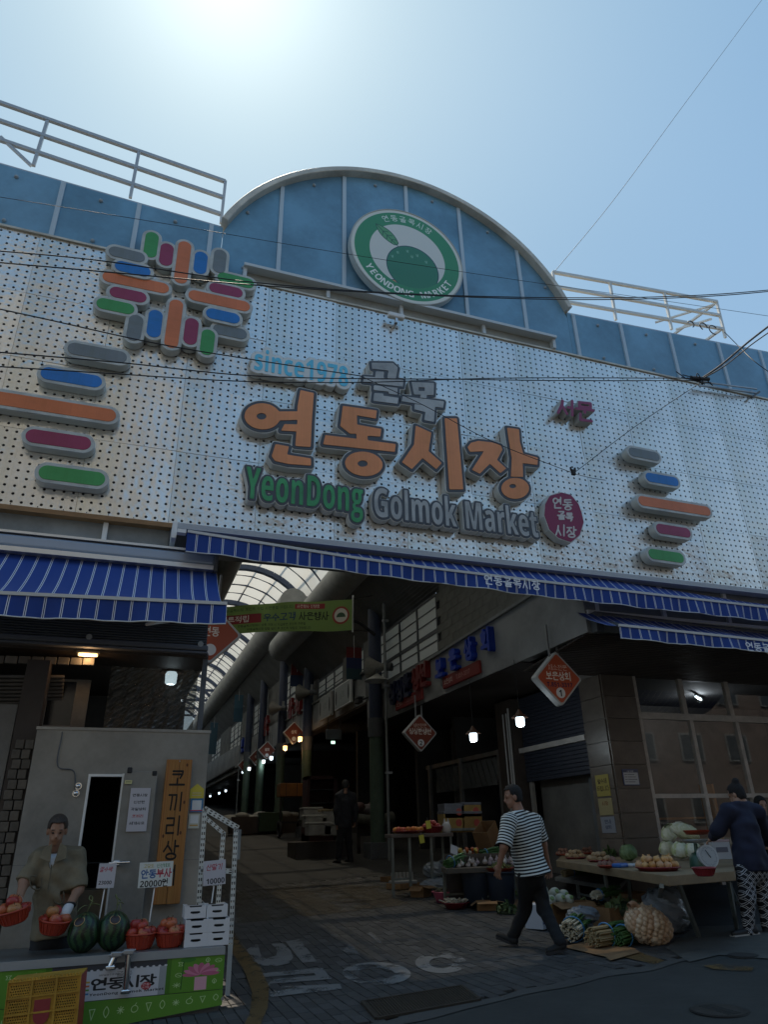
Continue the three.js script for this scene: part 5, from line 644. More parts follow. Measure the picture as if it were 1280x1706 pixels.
// ---------------------------------------------------------------- fruit stall
const CY = 0.615, CZ = -7.26; // counter top and front
{
  const t = thing('market_stall', 'green fronted market stall counter with grey steel top at lower left', 'stall'), x0 = -2.0, x1 = 1.085;
  const gTop = (x) => CY - 0.012 * 0; part(t, 'counter_top', [rbox(x1 - x0, 0.045, 0.85, (x0 + x1) / 2, CY - 0.022, CZ - 0.42, 0.01)], worn([0.2, 0.21, 0.21], 0.35, 0.7, { metalness: 0.5 })); part(t, 'edge_strip', box2(x0, x1, CY - 0.06, CY + 0.002, CZ + 0.001, CZ + 0.014), std([0.3, 0.31, 0.31], 0.4));
  part(t, 'body', [box2(x0, x1 - 0.02, 0.0, CY - 0.05, CZ - 0.8, CZ - 0.02)], M.greyD);
  const at = (px, py) => onZ(px, py, CZ + 0.012), pxW = 376, canvX = (px) => (at(px, 1620).x - x0) / (x1 - x0);
  const tex = canvasTex(2048, 320, (g) => {
    const X = (px) => canvX(px) * 2048, k = (X(300) - X(100)) / 200, Y = (f) => f * 320; g.fillStyle = '#5b8f2b'; g.fillRect(0, 0, 2048, 320);
    const bx0 = X(86), bx1 = X(277); g.fillStyle = '#47781f'; g.fillRect(bx0 - 10 * k, 0, 10 * k, 320); g.fillRect(bx1, 0, 8 * k, 320); g.fillStyle = '#9aa0a3'; g.fillRect(bx0, 0, bx1 - bx0, 320); g.fillStyle = '#c9cbd0'; g.fillRect(bx0 + 6 * k, 66, bx1 - bx0 - 18 * k, 254);
    g.fillStyle = '#3c3f47'; g.fillRect(bx0, 0, bx1 - bx0, 50); for (let i = 0; i < 18; i++) { g.beginPath(); g.arc(bx0 + (i + 0.7) * (bx1 - bx0) / 18.4, 50, 12, 0, Math.PI); g.fill(); g.fillStyle = '#c9cbd0'; g.beginPath(); g.arc(bx0 + (i + 1.2) * (bx1 - bx0) / 18.4, 58, 9, 0, 7); g.fill(); g.fillStyle = '#3c3f47'; }
    write(g, 'since1978', X(165), 92, 20, '#33353a', { font: 'normal' }); write(g, '골목', X(193), 82, 44, '#33353a', { w: 0.06 }); write(g, '연동시장', X(154), 134, 96, '#17191d', { w: 0.15, wide: 0.84, gap: 0.05 }); write(g, 'YeonDong Golmok Market', X(153), 256, 26, '#22242a', { font: 'bold' });
    g.fillStyle = '#a3202c'; g.beginPath(); g.ellipse(X(245), 230, 26, 34, 0, 0, 7); g.fill(); write(g, '연동', X(245), 206, 20, '#e4d8d6', { centre: true }); write(g, '시장', X(245), 232, 20, '#e4d8d6', { centre: true });
    ['#c7a53a', '#cf6a3a', '#5a9a3a', '#3a7fb0'].forEach((c, i) => { g.fillStyle = c; g.fillRect(X(143) - 10, 150 + i * 34, 36, 16); });
    // white line icons of fruit and leaves on the green
    const icon = (x, y, s, n) => { g.save(); g.translate(x, y); g.strokeStyle = '#b9d29a'; g.lineWidth = 4; g.beginPath(); if (n === 0) { g.moveTo(0, s); g.quadraticCurveTo(-s, 0, 0, -s); g.quadraticCurveTo(s, 0, 0, s); g.moveTo(0, s); g.lineTo(0, -s * 0.4); } else if (n === 1) { for (let a = 0; a < 4; a++) { g.moveTo(-s * Math.cos(a * 0.785), -s * Math.sin(a * 0.785)); g.lineTo(s * Math.cos(a * 0.785), s * Math.sin(a * 0.785)); } } else if (n === 2) { g.arc(0, 0, s * 0.8, 0, 7); g.moveTo(-s * 0.4, -s * 0.2); g.lineTo(s * 0.4, s * 0.3); } else { g.moveTo(-s * 0.6, -s * 0.7); g.lineTo(s * 0.6, -s * 0.7); g.lineTo(s * 0.2, 0); g.lineTo(s * 0.5, s * 0.8); g.lineTo(-s * 0.5, s * 0.8); g.lineTo(-s * 0.2, 0); g.closePath(); } g.stroke(); g.restore(); };
    for (const [px, y, n] of [[300, 60, 3], [345, 40, 0], [363, 50, 2], [298, 160, 2], [360, 150, 1], [296, 250, 1], [358, 240, 0], [60, 60, 1], [15, 60, 3], [30, 200, 0]]) icon(X(px), y, 22, n);
    // plain leafy flower in place of the mascot
    g.fillStyle = '#3f7d2c'; g.beginPath(); g.ellipse(X(312), 26, 44, 24, 0, 0, 7); g.fill(); g.strokeStyle = '#2f5f25'; g.lineWidth = 6; g.beginPath(); g.moveTo(X(305), 40); g.lineTo(X(303), 290); g.stroke();
    for (let i = 0; i < 9; i++) { const a = Math.PI + (i / 8) * Math.PI; g.save(); g.translate(X(335), 165); g.rotate(a); g.fillStyle = i % 2 ? '#cf7f9a' : '#b9627f'; g.beginPath(); g.ellipse(52, 0, 52, 19, 0, 0, 7); g.fill(); g.restore(); } g.fillStyle = '#d9a3b1'; g.fillRect(X(325), 190, X(345) - X(325), 120);
  });
  const b0 = 0.3, b1 = CY - 0.06; const bg = quadGeo(V(x0, b0, CZ + 0.004), V(x1, b0, CZ + 0.004), V(x1, b1, CZ + 0.004), V(x0, b1, CZ + 0.004), 40, 2); part(t, 'printed_front', bg, new THREE.MeshStandardMaterial({ map: tex, roughness: 0.45 }));
  const tex2 = canvasTex(2048, 128, (g) => { g.fillStyle = '#5b8f2b'; g.fillRect(0, 0, 2048, 128); g.strokeStyle = '#b9d29a'; g.lineWidth = 4; g.lineCap = 'round'; for (let i = 0; i < 28; i++) { const x = 40 + i * 73, n = i % 4; g.beginPath(); if (n === 0) { for (let a = 0; a < 4; a++) { g.moveTo(x - 18 * Math.cos(a * 0.785), 55 - 18 * Math.sin(a * 0.785)); g.lineTo(x + 18 * Math.cos(a * 0.785), 55 + 18 * Math.sin(a * 0.785)); } } else if (n === 1) { g.arc(x, 58, 17, 0, 7); g.moveTo(x, 40); g.lineTo(x + 8, 28); } else if (n === 2) { g.moveTo(x - 14, 36); g.lineTo(x + 14, 36); g.lineTo(x, 80); g.closePath(); } else { g.moveTo(x, 80); g.quadraticCurveTo(x - 26, 55, x, 30); g.quadraticCurveTo(x + 26, 55, x, 80); } g.stroke(); } });
  const hemY = (x) => 0.185 + (x - 1.085) * 0.085; part(t, 'printed_skirt', quadGeo(V(x0, hemY(x0), CZ + 0.012), V(x1, hemY(x1), CZ + 0.012), V(x1, b0 - 0.004, CZ + 0.006), V(x0, b0 - 0.004, CZ + 0.006), 30, 2), new THREE.MeshStandardMaterial({ map: tex2, roughness: 0.45 }));
  part(t, 'leg', [box2(x1 - 0.07, x1 - 0.02, -0.1, CY - 0.05, CZ - 0.78, CZ - 0.73), box2(x1 - 0.07, x1 - 0.02, -0.1, CY - 0.05, CZ - 0.1, CZ - 0.05)], M.steel); part(t, 'snap_button', [[372, 1664]].map(([x, y]) => { const p = at(x, y); return cyl(0.012, 0.012, 0.008, 0, 0, 0, 10).rotateX(Math.PI / 2).translate(p.x - 0.01, p.y, CZ + 0.016); }), M.steel);
  // clamps with hanging steel tubes on the front
  const clamp = (px0, py0, px1, py1, label) => { const A = onZ(px0, py0, CZ + 0.05), B = onZ(px1, py1, CZ + 0.05), u = thing('steel_pole', label, 'pole'); part(u, 'tube', rod(A, B, 0.026, 16), M.chrome); part(u, 'clamp', [rbox(0.085, 0.04, 0.06, A.x, A.y + 0.0, A.z, 0.01), rod(A.clone().add(V(-0.055, -0.005, 0)), A.clone().add(V(0.055, 0.01, 0)), 0.01)], M.steel); part(u, 'foot', rbox(0.075, 0.03, 0.06, B.x, B.y, B.z, 0.008), M.chrome); };
  clamp(193, 1590, 183, 1612, 'short steel tube clamped to the stall front'); clamp(214, 1586, 208, 1652, 'long steel tube clamped to the stall front');
}
rnd = mulberry(33);
const apple = (() => { const p = []; for (let i = 0; i <= 14; i++) { const a = -Math.PI / 2 + Math.PI * i / 14, r = Math.cos(a); p.push([Math.max(0, 0.05 * r * (1 + 0.06 * Math.sin(a))), 0.046 * Math.sin(a) - (i > 11 ? 0.012 * (i - 11) / 3 : 0) + (i < 2 ? 0.008 * (2 - i) / 2 : 0)]); } return lathe(p, 18); })();
const appleMats = [[0.42, 0.05, 0.03], [0.5, 0.13, 0.05], [0.46, 0.2, 0.07], [0.35, 0.035, 0.03]].map((c, i) => worn(c, 0.35, 6 + i, { bumpScale: 0 })); appleMats.forEach((m) => { m.userData.metres = false; });
const stalkMat = std([0.08, 0.05, 0.02], 0.8);
const fruits = {};
function fruit(kind, label, group, pos, s, mat, geo, cat, stalk = true) {
  const key = kind + mat.uuid + label; let o;
  if (!fruits[key]) { o = fruits[key] = thing(kind, label, cat, pos, group); part(o, 'flesh', geo, mat); if (stalk) part(o, 'stalk', cyl(0.003, 0.004, 0.025, 0, 0.045, 0, 5), stalkMat); } else o = copy(fruits[key], pos, label);
  o.scale.setScalar(s); o.rotation.set(rr(-0.6, 0.6), rr(0, 6), rr(-0.6, 0.6)); return o;
}
const basketProfile = (r, h, th = 0.006) => [[0, 0], [r * 0.66, 0], [r * 0.74, 0.01], [r * 0.96, h * 0.88], [r, h], [r * 1.05, h], [r * 1.05, h - 0.012], [r * 1.0, h - 0.014]].slice(0, 6).concat([[r - th, h - 0.002], [r * 0.92, h * 0.85], [r * 0.7, 0.014], [0, 0.012]]);
function basket(pos, r, h, mat, label, group, tilt) { const t = thing('plastic_basket', label, 'basket', pos, group); part(t, 'bowl', lathe(basketProfile(r, h), 32), mat); const ribs = []; for (let i = 0; i < 22; i++) { const a = i / 22 * Math.PI * 2; ribs.push(rod(V(Math.cos(a) * r * 0.77, 0.015, Math.sin(a) * r * 0.77), V(Math.cos(a) * r * 0.985, h * 0.86, Math.sin(a) * r * 0.985), 0.004, 4)); } part(t, 'rib', ribs, mat).userData.kind = 'stuff'; part(t, 'rim', new THREE.TorusGeometry(r * 1.02, 0.008, 6, 32).rotateX(Math.PI / 2).translate(0, h, 0), mat); if (tilt) t.rotation.set(...tilt); return t; }
const redPl = std([0.36, 0.045, 0.02], 0.4), maroonPl = std([0.2, 0.02, 0.025], 0.4);
function heap(pos, r, h, n, fn) { for (let i = 0; i < n; i++) { const lay = i < n * 0.62 ? 0 : 1, k = lay ? i - Math.floor(n * 0.62) : i, m = lay ? n - Math.floor(n * 0.62) : Math.floor(n * 0.62), a = k / Math.max(1, m - (lay ? 1 : 1)) * Math.PI * 2 + rr(-0.2, 0.2), q = (k === m - 1 && m > 3) ? 0 : (lay ? 0.42 : 0.68) * r; fn(V(pos.x + Math.cos(a) * q, pos.y + h + lay * 0.06 + rr(-0.006, 0.008), pos.z + Math.sin(a) * q)); } }
{ // red baskets of apples on the counter
  for (const [px, l] of [[234, 'left'], [283, 'right']]) { const p = onY(px, 1577, CY); p.z = -7.47; p.x = onZ(px, 1560, -7.47).x; p.y = CY; basket(p, 0.13, 0.12, redPl, `red plastic basket heaped with apples on the counter, ${l} of the two`, 'apple baskets on the counter'); heap(p, 0.12, 0.125, 11, (q) => fruit('apple', `red yellow apple heaped in the ${l} red basket on the counter`, `apples in the ${l} counter basket`, q, rr(0.92, 1.08), appleMats[Math.floor(rnd() * 4)], apple, 'apple')); }
}
{ // watermelons
  const wm = canvasTex(512, 256, (g) => { g.fillStyle = '#2c4a29'; g.fillRect(0, 0, 512, 256); const r = mulberry(3); for (let k = 0; k < 13; k++) { for (let y = 0; y < 256; y += 3) { const x = k * 39.4 + 8 * Math.sin(y * 0.07 + k) + r() * 7; g.fillStyle = `rgba(8,18,9,${0.55 + r() * 0.4})`; g.fillRect(x, y, 11 + r() * 12, 4); } } });
  const skin = new THREE.MeshStandardMaterial({ map: wm, roughness: 0.4, color: 0xf0f0f0 }), vine = std([0.13, 0.15, 0.05], 0.7);
  for (const [px, l] of [[141, 'left'], [189, 'right']]) { const x = onZ(px, 1545, -7.5).x, t = thing('watermelon', `dark green watermelon with curly stem on the counter, ${l} one`, 'watermelon', [x, CY, -7.5], 'watermelons on the counter', l === 'left' ? 0.5 : 1.4); const g = new THREE.SphereGeometry(1, 40, 28), p = g.attributes.position; for (let i = 0; i < p.count; i++) { const a = Math.atan2(p.getZ(i), p.getX(i)), k = 1 + 0.012 * Math.cos(a * 13); p.setXYZ(i, p.getX(i) * 0.136 * k, p.getY(i) * 0.155, p.getZ(i) * 0.136 * k); } g.computeVertexNormals(); part(t, 'rind', g, skin, [0, 0.152, 0]); t.userData.s = 1; delete t.userData.s; part(t, 'stem', tube([V(0, 0.3, 0), V(0.01, 0.34, 0.01), V(0.03, 0.385, 0), V(0.045, 0.41, -0.02), V(0.02, 0.43, -0.02), V(0.005, 0.405, 0), V(0.03, 0.38, 0.03)], 0.0045, 30, 5), vine); part(t, 'tendril', [tube([V(0, 0.35, 0), V(-0.05, 0.36, 0.04), V(-0.09, 0.345, 0.05), V(-0.12, 0.32, 0.06)], 0.0035, 14, 4), tube([V(0.01, 0.36, 0), V(0.06, 0.365, 0.03), V(0.09, 0.35, 0.05)], 0.0035, 14, 4)], vine);
    const a = l === 'left' ? -0.5 : 0.02, dir = V(Math.sin(a) * 0.62, 0.55, Math.cos(a) * 0.62).normalize(); const st = part(t, 'sticker', new THREE.SphereGeometry(0.139, 20, 10, 0, 6.3, 0, 0.28).scale(1, 1.06, 1), new THREE.MeshStandardMaterial({ color: new THREE.Color().setRGB(0.03, 0.015, 0.012), roughness: 0.4 }), [0, 0.152, 0]); const wd = dir.applyAxisAngle(V(0, 1, 0), -t.rotation.y); st.quaternion.setFromUnitVectors(V(0, 1, 0), wd); const rg = part(t, 'sticker_ring', new THREE.TorusGeometry(0.042, 0.003, 5, 28).rotateX(Math.PI / 2).translate(0, 0.139, 0), std([0.5, 0.3, 0.12], 0.5), [0, 0.152, 0]); rg.quaternion.copy(st.quaternion); }
}
{ // white fruit boxes
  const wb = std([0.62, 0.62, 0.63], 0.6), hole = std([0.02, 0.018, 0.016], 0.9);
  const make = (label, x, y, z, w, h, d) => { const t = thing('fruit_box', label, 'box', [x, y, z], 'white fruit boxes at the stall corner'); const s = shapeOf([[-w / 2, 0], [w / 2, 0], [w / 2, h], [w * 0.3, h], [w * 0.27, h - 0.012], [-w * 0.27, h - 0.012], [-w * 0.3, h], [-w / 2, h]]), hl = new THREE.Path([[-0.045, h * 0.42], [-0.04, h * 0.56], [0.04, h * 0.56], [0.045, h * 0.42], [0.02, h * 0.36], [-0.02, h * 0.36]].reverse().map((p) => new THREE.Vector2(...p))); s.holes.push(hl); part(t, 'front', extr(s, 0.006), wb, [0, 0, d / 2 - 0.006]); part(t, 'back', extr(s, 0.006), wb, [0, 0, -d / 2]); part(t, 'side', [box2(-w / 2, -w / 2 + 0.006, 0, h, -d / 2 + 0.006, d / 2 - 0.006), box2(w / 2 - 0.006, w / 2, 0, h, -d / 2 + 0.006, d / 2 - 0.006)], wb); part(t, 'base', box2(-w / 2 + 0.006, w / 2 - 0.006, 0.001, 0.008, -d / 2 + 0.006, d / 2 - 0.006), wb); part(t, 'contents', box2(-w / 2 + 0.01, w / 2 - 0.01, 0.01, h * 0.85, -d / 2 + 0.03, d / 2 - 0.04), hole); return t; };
  const xa = onZ(326, 1560, -7.36).x, xb = onZ(363, 1560, -7.36).x; for (const [x, l] of [[xa, 'left'], [xb, 'right']]) { make(`white cardboard fruit box at the stall corner, lowest in the ${l} stack`, x, CY + 0.001, -7.48, 0.195, 0.105, 0.26); make(`white cardboard fruit box at the stall corner, middle of the ${l} stack`, x, CY + 0.107, -7.48, 0.195, 0.105, 0.26); make(`white cardboard fruit box at the stall corner, topmost of the ${l} stack`, x - 0.012, CY + 0.213, -7.56, 0.19, 0.1, 0.24); }
}
{ // price cards on thin rods
  const card = (cx, cy, w, h, by, label, draw, z = -7.55, rot = 0) => { const A = onZ(cx - w / 2, cy, z), B = onZ(cx + w / 2, cy, z), C = onZ(cx, cy - h / 2, z), D = onZ(cx, cy + h / 2, z), W = B.x - A.x, H = C.y - D.y, t = thing('price_sign', label, 'price sign', [(A.x + B.x) / 2, (C.y + D.y) / 2, z]); t.rotation.z = rot; part(t, 'card', box(W, H, 0.006), M.white); part(t, 'print', new THREE.PlaneGeometry(W * 0.995, H * 0.995), new THREE.MeshStandardMaterial({ map: canvasTex(256, Math.round(256 * H / W), draw), roughness: 0.5 }), [0, 0, 0.0042]); const foot = CY + by - t.position.y; part(t, 'rod', rod(V(0, -H / 2 + 0.01, -0.006), V(-0.02, foot, -0.01), 0.006, 8), M.white); part(t, 'clip', rbox(0.05, 0.012, 0.016, 0, -H / 2, 0, 0.004), M.steel); };
  card(177, 1459, 29, 41, 0.05, 'white price sign reading 23000 above the watermelons', (g, w, h) => { g.fillStyle = '#b7b6bd'; g.fillRect(0, 0, w, h); write(g, '꿀수박', 18, 48, 70, '#a01830', { w: 0.11, wide: 0.84, skew: 0.2 }); write(g, '23000', 22, 236, 60, '#14151c', { font: 'bold', skew: 0.1 }); }, -7.55, -0.01);
  card(259, 1457, 56, 42, 0.2, 'white price sign reading 20000 above the left apple basket', (g, w, h) => { g.fillStyle = '#c8ccc8'; g.fillRect(0, 0, w, h); write(g, '고당도', 32, 14, 26, '#a9953a'); write(g, '신선해요', 130, 14, 26, '#3f7a4a'); write(g, '안동', 16, 54, 58, '#24508c', { w: 0.15 }); write(g, '부사', 134, 52, 58, '#a22339', { w: 0.15 }); write(g, '20000원', 12, 124, 52, '#181818', { w: 0.13, wide: 0.84 }); }, -7.5, 0.02);
  card(357, 1454, 37, 41, 0.32, 'white price sign reading 10000 above the white boxes', (g, w, h) => { g.fillStyle = '#b7b6bd'; g.fillRect(0, 0, w, h); write(g, '산딸기', 34, 38, 62, '#a01830', { w: 0.11, skew: 0.2 }); write(g, '10000', 32, 180, 66, '#14151c', { font: 'bold' }); }, -7.55, 0.06);
}
{ // white slotted angle rack
  const t = thing('slotted_rack', 'white slotted steel rack standing right of the cold room', 'rack'), m = std([0.55, 0.56, 0.52], 0.5), Q = (x, y, z) => onZ(x, y, z);
  const strip = (a, b, w = 0.045) => { const d = b.clone().sub(a), L = d.length(), s = shapeOf([[-w / 2, 0], [w / 2, 0], [w / 2, L], [-w / 2, L]]); const n = Math.floor(L / 0.05); for (let i = 0; i < n; i++) for (const k of [-1, 1]) { const y = (i + 0.5) * L / n, o = new THREE.Path([[-0.006, -0.014], [-0.006, 0.014], [0.006, 0.014], [0.006, -0.014]].map(([x, q]) => new THREE.Vector2(x + k * w * 0.24, y + q * (i % 2 ? 1 : 0.75)))); s.holes.push(o); } const g = extr(s, 0.003); d.normalize(); const zz = V(0, 0, 1), xx = d.clone().cross(zz).normalize(), z2 = xx.clone().cross(d); return g.applyMatrix4(new THREE.Matrix4().makeBasis(xx, d, z2).setPosition(a)); };
  const z1 = -7.85, z2 = -8.2; part(t, 'post', strip(Q(327, 1562, z1), Q(341, 1347, z1)), m); part(t, 'post', strip(Q(383, 1590, z1), Q(393, 1380, z1)), m); part(t, 'post', strip(Q(360, 1545, z2), Q(372, 1388, z2)), m);
  part(t, 'beam', strip(Q(340, 1347, z1), Q(397, 1380, z1), 0.05), m); part(t, 'beam', strip(Q(342, 1362, z2), Q(374, 1390, z2), 0.04), m); part(t, 'beam', strip(Q(335, 1448, z1), Q(388, 1452, z1)), m); part(t, 'beam', strip(Q(330, 1500, z1), Q(360, 1528, z2)), m);
  part(t, 'board', box2(Q(395, 1400, z2).x, Q(401, 1400, z2).x, Q(395, 1432, z2).y, Q(395, 1382, z2).y, z2 - 0.02, z2), M.grey);
  for (const [x, z] of [[Q(327, 1562, z1).x, z1], [Q(383, 1590, z1).x, z1]]) part(t, 'foot', box2(x - 0.022, x + 0.022, ground(x, z) - 0.01, onZ(355, 1575, z1).y, z - 0.004, z), m);
}
{ // yellow slatted crate leaning in front of the stall
  const z = -6.75, TL = onZ(18, 1636, z), TR = onZ(142, 1619, z), BL = onZ(2, 1712, z), W = TR.x - TL.x, H = 0.42, t = thing('plastic_crate', 'yellow plastic lattice crate with maroon label standing on end before the stall', 'crate', [TL.x, TL.y - H, z]); t.rotation.z = Math.atan2(TR.y - TL.y, TR.x - TL.x) * 0.9; t.rotation.y = -0.12;
  const y = worn([0.5, 0.28, 0.03], 0.5, 2), s = shapeOf([[0, 0], [W, 0], [W, H], [0, H]]), cw = (W - 0.05) / 3, ch = (H - 0.05) / 4;
  for (let c = 0; c < 3; c++) for (let r = 0; r < 4; r++) { if (c === 1 && (r === 1 || r === 2)) continue; const x0 = 0.02 + c * (cw + 0.005), y0 = 0.02 + r * (ch + 0.004), nx = 9, ny = 5; for (let j = 0; j < ny; j++) for (let i = 0; i < nx; i++) { const cx = x0 + (i + 0.5 + (j % 2) * 0.4) * cw / (nx + 0.5), cy = y0 + (j + 0.6) * ch / (ny + 0.4), h = cw / nx * 0.34; s.holes.push(new THREE.Path([[0, -h], [-h, 0], [0, h], [h, 0]].map(([a, b]) => new THREE.Vector2(cx + a, cy + b)))); } }
  part(t, 'lattice', extr(s, 0.008), y); for (let c = 0; c <= 3; c++) part(t, 'rib', box2(c * W / 3 - (c ? 0.008 : -0.004), c * W / 3 + (c < 3 ? 0.008 : 0), 0.004, H - 0.004, 0.008, 0.022), y); for (let r = 0; r <= 4; r++) part(t, 'rib', box2(0.004, W - 0.004, Math.max(0.004, r * H / 4 - 0.006), Math.min(H - 0.004, r * H / 4 + 0.006), 0.0085, 0.02), y);
  const redd = std([0.3, 0.03, 0.02], 0.5); part(t, 'wall', [box2(0, W, H - 0.008, H, -0.28, 0)], y); part(t, 'side', box2(W - 0.008, W, 0, H - 0.008, -0.28, 0), redd); part(t, 'side', box2(0, 0.008, 0, H - 0.008, -0.28, 0), std([0.12, 0.06, 0.03], 0.6)); const lb = new THREE.Shape(); lb.moveTo(-0.055, -0.02); lb.absarc(0, -0.03, 0.055, Math.PI, 0, false); lb.lineTo(0.055, 0.07); lb.lineTo(-0.055, 0.07); part(t, 'label', extr(lb, 0.006), std([0.26, 0.03, 0.035], 0.5), [W * 0.5, H * 0.52, 0.012]); part(t, 'shade_panel', box2(0.01, W - 0.01, 0.004, H - 0.01, -0.275, -0.27), M.dark); part(t, 'tooth', Array.from({ length: 22 }, (_, i) => box(0.012, 0.012, 0.02, 0.012 + i * (W - 0.024) / 21, H + 0.005, -0.01)), y).userData.kind = 'stuff';  // dark sheet added inside so the lattice holes look shaded
}
// ---------------------------------------------------------------- people: fields of tapered limbs, meshed with surface nets
function surf(fn, lo, hi, cell) {
  const nx = Math.ceil((hi.x - lo.x) / cell) + 1, ny = Math.ceil((hi.y - lo.y) / cell) + 1, nz = Math.ceil((hi.z - lo.z) / cell) + 1, D = new Float32Array(nx * ny * nz), id = (i, j, k) => (k * ny + j) * nx + i;
  for (let k = 0; k < nz; k++) for (let j = 0; j < ny; j++) for (let i = 0; i < nx; i++) D[id(i, j, k)] = fn(lo.x + i * cell, lo.y + j * cell, lo.z + k * cell);
  const vert = new Int32Array(nx * ny * nz).fill(-1), P = [], I = [], E = [[0, 1], [2, 3], [4, 5], [6, 7], [0, 2], [1, 3], [4, 6], [5, 7], [0, 4], [1, 5], [2, 6], [3, 7]], c = new Float32Array(8);
  for (let k = 0; k < nz - 1; k++) for (let j = 0; j < ny - 1; j++) for (let i = 0; i < nx - 1; i++) {
    let m = 0; for (let q = 0; q < 8; q++) { c[q] = D[id(i + (q & 1), j + ((q >> 1) & 1), k + (q >> 2))]; if (c[q] < 0) m |= 1 << q; } if (m === 0 || m === 255) continue;
    let n = 0, x = 0, y = 0, z = 0; for (const [a, b] of E) if ((c[a] < 0) !== (c[b] < 0)) { const t = c[a] / (c[a] - c[b]); x += (a & 1) + ((b & 1) - (a & 1)) * t; y += ((a >> 1) & 1) + (((b >> 1) & 1) - ((a >> 1) & 1)) * t; z += (a >> 2) + ((b >> 2) - (a >> 2)) * t; n++; }
    vert[id(i, j, k)] = P.length / 3; P.push(lo.x + (i + x / n) * cell, lo.y + (j + y / n) * cell, lo.z + (k + z / n) * cell);
  }
  const quad = (a, b, c2, d, f) => { if (a < 0 || b < 0 || c2 < 0 || d < 0) return; f ? I.push(a, b, c2, a, c2, d) : I.push(a, c2, b, a, d, c2); };
  for (let k = 1; k < nz - 1; k++) for (let j = 1; j < ny - 1; j++) for (let i = 1; i < nx - 1; i++) { const s = D[id(i, j, k)] < 0;
    if (s !== D[id(i + 1, j, k)] < 0) quad(vert[id(i, j - 1, k - 1)], vert[id(i, j, k - 1)], vert[id(i, j, k)], vert[id(i, j - 1, k)], s);
    if (s !== D[id(i, j + 1, k)] < 0) quad(vert[id(i - 1, j, k - 1)], vert[id(i - 1, j, k)], vert[id(i, j, k)], vert[id(i, j, k - 1)], s);
    if (s !== D[id(i, j, k + 1)] < 0) quad(vert[id(i - 1, j - 1, k)], vert[id(i, j - 1, k)], vert[id(i, j, k)], vert[id(i - 1, j, k)], s); }
  const g = new THREE.BufferGeometry(); g.setAttribute('position', new THREE.Float32BufferAttribute(P, 3)); g.setAttribute('uv', new THREE.Float32BufferAttribute(new Float32Array(P.length / 3 * 2), 2)); g.setIndex(I); g.computeVertexNormals(); return g;
}
const capD = (x, y, z, a, b, ra, rb) => { const dx = b.x - a.x, dy = b.y - a.y, dz = b.z - a.z, t = Math.max(0, Math.min(1, ((x - a.x) * dx + (y - a.y) * dy + (z - a.z) * dz) / (dx * dx + dy * dy + dz * dz || 1))); return Math.hypot(x - a.x - dx * t, y - a.y - dy * t, z - a.z - dz * t) - ra - (rb - ra) * t; };
const ellD = (x, y, z, c, r) => { const a = (x - c.x) / r.x, b = (y - c.y) / r.y, d = (z - c.z) / r.z, l = Math.hypot(a, b, d); return (l - 1) * Math.min(r.x, r.y, r.z) * (l > 1 ? 1 : 1); };
const smin = (a, b, k) => { const h = Math.max(0, k - Math.abs(a - b)) / k; return Math.min(a, b) - h * h * k * 0.25; };
const limbs = (B, k, grow = 0) => (x, y, z) => { let d = 1e3; for (const b of B) { const q = b.e ? ellD(x, y, z, b.c, b.r) : capD(x, y, z, b[0], b[1], b[2], b[3]); d = d > 900 ? q : smin(d, q, k); } return d - grow; };
function bounds(B, m) { const lo = V(1e9, 1e9, 1e9), hi = V(-1e9, -1e9, -1e9); for (const b of B) { if (b.e) { lo.min(b.c.clone().sub(b.r)); hi.max(b.c.clone().add(b.r)); } else for (const [p, r] of [[b[0], b[2]], [b[1], b[3]]]) { lo.min(p.clone().subScalar(r)); hi.max(p.clone().addScalar(r)); } } return [lo.subScalar(m), hi.addScalar(m)]; }
function solid(B, k, cell, grow = 0, cuts = []) { const f = limbs(B, k, grow), [lo, hi] = bounds(B, grow + k * 0.3 + cell * 3); return surf((x, y, z) => { let d = f(x, y, z); for (const c of cuts) d = Math.max(d, c(x, y, z)); return d; }, lo, hi, cell); }
const plane = (p, n, r) => { const q = n.clone().normalize(); return (x, y, z) => { const d = (x - p.x) * q.x + (y - p.y) * q.y + (z - p.z) * q.z; return r ? Math.min(d, r - Math.hypot(x - p.x, y - p.y, z - p.z)) : d; }; };
const sleeveEnd = (e, s, f = 0.0) => [e.clone().lerp(s, f), e.clone().sub(s), 0.16];
// a hand: palm, four fingers and a thumb, hanging along -y, palm to +z; curl in radians
function handGeo(curl, side, spread = 0.1) {
  const B = [{ e: 1, c: V(0, -0.045, 0), r: V(0.042, 0.055, 0.018) }, [V(0, 0.01, 0), V(0, -0.03, 0), 0.026, 0.03]];
  [[-0.031, 0.072, -1.2], [-0.011, 0.085, -0.3], [0.011, 0.08, 0.4], [0.03, 0.062, 1.3]].forEach(([x, L, s]) => { let p = V(x * side * -1, -0.088, 0), a = curl * 0.35; const r = [0.0095, 0.0088, 0.008, 0.007]; for (let i = 0; i < 3; i++) { const l = L * [0.42, 0.32, 0.26][i], n = p.clone().add(V(-side * s * 0.02 * spread * 3 * l / 0.03, -Math.cos(a) * l, Math.sin(a) * l)); B.push([p, n, r[i], r[i + 1]]); p = n; a += curl * 0.75; } });
  const t0 = V(side * 0.034, -0.02, 0.006), t1 = V(side * 0.058, -0.055, 0.018), t2 = V(side * 0.052, -0.085, 0.034); B.push([t0, t1, 0.015, 0.011], [t1, t2, 0.011, 0.009]);
  return solid(B, 0.009, 0.0045);
}
function place(g, at, dir, palm) { const y = dir.clone().normalize().negate(), z = palm.clone().addScaledVector(y, -palm.dot(y)).normalize(), x = y.clone().cross(z); return g.applyMatrix4(new THREE.Matrix4().makeBasis(x, y, z).setPosition(at)); }
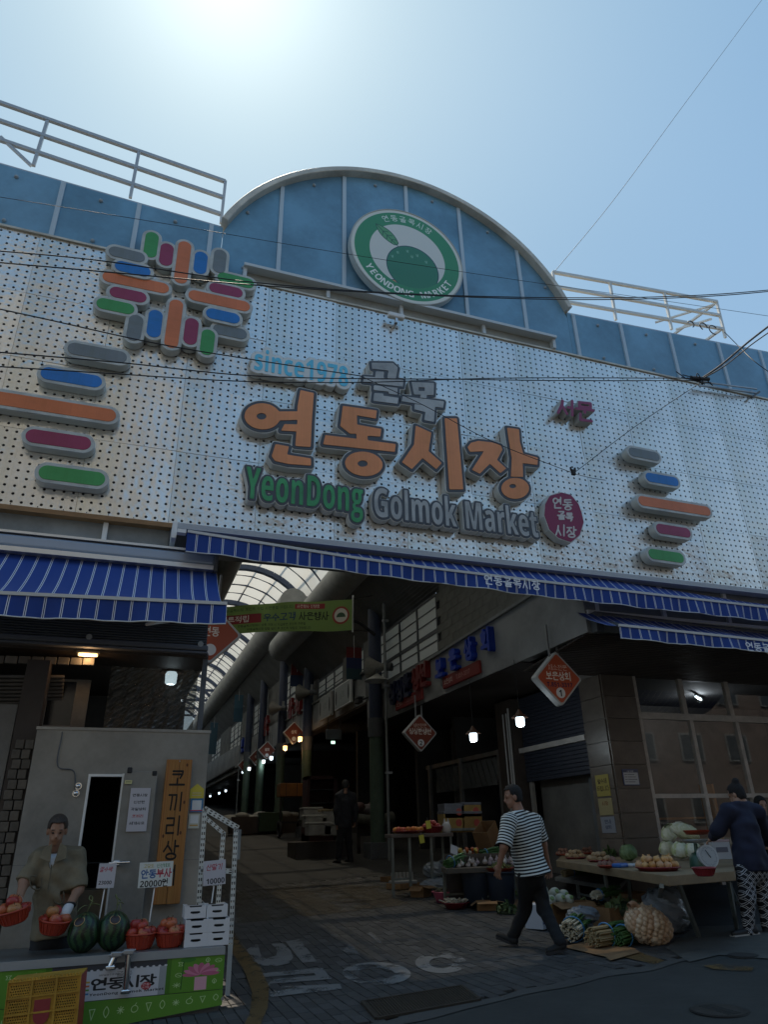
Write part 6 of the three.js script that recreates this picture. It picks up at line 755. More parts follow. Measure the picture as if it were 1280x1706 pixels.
function headParts(c, face, up, k = 1) { // returns matrix and field parts for a head looking along face
  const z = face.clone().normalize(), x = up.clone().cross(z).normalize(), y = z.clone().cross(x); return new THREE.Matrix4().makeBasis(x, y, z).scale(V(k, k, k)).setPosition(c);
}
const HEAD = [{ e: 1, c: V(0, 0.035, -0.012), r: V(0.076, 0.088, 0.096) }, { e: 1, c: V(0, -0.04, 0.022), r: V(0.058, 0.07, 0.066) }, [V(0, 0.012, 0.082), V(0, -0.024, 0.1), 0.008, 0.013], [V(-0.022, -0.055, 0.075), V(0.022, -0.055, 0.075), 0.01, 0.01], [V(-0.04, 0.022, 0.07), V(0.04, 0.022, 0.07), 0.012, 0.012], [V(0, -0.06, -0.03), V(0, -0.16, -0.04), 0.05, 0.055], { e: 1, c: V(0, -0.092, 0.06), r: V(0.024, 0.02, 0.022) }];
const EARS = [-1, 1].map((s) => ({ e: 1, c: V(s * 0.079, -0.008, -0.01), r: V(0.012, 0.034, 0.02) }));
let headGeo, hairGeo;
const baseHead = () => (headGeo ??= solid([...HEAD, ...EARS], 0.022, 0.006)).clone();
function hairShape(extra = [], low = -0.03, front = 0.06) { const B = [{ e: 1, c: V(0, 0.044, -0.014), r: V(0.088, 0.1, 0.108) }, { e: 1, c: V(0, -0.015, -0.045), r: V(0.078, 0.08, 0.068) }, ...extra]; const g = solid(B, 0.02, 0.006, 0, [(x, y, z) => Math.max(Math.min(z - front, 0.088 - y), Math.min(z - 0.012, 0.03 - y), low - y + Math.max(0, z) * 0.8)]); g.computeVertexNormals(); const p = g.attributes.position, n = g.attributes.normal; for (let i = 0; i < p.count; i++) { const f = 0.0022 * Math.sin(p.getX(i) * 260 + p.getY(i) * 90) * Math.sin(p.getZ(i) * 210 + p.getY(i) * 160); p.setXYZ(i, p.getX(i) + n.getX(i) * f, p.getY(i) + n.getY(i) * f, p.getZ(i) + n.getZ(i) * f); } g.computeVertexNormals(); return g; }
function person(label, pos, d) {
  const t = thing('person', label, 'person', pos), L = (p) => p.clone().sub(t.position), B = d.body.map((b) => [L(b[0]), L(b[1]), b[2], b[3]]), mat = d.skin ?? std([0.32, 0.18, 0.12], 0.55);
  const hm = headParts(L(d.head.c), d.head.face, d.head.up ?? V(0, 1, 0), d.head.k ?? 1), gs = [solid(B, 0.05, 0.016), baseHead().applyMatrix4(hm)];
  for (const h of d.hands ?? []) gs.push(place(handGeo(h.curl ?? 0.6, h.side ?? 1), L(h.at), h.dir, h.palm));
  part(t, 'body', mg(gs), mat); part(t, 'hair', (d.hair ?? hairShape()).clone().applyMatrix4(hm), d.hairMat ?? std([0.008, 0.0075, 0.007], 0.85));
  if (d.eyes !== false) for (const s of [-1, 1]) { part(t, 'eye', ball(0.011, s * 0.03, 0.008, 0.078, 10, 8).applyMatrix4(hm), std([0.02, 0.015, 0.012], 0.2)); part(t, 'eyebrow', rbox(0.034, 0.006, 0.01, s * 0.031, 0.032, 0.083, 0.003, 1).applyMatrix4(hm), std([0.015, 0.012, 0.01], 0.8)); } if (d.eyes !== false) part(t, 'mouth', rbox(0.036, 0.006, 0.008, 0, -0.052, 0.086, 0.002, 1).applyMatrix4(hm), std([0.16, 0.05, 0.045], 0.6));
  for (const w of d.wear) { const bb = w.bones.map((b) => b.e ? { ...b, c: L(b.c) } : [L(b[0]), L(b[1]), b[2], b[3]]), g = solid(bb, w.k ?? 0.05, w.cell ?? 0.015, w.grow ?? 0, (w.cuts ?? []).map((c) => typeof c === 'function' ? c(L) : plane(L(c[0]), c[1], c[2]))); if (w.fold) { g.computeVertexNormals(); const p = g.attributes.position, n = g.attributes.normal; for (let i = 0; i < p.count; i++) { const x = p.getX(i), y = p.getY(i), z = p.getZ(i), f = w.fold * (Math.sin(x * 31 + y * 17 + 2 * Math.sin(y * 13)) * 0.5 + Math.sin(y * 41 - z * 27 + x * 19) * 0.35 + Math.sin(z * 23 + x * 37 + y * 7) * 0.4); p.setXYZ(i, x + n.getX(i) * f, y + n.getY(i) * f * 0.5, z + n.getZ(i) * f); } g.computeVertexNormals(); } if (w.uv) { const p = g.attributes.position, u = g.attributes.uv; for (let i = 0; i < p.count; i++) u.setXY(i, ...w.uv(V().fromBufferAttribute(p, i), bb)); } part(t, w.name, g, w.mat); }
  return t;
}
function shoe(t, name, heel, toe, mat, soleMat, r = 0.045) { const d = toe.clone().sub(heel), L = d.length(); d.normalize(); const h = V(heel.x, heel.y, heel.z).sub(t.position), q = toe.clone().sub(t.position), up = V(0, 1, 0), g = solid([[h.clone().add(V(0, 0.045, 0)).addScaledVector(d, 0.03), q.clone().add(V(0, 0.03, 0)).addScaledVector(d, -0.03), r, r * 0.8], [h.clone().add(V(0, 0.05, 0)).addScaledVector(d, 0.04), h.clone().add(V(0, 0.1, 0)).addScaledVector(d, 0.045), r, r * 0.95]], 0.04, 0.011); const m = part(t, name, g, mat); part(m, 'sole', [bar(h.clone().addScaledVector(d, -0.012).add(V(0, 0.009, 0)), q.clone().add(V(0, 0.009, 0)), r * 1.9, 0.026)], soleMat); }
const nearest = (p, bb) => { let m = 1e9, k = 0; bb.forEach((b, i) => { if (b.e) return; const d = capD(p.x, p.y, p.z, b[0], b[1], b[2], b[3]); if (d < m) { m = d; k = i; } }); return k; };
{ // ---- man in the striped shirt, walking left and away
  const q = (x, y, z) => onZ(780 + x / 5.332, 1290 + y / 5.332, z), pos = onG(882, 1584), zb = pos.z;
  const hL = onG(862, 1577), tT = onG(914, 1591), neck = q(440, 320, zb), sL = q(362, 412, zb + 0.14), sR = q(600, 412, zb - 0.12), eL = q(322, 640, zb + 0.2), wL = q(275, 820, zb + 0.1), eR = q(672, 620, zb - 0.16), wR = q(716, 800, zb - 0.2), pel = q(560, 860, zb), pL = q(510, 900, zb + 0.06), pR = q(610, 890, zb - 0.06);
  const kL = q(510, 1190, hL.z + 0.1), aL = hL.clone().add(V(-0.03, 0.1, -0.03)), kR = q(678, 1200, zb - 0.02), aR = q(826, 1490, tT.z + 0.05), headC = q(398, 205, zb - 0.02), face = V(-0.93, -0.16, -0.3);
  const chest = q(490, 520, zb), mid = q(530, 700, zb);
  const strip = canvasTex(64, 128, (g) => { g.fillStyle = '#c6ccc9'; g.fillRect(0, 0, 64, 128); g.fillStyle = '#0e1216'; g.fillRect(0, 40, 64, 66); });
  const shirtB = [[q(438, 352, zb), chest, 0.075, 0.14], [chest, mid, 0.15, 0.15], [mid, pel, 0.155, 0.165], [sL.clone().add(V(0,-0.02,0)), sR.clone().add(V(0,-0.02,0)), 0.07, 0.07], [chest.clone().lerp(sL, 0.55), mid.clone().lerp(pL, 0.4), 0.13, 0.13], [chest.clone().lerp(sR, 0.55), mid.clone().lerp(pR, 0.4), 0.13, 0.13], [sL, eL, 0.08, 0.088], [sR, eR, 0.078, 0.082], [q(440, 345, zb), sL.clone().lerp(sR, 0.15), 0.07, 0.078], [q(440, 345, zb), sR.clone().lerp(sL, 0.15), 0.07, 0.078], [mid, pel.clone().add(V(0, -0.05, 0.05)), 0.15, 0.205]];
  const dn = pel.clone().sub(chest).normalize(), blackT = worn([0.007, 0.0075, 0.009], 0.9, 2);
  const t = person('man in a striped shirt and black trousers walking past the vegetables', pos, {
    head: { c: headC, face, k: 1.05 }, hair: hairShape([], -0.06, 0.03), skin: std([0.27, 0.14, 0.09], 0.55),
    body: [[neck, headC, 0.055, 0.055], [chest, pel, 0.12, 0.13], [sL, eL, 0.045, 0.04], [eL, wL, 0.043, 0.03], [sR, eR, 0.045, 0.04], [eR, wR, 0.041, 0.029], [pL, kL, 0.07, 0.055], [kL, aL, 0.05, 0.035], [pR, kR, 0.07, 0.055], [kR, aR, 0.05, 0.035]],
    hands: [{ at: wL, dir: q(262, 900, zb + 0.05).sub(wL), palm: V(0.7, 0, -0.5), curl: 0.55, side: 1 }, { at: wR, dir: q(728, 900, zb - 0.22).sub(wR), palm: V(-0.7, 0, 0.3), curl: 0.55, side: -1 }],
    wear: [{ name: 'trousers', mat: blackT, bones: [[pel, pel.clone().add(V(0, -0.06, 0)), 0.125, 0.14], [pL, kL, 0.095, 0.078], [kL, aL, 0.078, 0.066], [pR, kR, 0.095, 0.078], [kR, aR, 0.078, 0.066]], fold: 0.008 },
      { name: 'striped_shirt', mat: std(0xffffff, 0.85, { map: strip }), cell: 0.013, bones: shirtB, grow: 0.006, fold: 0.006, cuts: [[pel.clone().addScaledVector(dn, 0.035), dn], [q(436, 322, zb), V(-0.05, 1, 0)], sleeveEnd(eL, sL), sleeveEnd(eR, sR, 0.14)], uv: (p, bb) => { const k = nearest(p, bb), b = bb[k]; if (k === 6 || k === 7) { const d = b[1].clone().sub(b[0]); return [0, p.clone().sub(b[0]).dot(d.normalize()) / 0.034 + 0.3]; } return [0, p.clone().sub(bb[0][0]).dot(dn) / 0.034 + 0.12 * Math.sin(p.x * 9)]; } }],
  });
  const sm = std([0.006, 0.006, 0.006], 0.75); shoe(t, 'shoe', hL, hL.clone().add(V(-0.2, 0.085, -0.12)), sm, M.rubber); shoe(t, 'shoe', aR.clone().add(V(0.035, -0.075, 0.02)), tT.clone().add(V(-0.02, 0.0, 0)), sm, M.rubber);
}
{ // ---- woman in the navy smock and patterned trousers, back to us
  const q = (x, y, z) => onZ(1120 + x / 5.332, 1280 + y / 5.332, z), pos = onG(1246, 1560), zb = pos.z - 0.05;
  const neck = q(590, 300, zb - 0.02), headC = q(577, 238, zb - 0.06), sL = q(500, 385, zb - 0.02), sR = q(755, 390, zb + 0.02), eL = q(415, 545, zb - 0.15), wL = q(370, 610, zb - 0.38), eR = q(845, 575, zb - 0.08), wR = q(860, 660, zb - 0.34), pel = q(700, 840, zb), pL = q(655, 860, zb), pR = q(790, 860, zb), kL = q(672, 1150, zb + 0.02), aL = q(682, 1440, zb + 0.02), kR = q(830, 1150, zb), aR = q(852, 1440, zb - 0.02), chest = q(645, 520, zb), mid = q(680, 700, zb);
  const lat = canvasTex(256, 256, (g) => { g.fillStyle = '#11131a'; g.fillRect(0, 0, 256, 256); g.strokeStyle = '#c3c7cc'; g.lineWidth = 8; const n = 4, c = 64; for (let i = -1; i <= n; i++) for (let j = -1; j <= n; j++) { const x = i * c, y = j * c; g.beginPath(); if ((i + j) % 2 === 0) { g.moveTo(x, y); g.lineTo(x + c, y + c); g.moveTo(x + 26, y - 6); g.lineTo(x + c + 6, y + c - 26); } else { g.moveTo(x + c, y); g.lineTo(x, y + c); g.moveTo(x + c - 26, y - 6); g.lineTo(x - 6, y + c - 26); } g.stroke(); } });
  const navy = worn([0.012, 0.016, 0.042], 0.85, 1.5);
  const t = person('woman in a dark navy smock and patterned trousers leaning over the stall at the right', pos, {
    head: { c: headC, face: V(-0.35, -0.3, -0.9), k: 1.0 }, hair: hairShape([[V(0, 0.1, -0.05), V(0, 0.145, -0.07), 0.05, 0.045]], -0.075, 0.05), skin: std([0.3, 0.17, 0.11], 0.55), hairMat: std([0.008, 0.007, 0.007], 0.85),
    body: [[neck, headC, 0.05, 0.052], [chest, pel, 0.11, 0.13], [sL, eL, 0.042, 0.038], [eL, wL, 0.04, 0.028], [sR, eR, 0.042, 0.038], [eR, wR, 0.04, 0.028], [pL, kL, 0.07, 0.052], [kL, aL, 0.05, 0.034], [pR, kR, 0.07, 0.052], [kR, aR, 0.05, 0.034]],
    hands: [{ at: wL, dir: V(-0.3, -0.45, -0.7), palm: V(0.4, -0.8, 0), curl: 0.7, side: 1 }, { at: wR, dir: V(-0.2, -0.4, -0.8), palm: V(-0.4, -0.8, 0), curl: 0.7, side: -1 }],
    wear: [{ name: 'smock', mat: navy, bones: [[neck, chest, 0.075, 0.15], [chest, mid, 0.165, 0.17], [mid, pel, 0.17, 0.17], [sL, sR, 0.085, 0.085], [neck, sL, 0.07, 0.085], [neck, sR, 0.07, 0.085], [sL, eL, 0.085, 0.085], [eL, wL, 0.085, 0.06], [sR, eR, 0.085, 0.08], [eR, wR, 0.08, 0.06], [q(680, 800, zb), q(710, 960, zb), 0.17, 0.17], [mid.clone().lerp(pR, 0.3), pR, 0.13, 0.15]], fold: 0.01, cuts: [[q(690, 915, zb), V(-0.02, -1, 0)], [q(590, 300, zb), V(0, 1, -0.2)]] },
      { name: 'patterned_trousers', mat: std(0xffffff, 0.85, { map: lat }), bones: [[pel, pel.clone().add(V(0, -0.08, 0)), 0.15, 0.15], [pL, kL, 0.11, 0.092], [kL, aL, 0.09, 0.06], [pR, kR, 0.11, 0.092], [kR, aR, 0.09, 0.06]], fold: 0.006, cell: 0.014, uv: (p) => [p.x / 0.17, p.y / 0.17] }],
  });
  const sm = std([0.014, 0.014, 0.015], 0.6); const h = onG(1262, 1557), o = onG(1222, 1562); shoe(t, 'shoe', h, o, sm, std([0.4, 0.4, 0.38], 0.6)); shoe(t, 'shoe', aR.clone().add(V(0.03, -0.09, 0.02)), aR.clone().add(V(-0.2, -0.085, -0.02)), sm, std([0.4, 0.4, 0.38], 0.6));
}
{ // ---- stall holder lifting two baskets
  const q = (x, y, z) => onZ(x / 6.561, 1340 + y / 6.561, z), zb = -7.95, pos = V(q(600, 1400, zb).x, ground(-0.3, zb), zb);
  const headC = q(620, 290, zb + 0.08), neck = q(600, 470, zb), sR = q(430, 585, zb), sL = q(820, 570, zb), eR = q(265, 850, zb + 0.1), wR = q(185, 1080, zb + 0.36), eL = q(850, 930, zb + 0.12), wL = q(745, 1130, zb + 0.36), chest = q(620, 750, zb), mid = q(610, 1000, zb), pel = q(600, 1330, zb), hipL = pel.clone().add(V(0.09, -0.05, 0)), hipR = pel.clone().add(V(-0.09, -0.05, 0)), g0 = pos.y;
  const foot = (s) => V(pel.x + s * 0.13, g0 + 0.09, zb - 0.02), knee = (s) => V(pel.x + s * 0.11, g0 + 0.42, zb + 0.03), tan = worn([0.2, 0.165, 0.105], 0.9, 2);
  const t = person('stall holder in a tan short sleeved shirt and white gloves lifting two red baskets', pos, {
    head: { c: headC, face: V(0.05, -0.3, 0.95), k: 1.02 }, hair: hairShape([], -0.02, 0.05), hairMat: std([0.035, 0.025, 0.018], 0.7), skin: std([0.3, 0.16, 0.1], 0.55),
    body: [[neck, headC, 0.055, 0.055], [chest, pel, 0.12, 0.14], [sR, eR, 0.048, 0.043], [eR, wR, 0.045, 0.031], [sL, eL, 0.048, 0.043], [eL, wL, 0.045, 0.031], [hipL, knee(1), 0.075, 0.055], [knee(1), foot(1), 0.05, 0.035], [hipR, knee(-1), 0.075, 0.055], [knee(-1), foot(-1), 0.05, 0.035]],
    hands: [{ at: wR, dir: q(120, 1150, zb + 0.42).sub(wR), palm: V(0.1, -0.9, 0.3), curl: 0.9, side: -1 }, { at: wL, dir: q(690, 1210, zb + 0.42).sub(wL), palm: V(-0.2, -0.9, 0.3), curl: 0.9, side: 1 }],
    wear: [{ name: 'trousers', mat: worn([0.02, 0.02, 0.022], 0.85, 2), bones: [[pel, pel.clone().add(V(0, -0.06, 0)), 0.15, 0.16], [hipL, knee(1), 0.1, 0.08], [knee(1), foot(1), 0.08, 0.07], [hipR, knee(-1), 0.1, 0.08], [knee(-1), foot(-1), 0.08, 0.07]], fold: 0.005 },
      { name: 'undershirt', mat: std([0.55, 0.55, 0.57], 0.8), bones: [[neck.clone().add(V(0, -0.03, 0.02)), chest.clone(), 0.075, 0.152]], cuts: [[neck.clone().add(V(0, -0.05, 0)), V(0, 1, 0.3)]] },
      { name: 'shirt', mat: tan, cell: 0.013, bones: [[neck.clone().add(V(0, -0.06, -0.03)), chest, 0.08, 0.16], [chest, mid, 0.175, 0.185], [mid, q(590, 1400, zb), 0.185, 0.2], [sR, sL, 0.075, 0.075], [neck, sR, 0.06, 0.07], [neck, sL, 0.06, 0.07], [sR, eR, 0.08, 0.082], [sL, eL, 0.085, 0.088]], fold: 0.01, cuts: [sleeveEnd(eR, sR), sleeveEnd(eL, sL), [q(540, 1455, zb), V(0.1, -1, 0)], [neck.clone().add(V(0, 0.0, 0)), V(0, 1, 0.35)], (Lc) => { const o = Lc(q(560, 690, zb)); return (x, y, z) => Math.min(z - o.z - 0.02, (y - o.y) * 0.5 - Math.abs(x - o.x - (y - o.y) * 0.12)); }] },
      
      { name: 'glove', mat: std([0.55, 0.55, 0.56], 0.85), bones: [[wR.clone().lerp(eR, 0.1), q(135, 1135, zb + 0.41), 0.04, 0.045]], cell: 0.01 }, { name: 'glove', mat: std([0.55, 0.55, 0.56], 0.85), bones: [[wL.clone().lerp(eL, 0.05), q(700, 1200, zb + 0.41), 0.04, 0.045]], cell: 0.01 }],
  });
  const Lq = (p) => p.clone().sub(t.position); const cf = q(560, 650, zb + 0.17), dk = std([0.12, 0.1, 0.065], 0.9);
  part(t, 'collar', [extr(shapeOf([[0, 0], [-0.1, 0.04], [-0.075, 0.13], [-0.01, 0.16]]), 0.008, 0.003).applyMatrix4(new THREE.Matrix4().makeRotationX(-0.25).setPosition(Lq(q(545, 640, zb + 0.19)))), extr(shapeOf([[0, 0], [0.1, 0.03], [0.09, 0.13], [0.03, 0.17]]), 0.008, 0.003).applyMatrix4(new THREE.Matrix4().makeRotationX(-0.25).setPosition(Lq(q(585, 640, zb + 0.19))))], tan);
  for (const l of [[[395, 790], [330, 790], [335, 900], [380, 930], [440, 920], [450, 800]], [[580, 950], [585, 1060], [650, 1090], [690, 1060], [690, 950]]]) part(t, 'pocket_seam', tube(l.map(([x, y]) => Lq(q(x, y, zb + 0.195))), 0.006, 24, 4), dk); part(t, 'placket', [tube([q(560, 660, zb + 0.2), q(540, 800, zb + 0.205), q(510, 960, zb + 0.205)].map(Lq), 0.006, 20, 5)], dk); part(t, 'wristband', new THREE.TorusGeometry(0.042, 0.01, 8, 20).applyMatrix4(new THREE.Matrix4().makeRotationX(1.0).setPosition(Lq(wL.clone().lerp(eL, 0.12)))), M.dark);
  const bk = [[25, 1533, 'left', -7.5, 0.25], [86, 1551, 'right', -7.52, -0.12]]; for (const [px, py, l, z, tl] of bk) { const p = onZ(px, py, z), b = basket(V(p.x, p.y - 0.02, z), 0.128, 0.11, redPl, `red plastic basket of apples lifted by the stall holder, ${l} one`, 'baskets held by the stall holder', [0.15, 0, tl]); heap(V(p.x - tl * 0.08, p.y - 0.02, z), 0.115, 0.105, 9, (a) => fruit('apple', `red yellow apple in the ${l} basket lifted by the stall holder`, `apples in the ${l} held basket`, a, rr(0.95, 1.1), appleMats[Math.floor(rnd() * 4)], apple, 'apple')); }
}
{ // ---- man in dark clothes up the alley, back to us
  const zb = -18.2, q = (x, y, z = zb) => onZ(340 + x / 4, 1160 + y / 4, z), pos = onZ(573, 1436, zb); pos.y = ground(pos.x, zb);
  const headC = q(943, 598), neck = q(940, 632), sL = q(900, 665), sR = q(992, 668), chest = q(945, 710), pel = q(935, 860), kL = q(905, 970), aL = q(895, 1075), kR = q(965, 975), aR = q(975, 1090), eL = q(880, 760), wL = q(885, 850), eR = q(1010, 750), wR = q(1005, 830), dk = worn([0.016, 0.017, 0.021], 0.9, 2);
  const t = person('man in dark clothes standing up the alley with his back turned', pos, { head: { c: headC, face: V(0.4, -0.1, -0.9), k: 1.05 }, hair: hairShape([], -0.06, 0.03), hairMat: std([0.03, 0.03, 0.03], 0.7), eyes: false,
    body: [[neck, headC, 0.055, 0.055], [chest, pel, 0.12, 0.13], [sL, eL, 0.045, 0.04], [eL, wL, 0.042, 0.03], [sR, eR, 0.045, 0.04], [eR, wR, 0.042, 0.03], [pel, kL, 0.08, 0.055], [kL, aL, 0.05, 0.035], [pel, kR, 0.08, 0.055], [kR, aR, 0.05, 0.035]], hands: [{ at: wL, dir: V(0, -1, 0), palm: V(1, 0, 0), side: 1 }, { at: wR, dir: V(0, -1, -0.2), palm: V(-1, 0, 0), side: -1 }],
    wear: [{ name: 'jacket', mat: worn([0.03, 0.033, 0.042], 0.9, 2), bones: [[neck, chest, 0.08, 0.17], [chest, pel, 0.18, 0.175], [sL, sR, 0.08, 0.08], [neck, sL, 0.07, 0.08], [neck, sR, 0.07, 0.08], [sL, eL, 0.085, 0.075], [eL, wL, 0.07, 0.055], [sR, eR, 0.085, 0.075], [eR, wR, 0.07, 0.055]], fold: 0.008, cell: 0.02, cuts: [[pel.clone().add(V(0, -0.06, 0)), V(0, -1, 0)]] }, { name: 'trousers', mat: dk, bones: [[pel, pel.clone().add(V(0, -0.1, 0)), 0.16, 0.15], [pel.clone().add(V(-0.08, -0.05, 0)), kL, 0.11, 0.085], [kL, aL, 0.085, 0.07], [pel.clone().add(V(0.08, -0.05, 0)), kR, 0.11, 0.085], [kR, aR, 0.085, 0.07]], cell: 0.02, fold: 0.005 }] });
  for (const a of [aL, aR]) { const h = a.clone().setY(ground(a.x, a.z)); shoe(t, 'shoe', h.clone().add(V(0.02, 0, 0.06)), h.clone().add(V(-0.06, 0, -0.18)), M.dark, M.rubber); }
}
{ // ---- second figure at the right edge, mostly hidden behind the woman
  const zb = -9.1, q = (x, y, z = zb) => onZ(1120 + x / 5.332, 1280 + y / 5.332, z), headC = q(795, 330), pos = V(headC.x, ground(headC.x, zb), zb), y0 = headC.y, c = (x, y, z = 0) => V(pos.x + x, y, zb + z), dk = worn([0.015, 0.015, 0.017], 0.9, 2);
  person('dark haired person seated behind the woman at the right edge of the stall', pos, { head: { c: headC, face: V(-0.3, -0.2, 0.9), k: 1.0 }, body: [[c(0, y0 - 0.2), headC, 0.055, 0.055], [c(0, y0 - 0.35), c(0, y0 - 0.75), 0.13, 0.14], [c(-0.2, y0 - 0.27), c(-0.24, y0 - 0.55, 0.05), 0.045, 0.04], [c(-0.24, y0 - 0.55, 0.05), c(-0.1, y0 - 0.65, 0.25), 0.04, 0.03], [c(0.2, y0 - 0.27), c(0.24, y0 - 0.55, 0.05), 0.045, 0.04], [c(0.24, y0 - 0.55, 0.05), c(0.1, y0 - 0.65, 0.25), 0.04, 0.03]], hands: [{ at: c(-0.1, y0 - 0.65, 0.25), dir: V(0.5, -0.3, 0.6), palm: V(0, -1, 0), side: -1 }, { at: c(0.1, y0 - 0.65, 0.25), dir: V(-0.5, -0.3, 0.6), palm: V(0, -1, 0), side: 1 }],
    wear: [{ name: 'top', mat: dk, bones: [[c(0, y0 - 0.2), c(0, y0 - 0.4), 0.08, 0.17], [c(0, y0 - 0.4), c(0, y0 - 0.8), 0.17, 0.18], [c(-0.2, y0 - 0.27), c(0.2, y0 - 0.27), 0.085, 0.085], [c(-0.2, y0 - 0.27), c(-0.24, y0 - 0.55, 0.05), 0.08, 0.07], [c(0.2, y0 - 0.27), c(0.24, y0 - 0.55, 0.05), 0.08, 0.07]], cell: 0.02 }, { name: 'skirt', mat: dk, bones: [[c(0, y0 - 0.8), c(-0.1, y0 - 0.85, 0.35), 0.17, 0.13], [c(0.1, y0 - 0.85, 0.35), c(0.1, pos.y + 0.1, 0.35), 0.1, 0.08], [c(-0.1, y0 - 0.85, 0.35), c(-0.1, pos.y + 0.1, 0.35), 0.1, 0.08]], cell: 0.02 }] });
}
// ---------------------------------------------------------------- right shop front: tiled pillar, glazing, bays
{
  rnd = mulberry(77); const z = -11, x0 = 8.32, x1 = onZ(1054, 1130, z).x, q = (x, y, zz = z) => onZ(x, y, zz), g0 = ground(8.6, z), yT = 4.12;
  const t = thing('tiled_pillar', 'square pillar clad in brown stone tiles at the shop corner', 'pillar'); const H = (yT - g0) / 9;
  part(t, 'core', box2(x0 + 0.02, x1 - 0.01, g0 - 0.1, yT + 0.12, -11.68, z - 0.02), worn([0.24, 0.22, 0.2], 0.8, 1));
  const tf = box(x1 - x0 - 0.012, H - 0.012, 0.03), ts = box(0.03, H - 0.012, 0.66); for (let k = 0; k < 9; k++) { const y = g0 + (k + 0.5) * H; part(t, 'tile', tf, M.tile[Math.floor(rnd() * 3)], [(x0 + x1) / 2, y, z + rr(0, 0.003)]); part(t, 'tile', ts, M.tile[Math.floor(rnd() * 3)], [x0 + rr(0, 0.003), y, -11.36]); }
  const s = thing('notice_plate', 'white blue framed notice plate fixed on the tiled pillar', 'notice', q(1052, 1295, z + 0.03)); const w = 0.34, h = 0.27; part(s, 'frame', rbox(w, h, 0.012, 0, 0, 0, 0.004), std([0.07, 0.09, 0.2], 0.5)); part(s, 'print', new THREE.PlaneGeometry(w - 0.03, h - 0.03), new THREE.MeshStandardMaterial({ roughness: 0.5, map: canvasTex(256, 200, (g) => { g.fillStyle = '#b9bcc2'; g.fillRect(0, 0, 256, 200); g.fillStyle = '#4b5068'; g.fillRect(0, 0, 256, 34); write(g, '시장 안내문', 66, 6, 22, '#d8dae0'); for (let i = 0; i < 4; i++) { g.fillStyle = '#52555c'; g.fillRect(16, 58 + i * 34, 46, 8); g.fillRect(72, 58 + i * 34, 120 + 40 * ((i * 7) % 3) / 2, 8); } }) }), [0, 0, 0.0075]);
  const po = (ya, yb, col, lab, txt, tc) => { const zc = -11.36, A = onX(1008, ya, x0 - 0.02), B = onX(1016, yb, x0 - 0.02), hh = A.y - B.y, m = thing('wall_poster', lab, 'poster', [x0 - 0.02, (A.y + B.y) / 2, zc]); part(m, 'sheet', box(0.004, hh, 0.4), std(col, 0.6)); const f = part(m, 'print', new THREE.PlaneGeometry(0.38, hh * 0.94), new THREE.MeshStandardMaterial({ roughness: 0.6, map: canvasTex(128, 128, (g) => { g.fillStyle = '#' + new THREE.Color().setRGB(...col).getHexString(); g.fillRect(0, 0, 128, 128); txt.forEach((w2, i) => write(g, w2, 64, 22 + i * 46, 30, tc, { centre: true, w: 0.13 })); }) }), [-0.003, 0, 0]); f.rotation.y = -Math.PI / 2; };
  po(1290, 1326, [0.3, 0.25, 0.06], 'yellow poster on the side of the tiled pillar', ['쌀수제', '드립니다'], '#3a2a10'); po(1330, 1358, [0.28, 0.24, 0.12], 'tan food poster on the side of the tiled pillar', ['시장'], '#6a3a18'); po(1361, 1388, [0.2, 0.22, 0.26], 'pale blue printed sheet low on the side of the tiled pillar', ['안내', '상회'], '#2a3550');
  // glazing
  const fr = worn([0.54, 0.51, 0.47], 0.45, 1, { metalness: 0.2 }), W = thing('shop_window', 'wide aluminium framed shop window right of the tiled pillar', 'window'), zf = -11.05, X = (px, py) => q(px, py, zf).x, Y = (px, py) => q(px, py, zf).y;
  const yTop = Y(1160, 1113), yTr = Y(1170, 1196), yLo = Y(1170, 1326), xa = x1 + 0.02, ms = [X(1137, 1160), X(1213, 1160)], ml = [X(1163, 1260), X(1240, 1260)], xe = 15.2;
  const V2 = (x, a, b, w2 = 0.04) => box2(x - w2, x + w2, a, b, zf - 0.05, zf + 0.03), H2 = (y, a, b, w2 = 0.035) => box2(a, b, y - w2, y + w2, zf - 0.045, zf + 0.035);
  part(W, 'frame', [H2(yTop, xa, xe, 0.05), V2(xa + 0.03, g0 - 0.1, yTop), V2(xe, g0, yTop)], fr); part(W, 'transom', [H2(yTr, xa, xe, 0.06)], fr); part(W, 'lower_rail', [H2(yLo, xa, xe)], fr);
  for (const m of ms) part(W, 'mullion', V2(m, yTr, yTop, 0.05), fr); for (const m of [...ml, 12.9, 14.1]) part(W, 'mullion', V2(m, g0, yTr, 0.04), fr); part(W, 'mullion', V2(13.2, yTr, yTop, 0.05), fr);
  const cols = [xa + 0.06, ...ml, 12.9, 14.1, xe]; const ucols = [xa + 0.06, ...ms, 13.2, xe]; for (let i = 0; i + 1 < cols.length; i++) { part(W, 'pane', box2(cols[i], cols[i + 1], yLo, yTr, zf - 0.014, zf - 0.008), M.glass); part(W, 'pane', box2(cols[i], cols[i + 1], g0, yLo, zf - 0.014, zf - 0.008), M.glass); } for (let i = 0; i + 1 < ucols.length; i++) part(W, 'pane', box2(ucols[i], ucols[i + 1], yTr, yTop, zf - 0.014, zf - 0.008), M.glass);
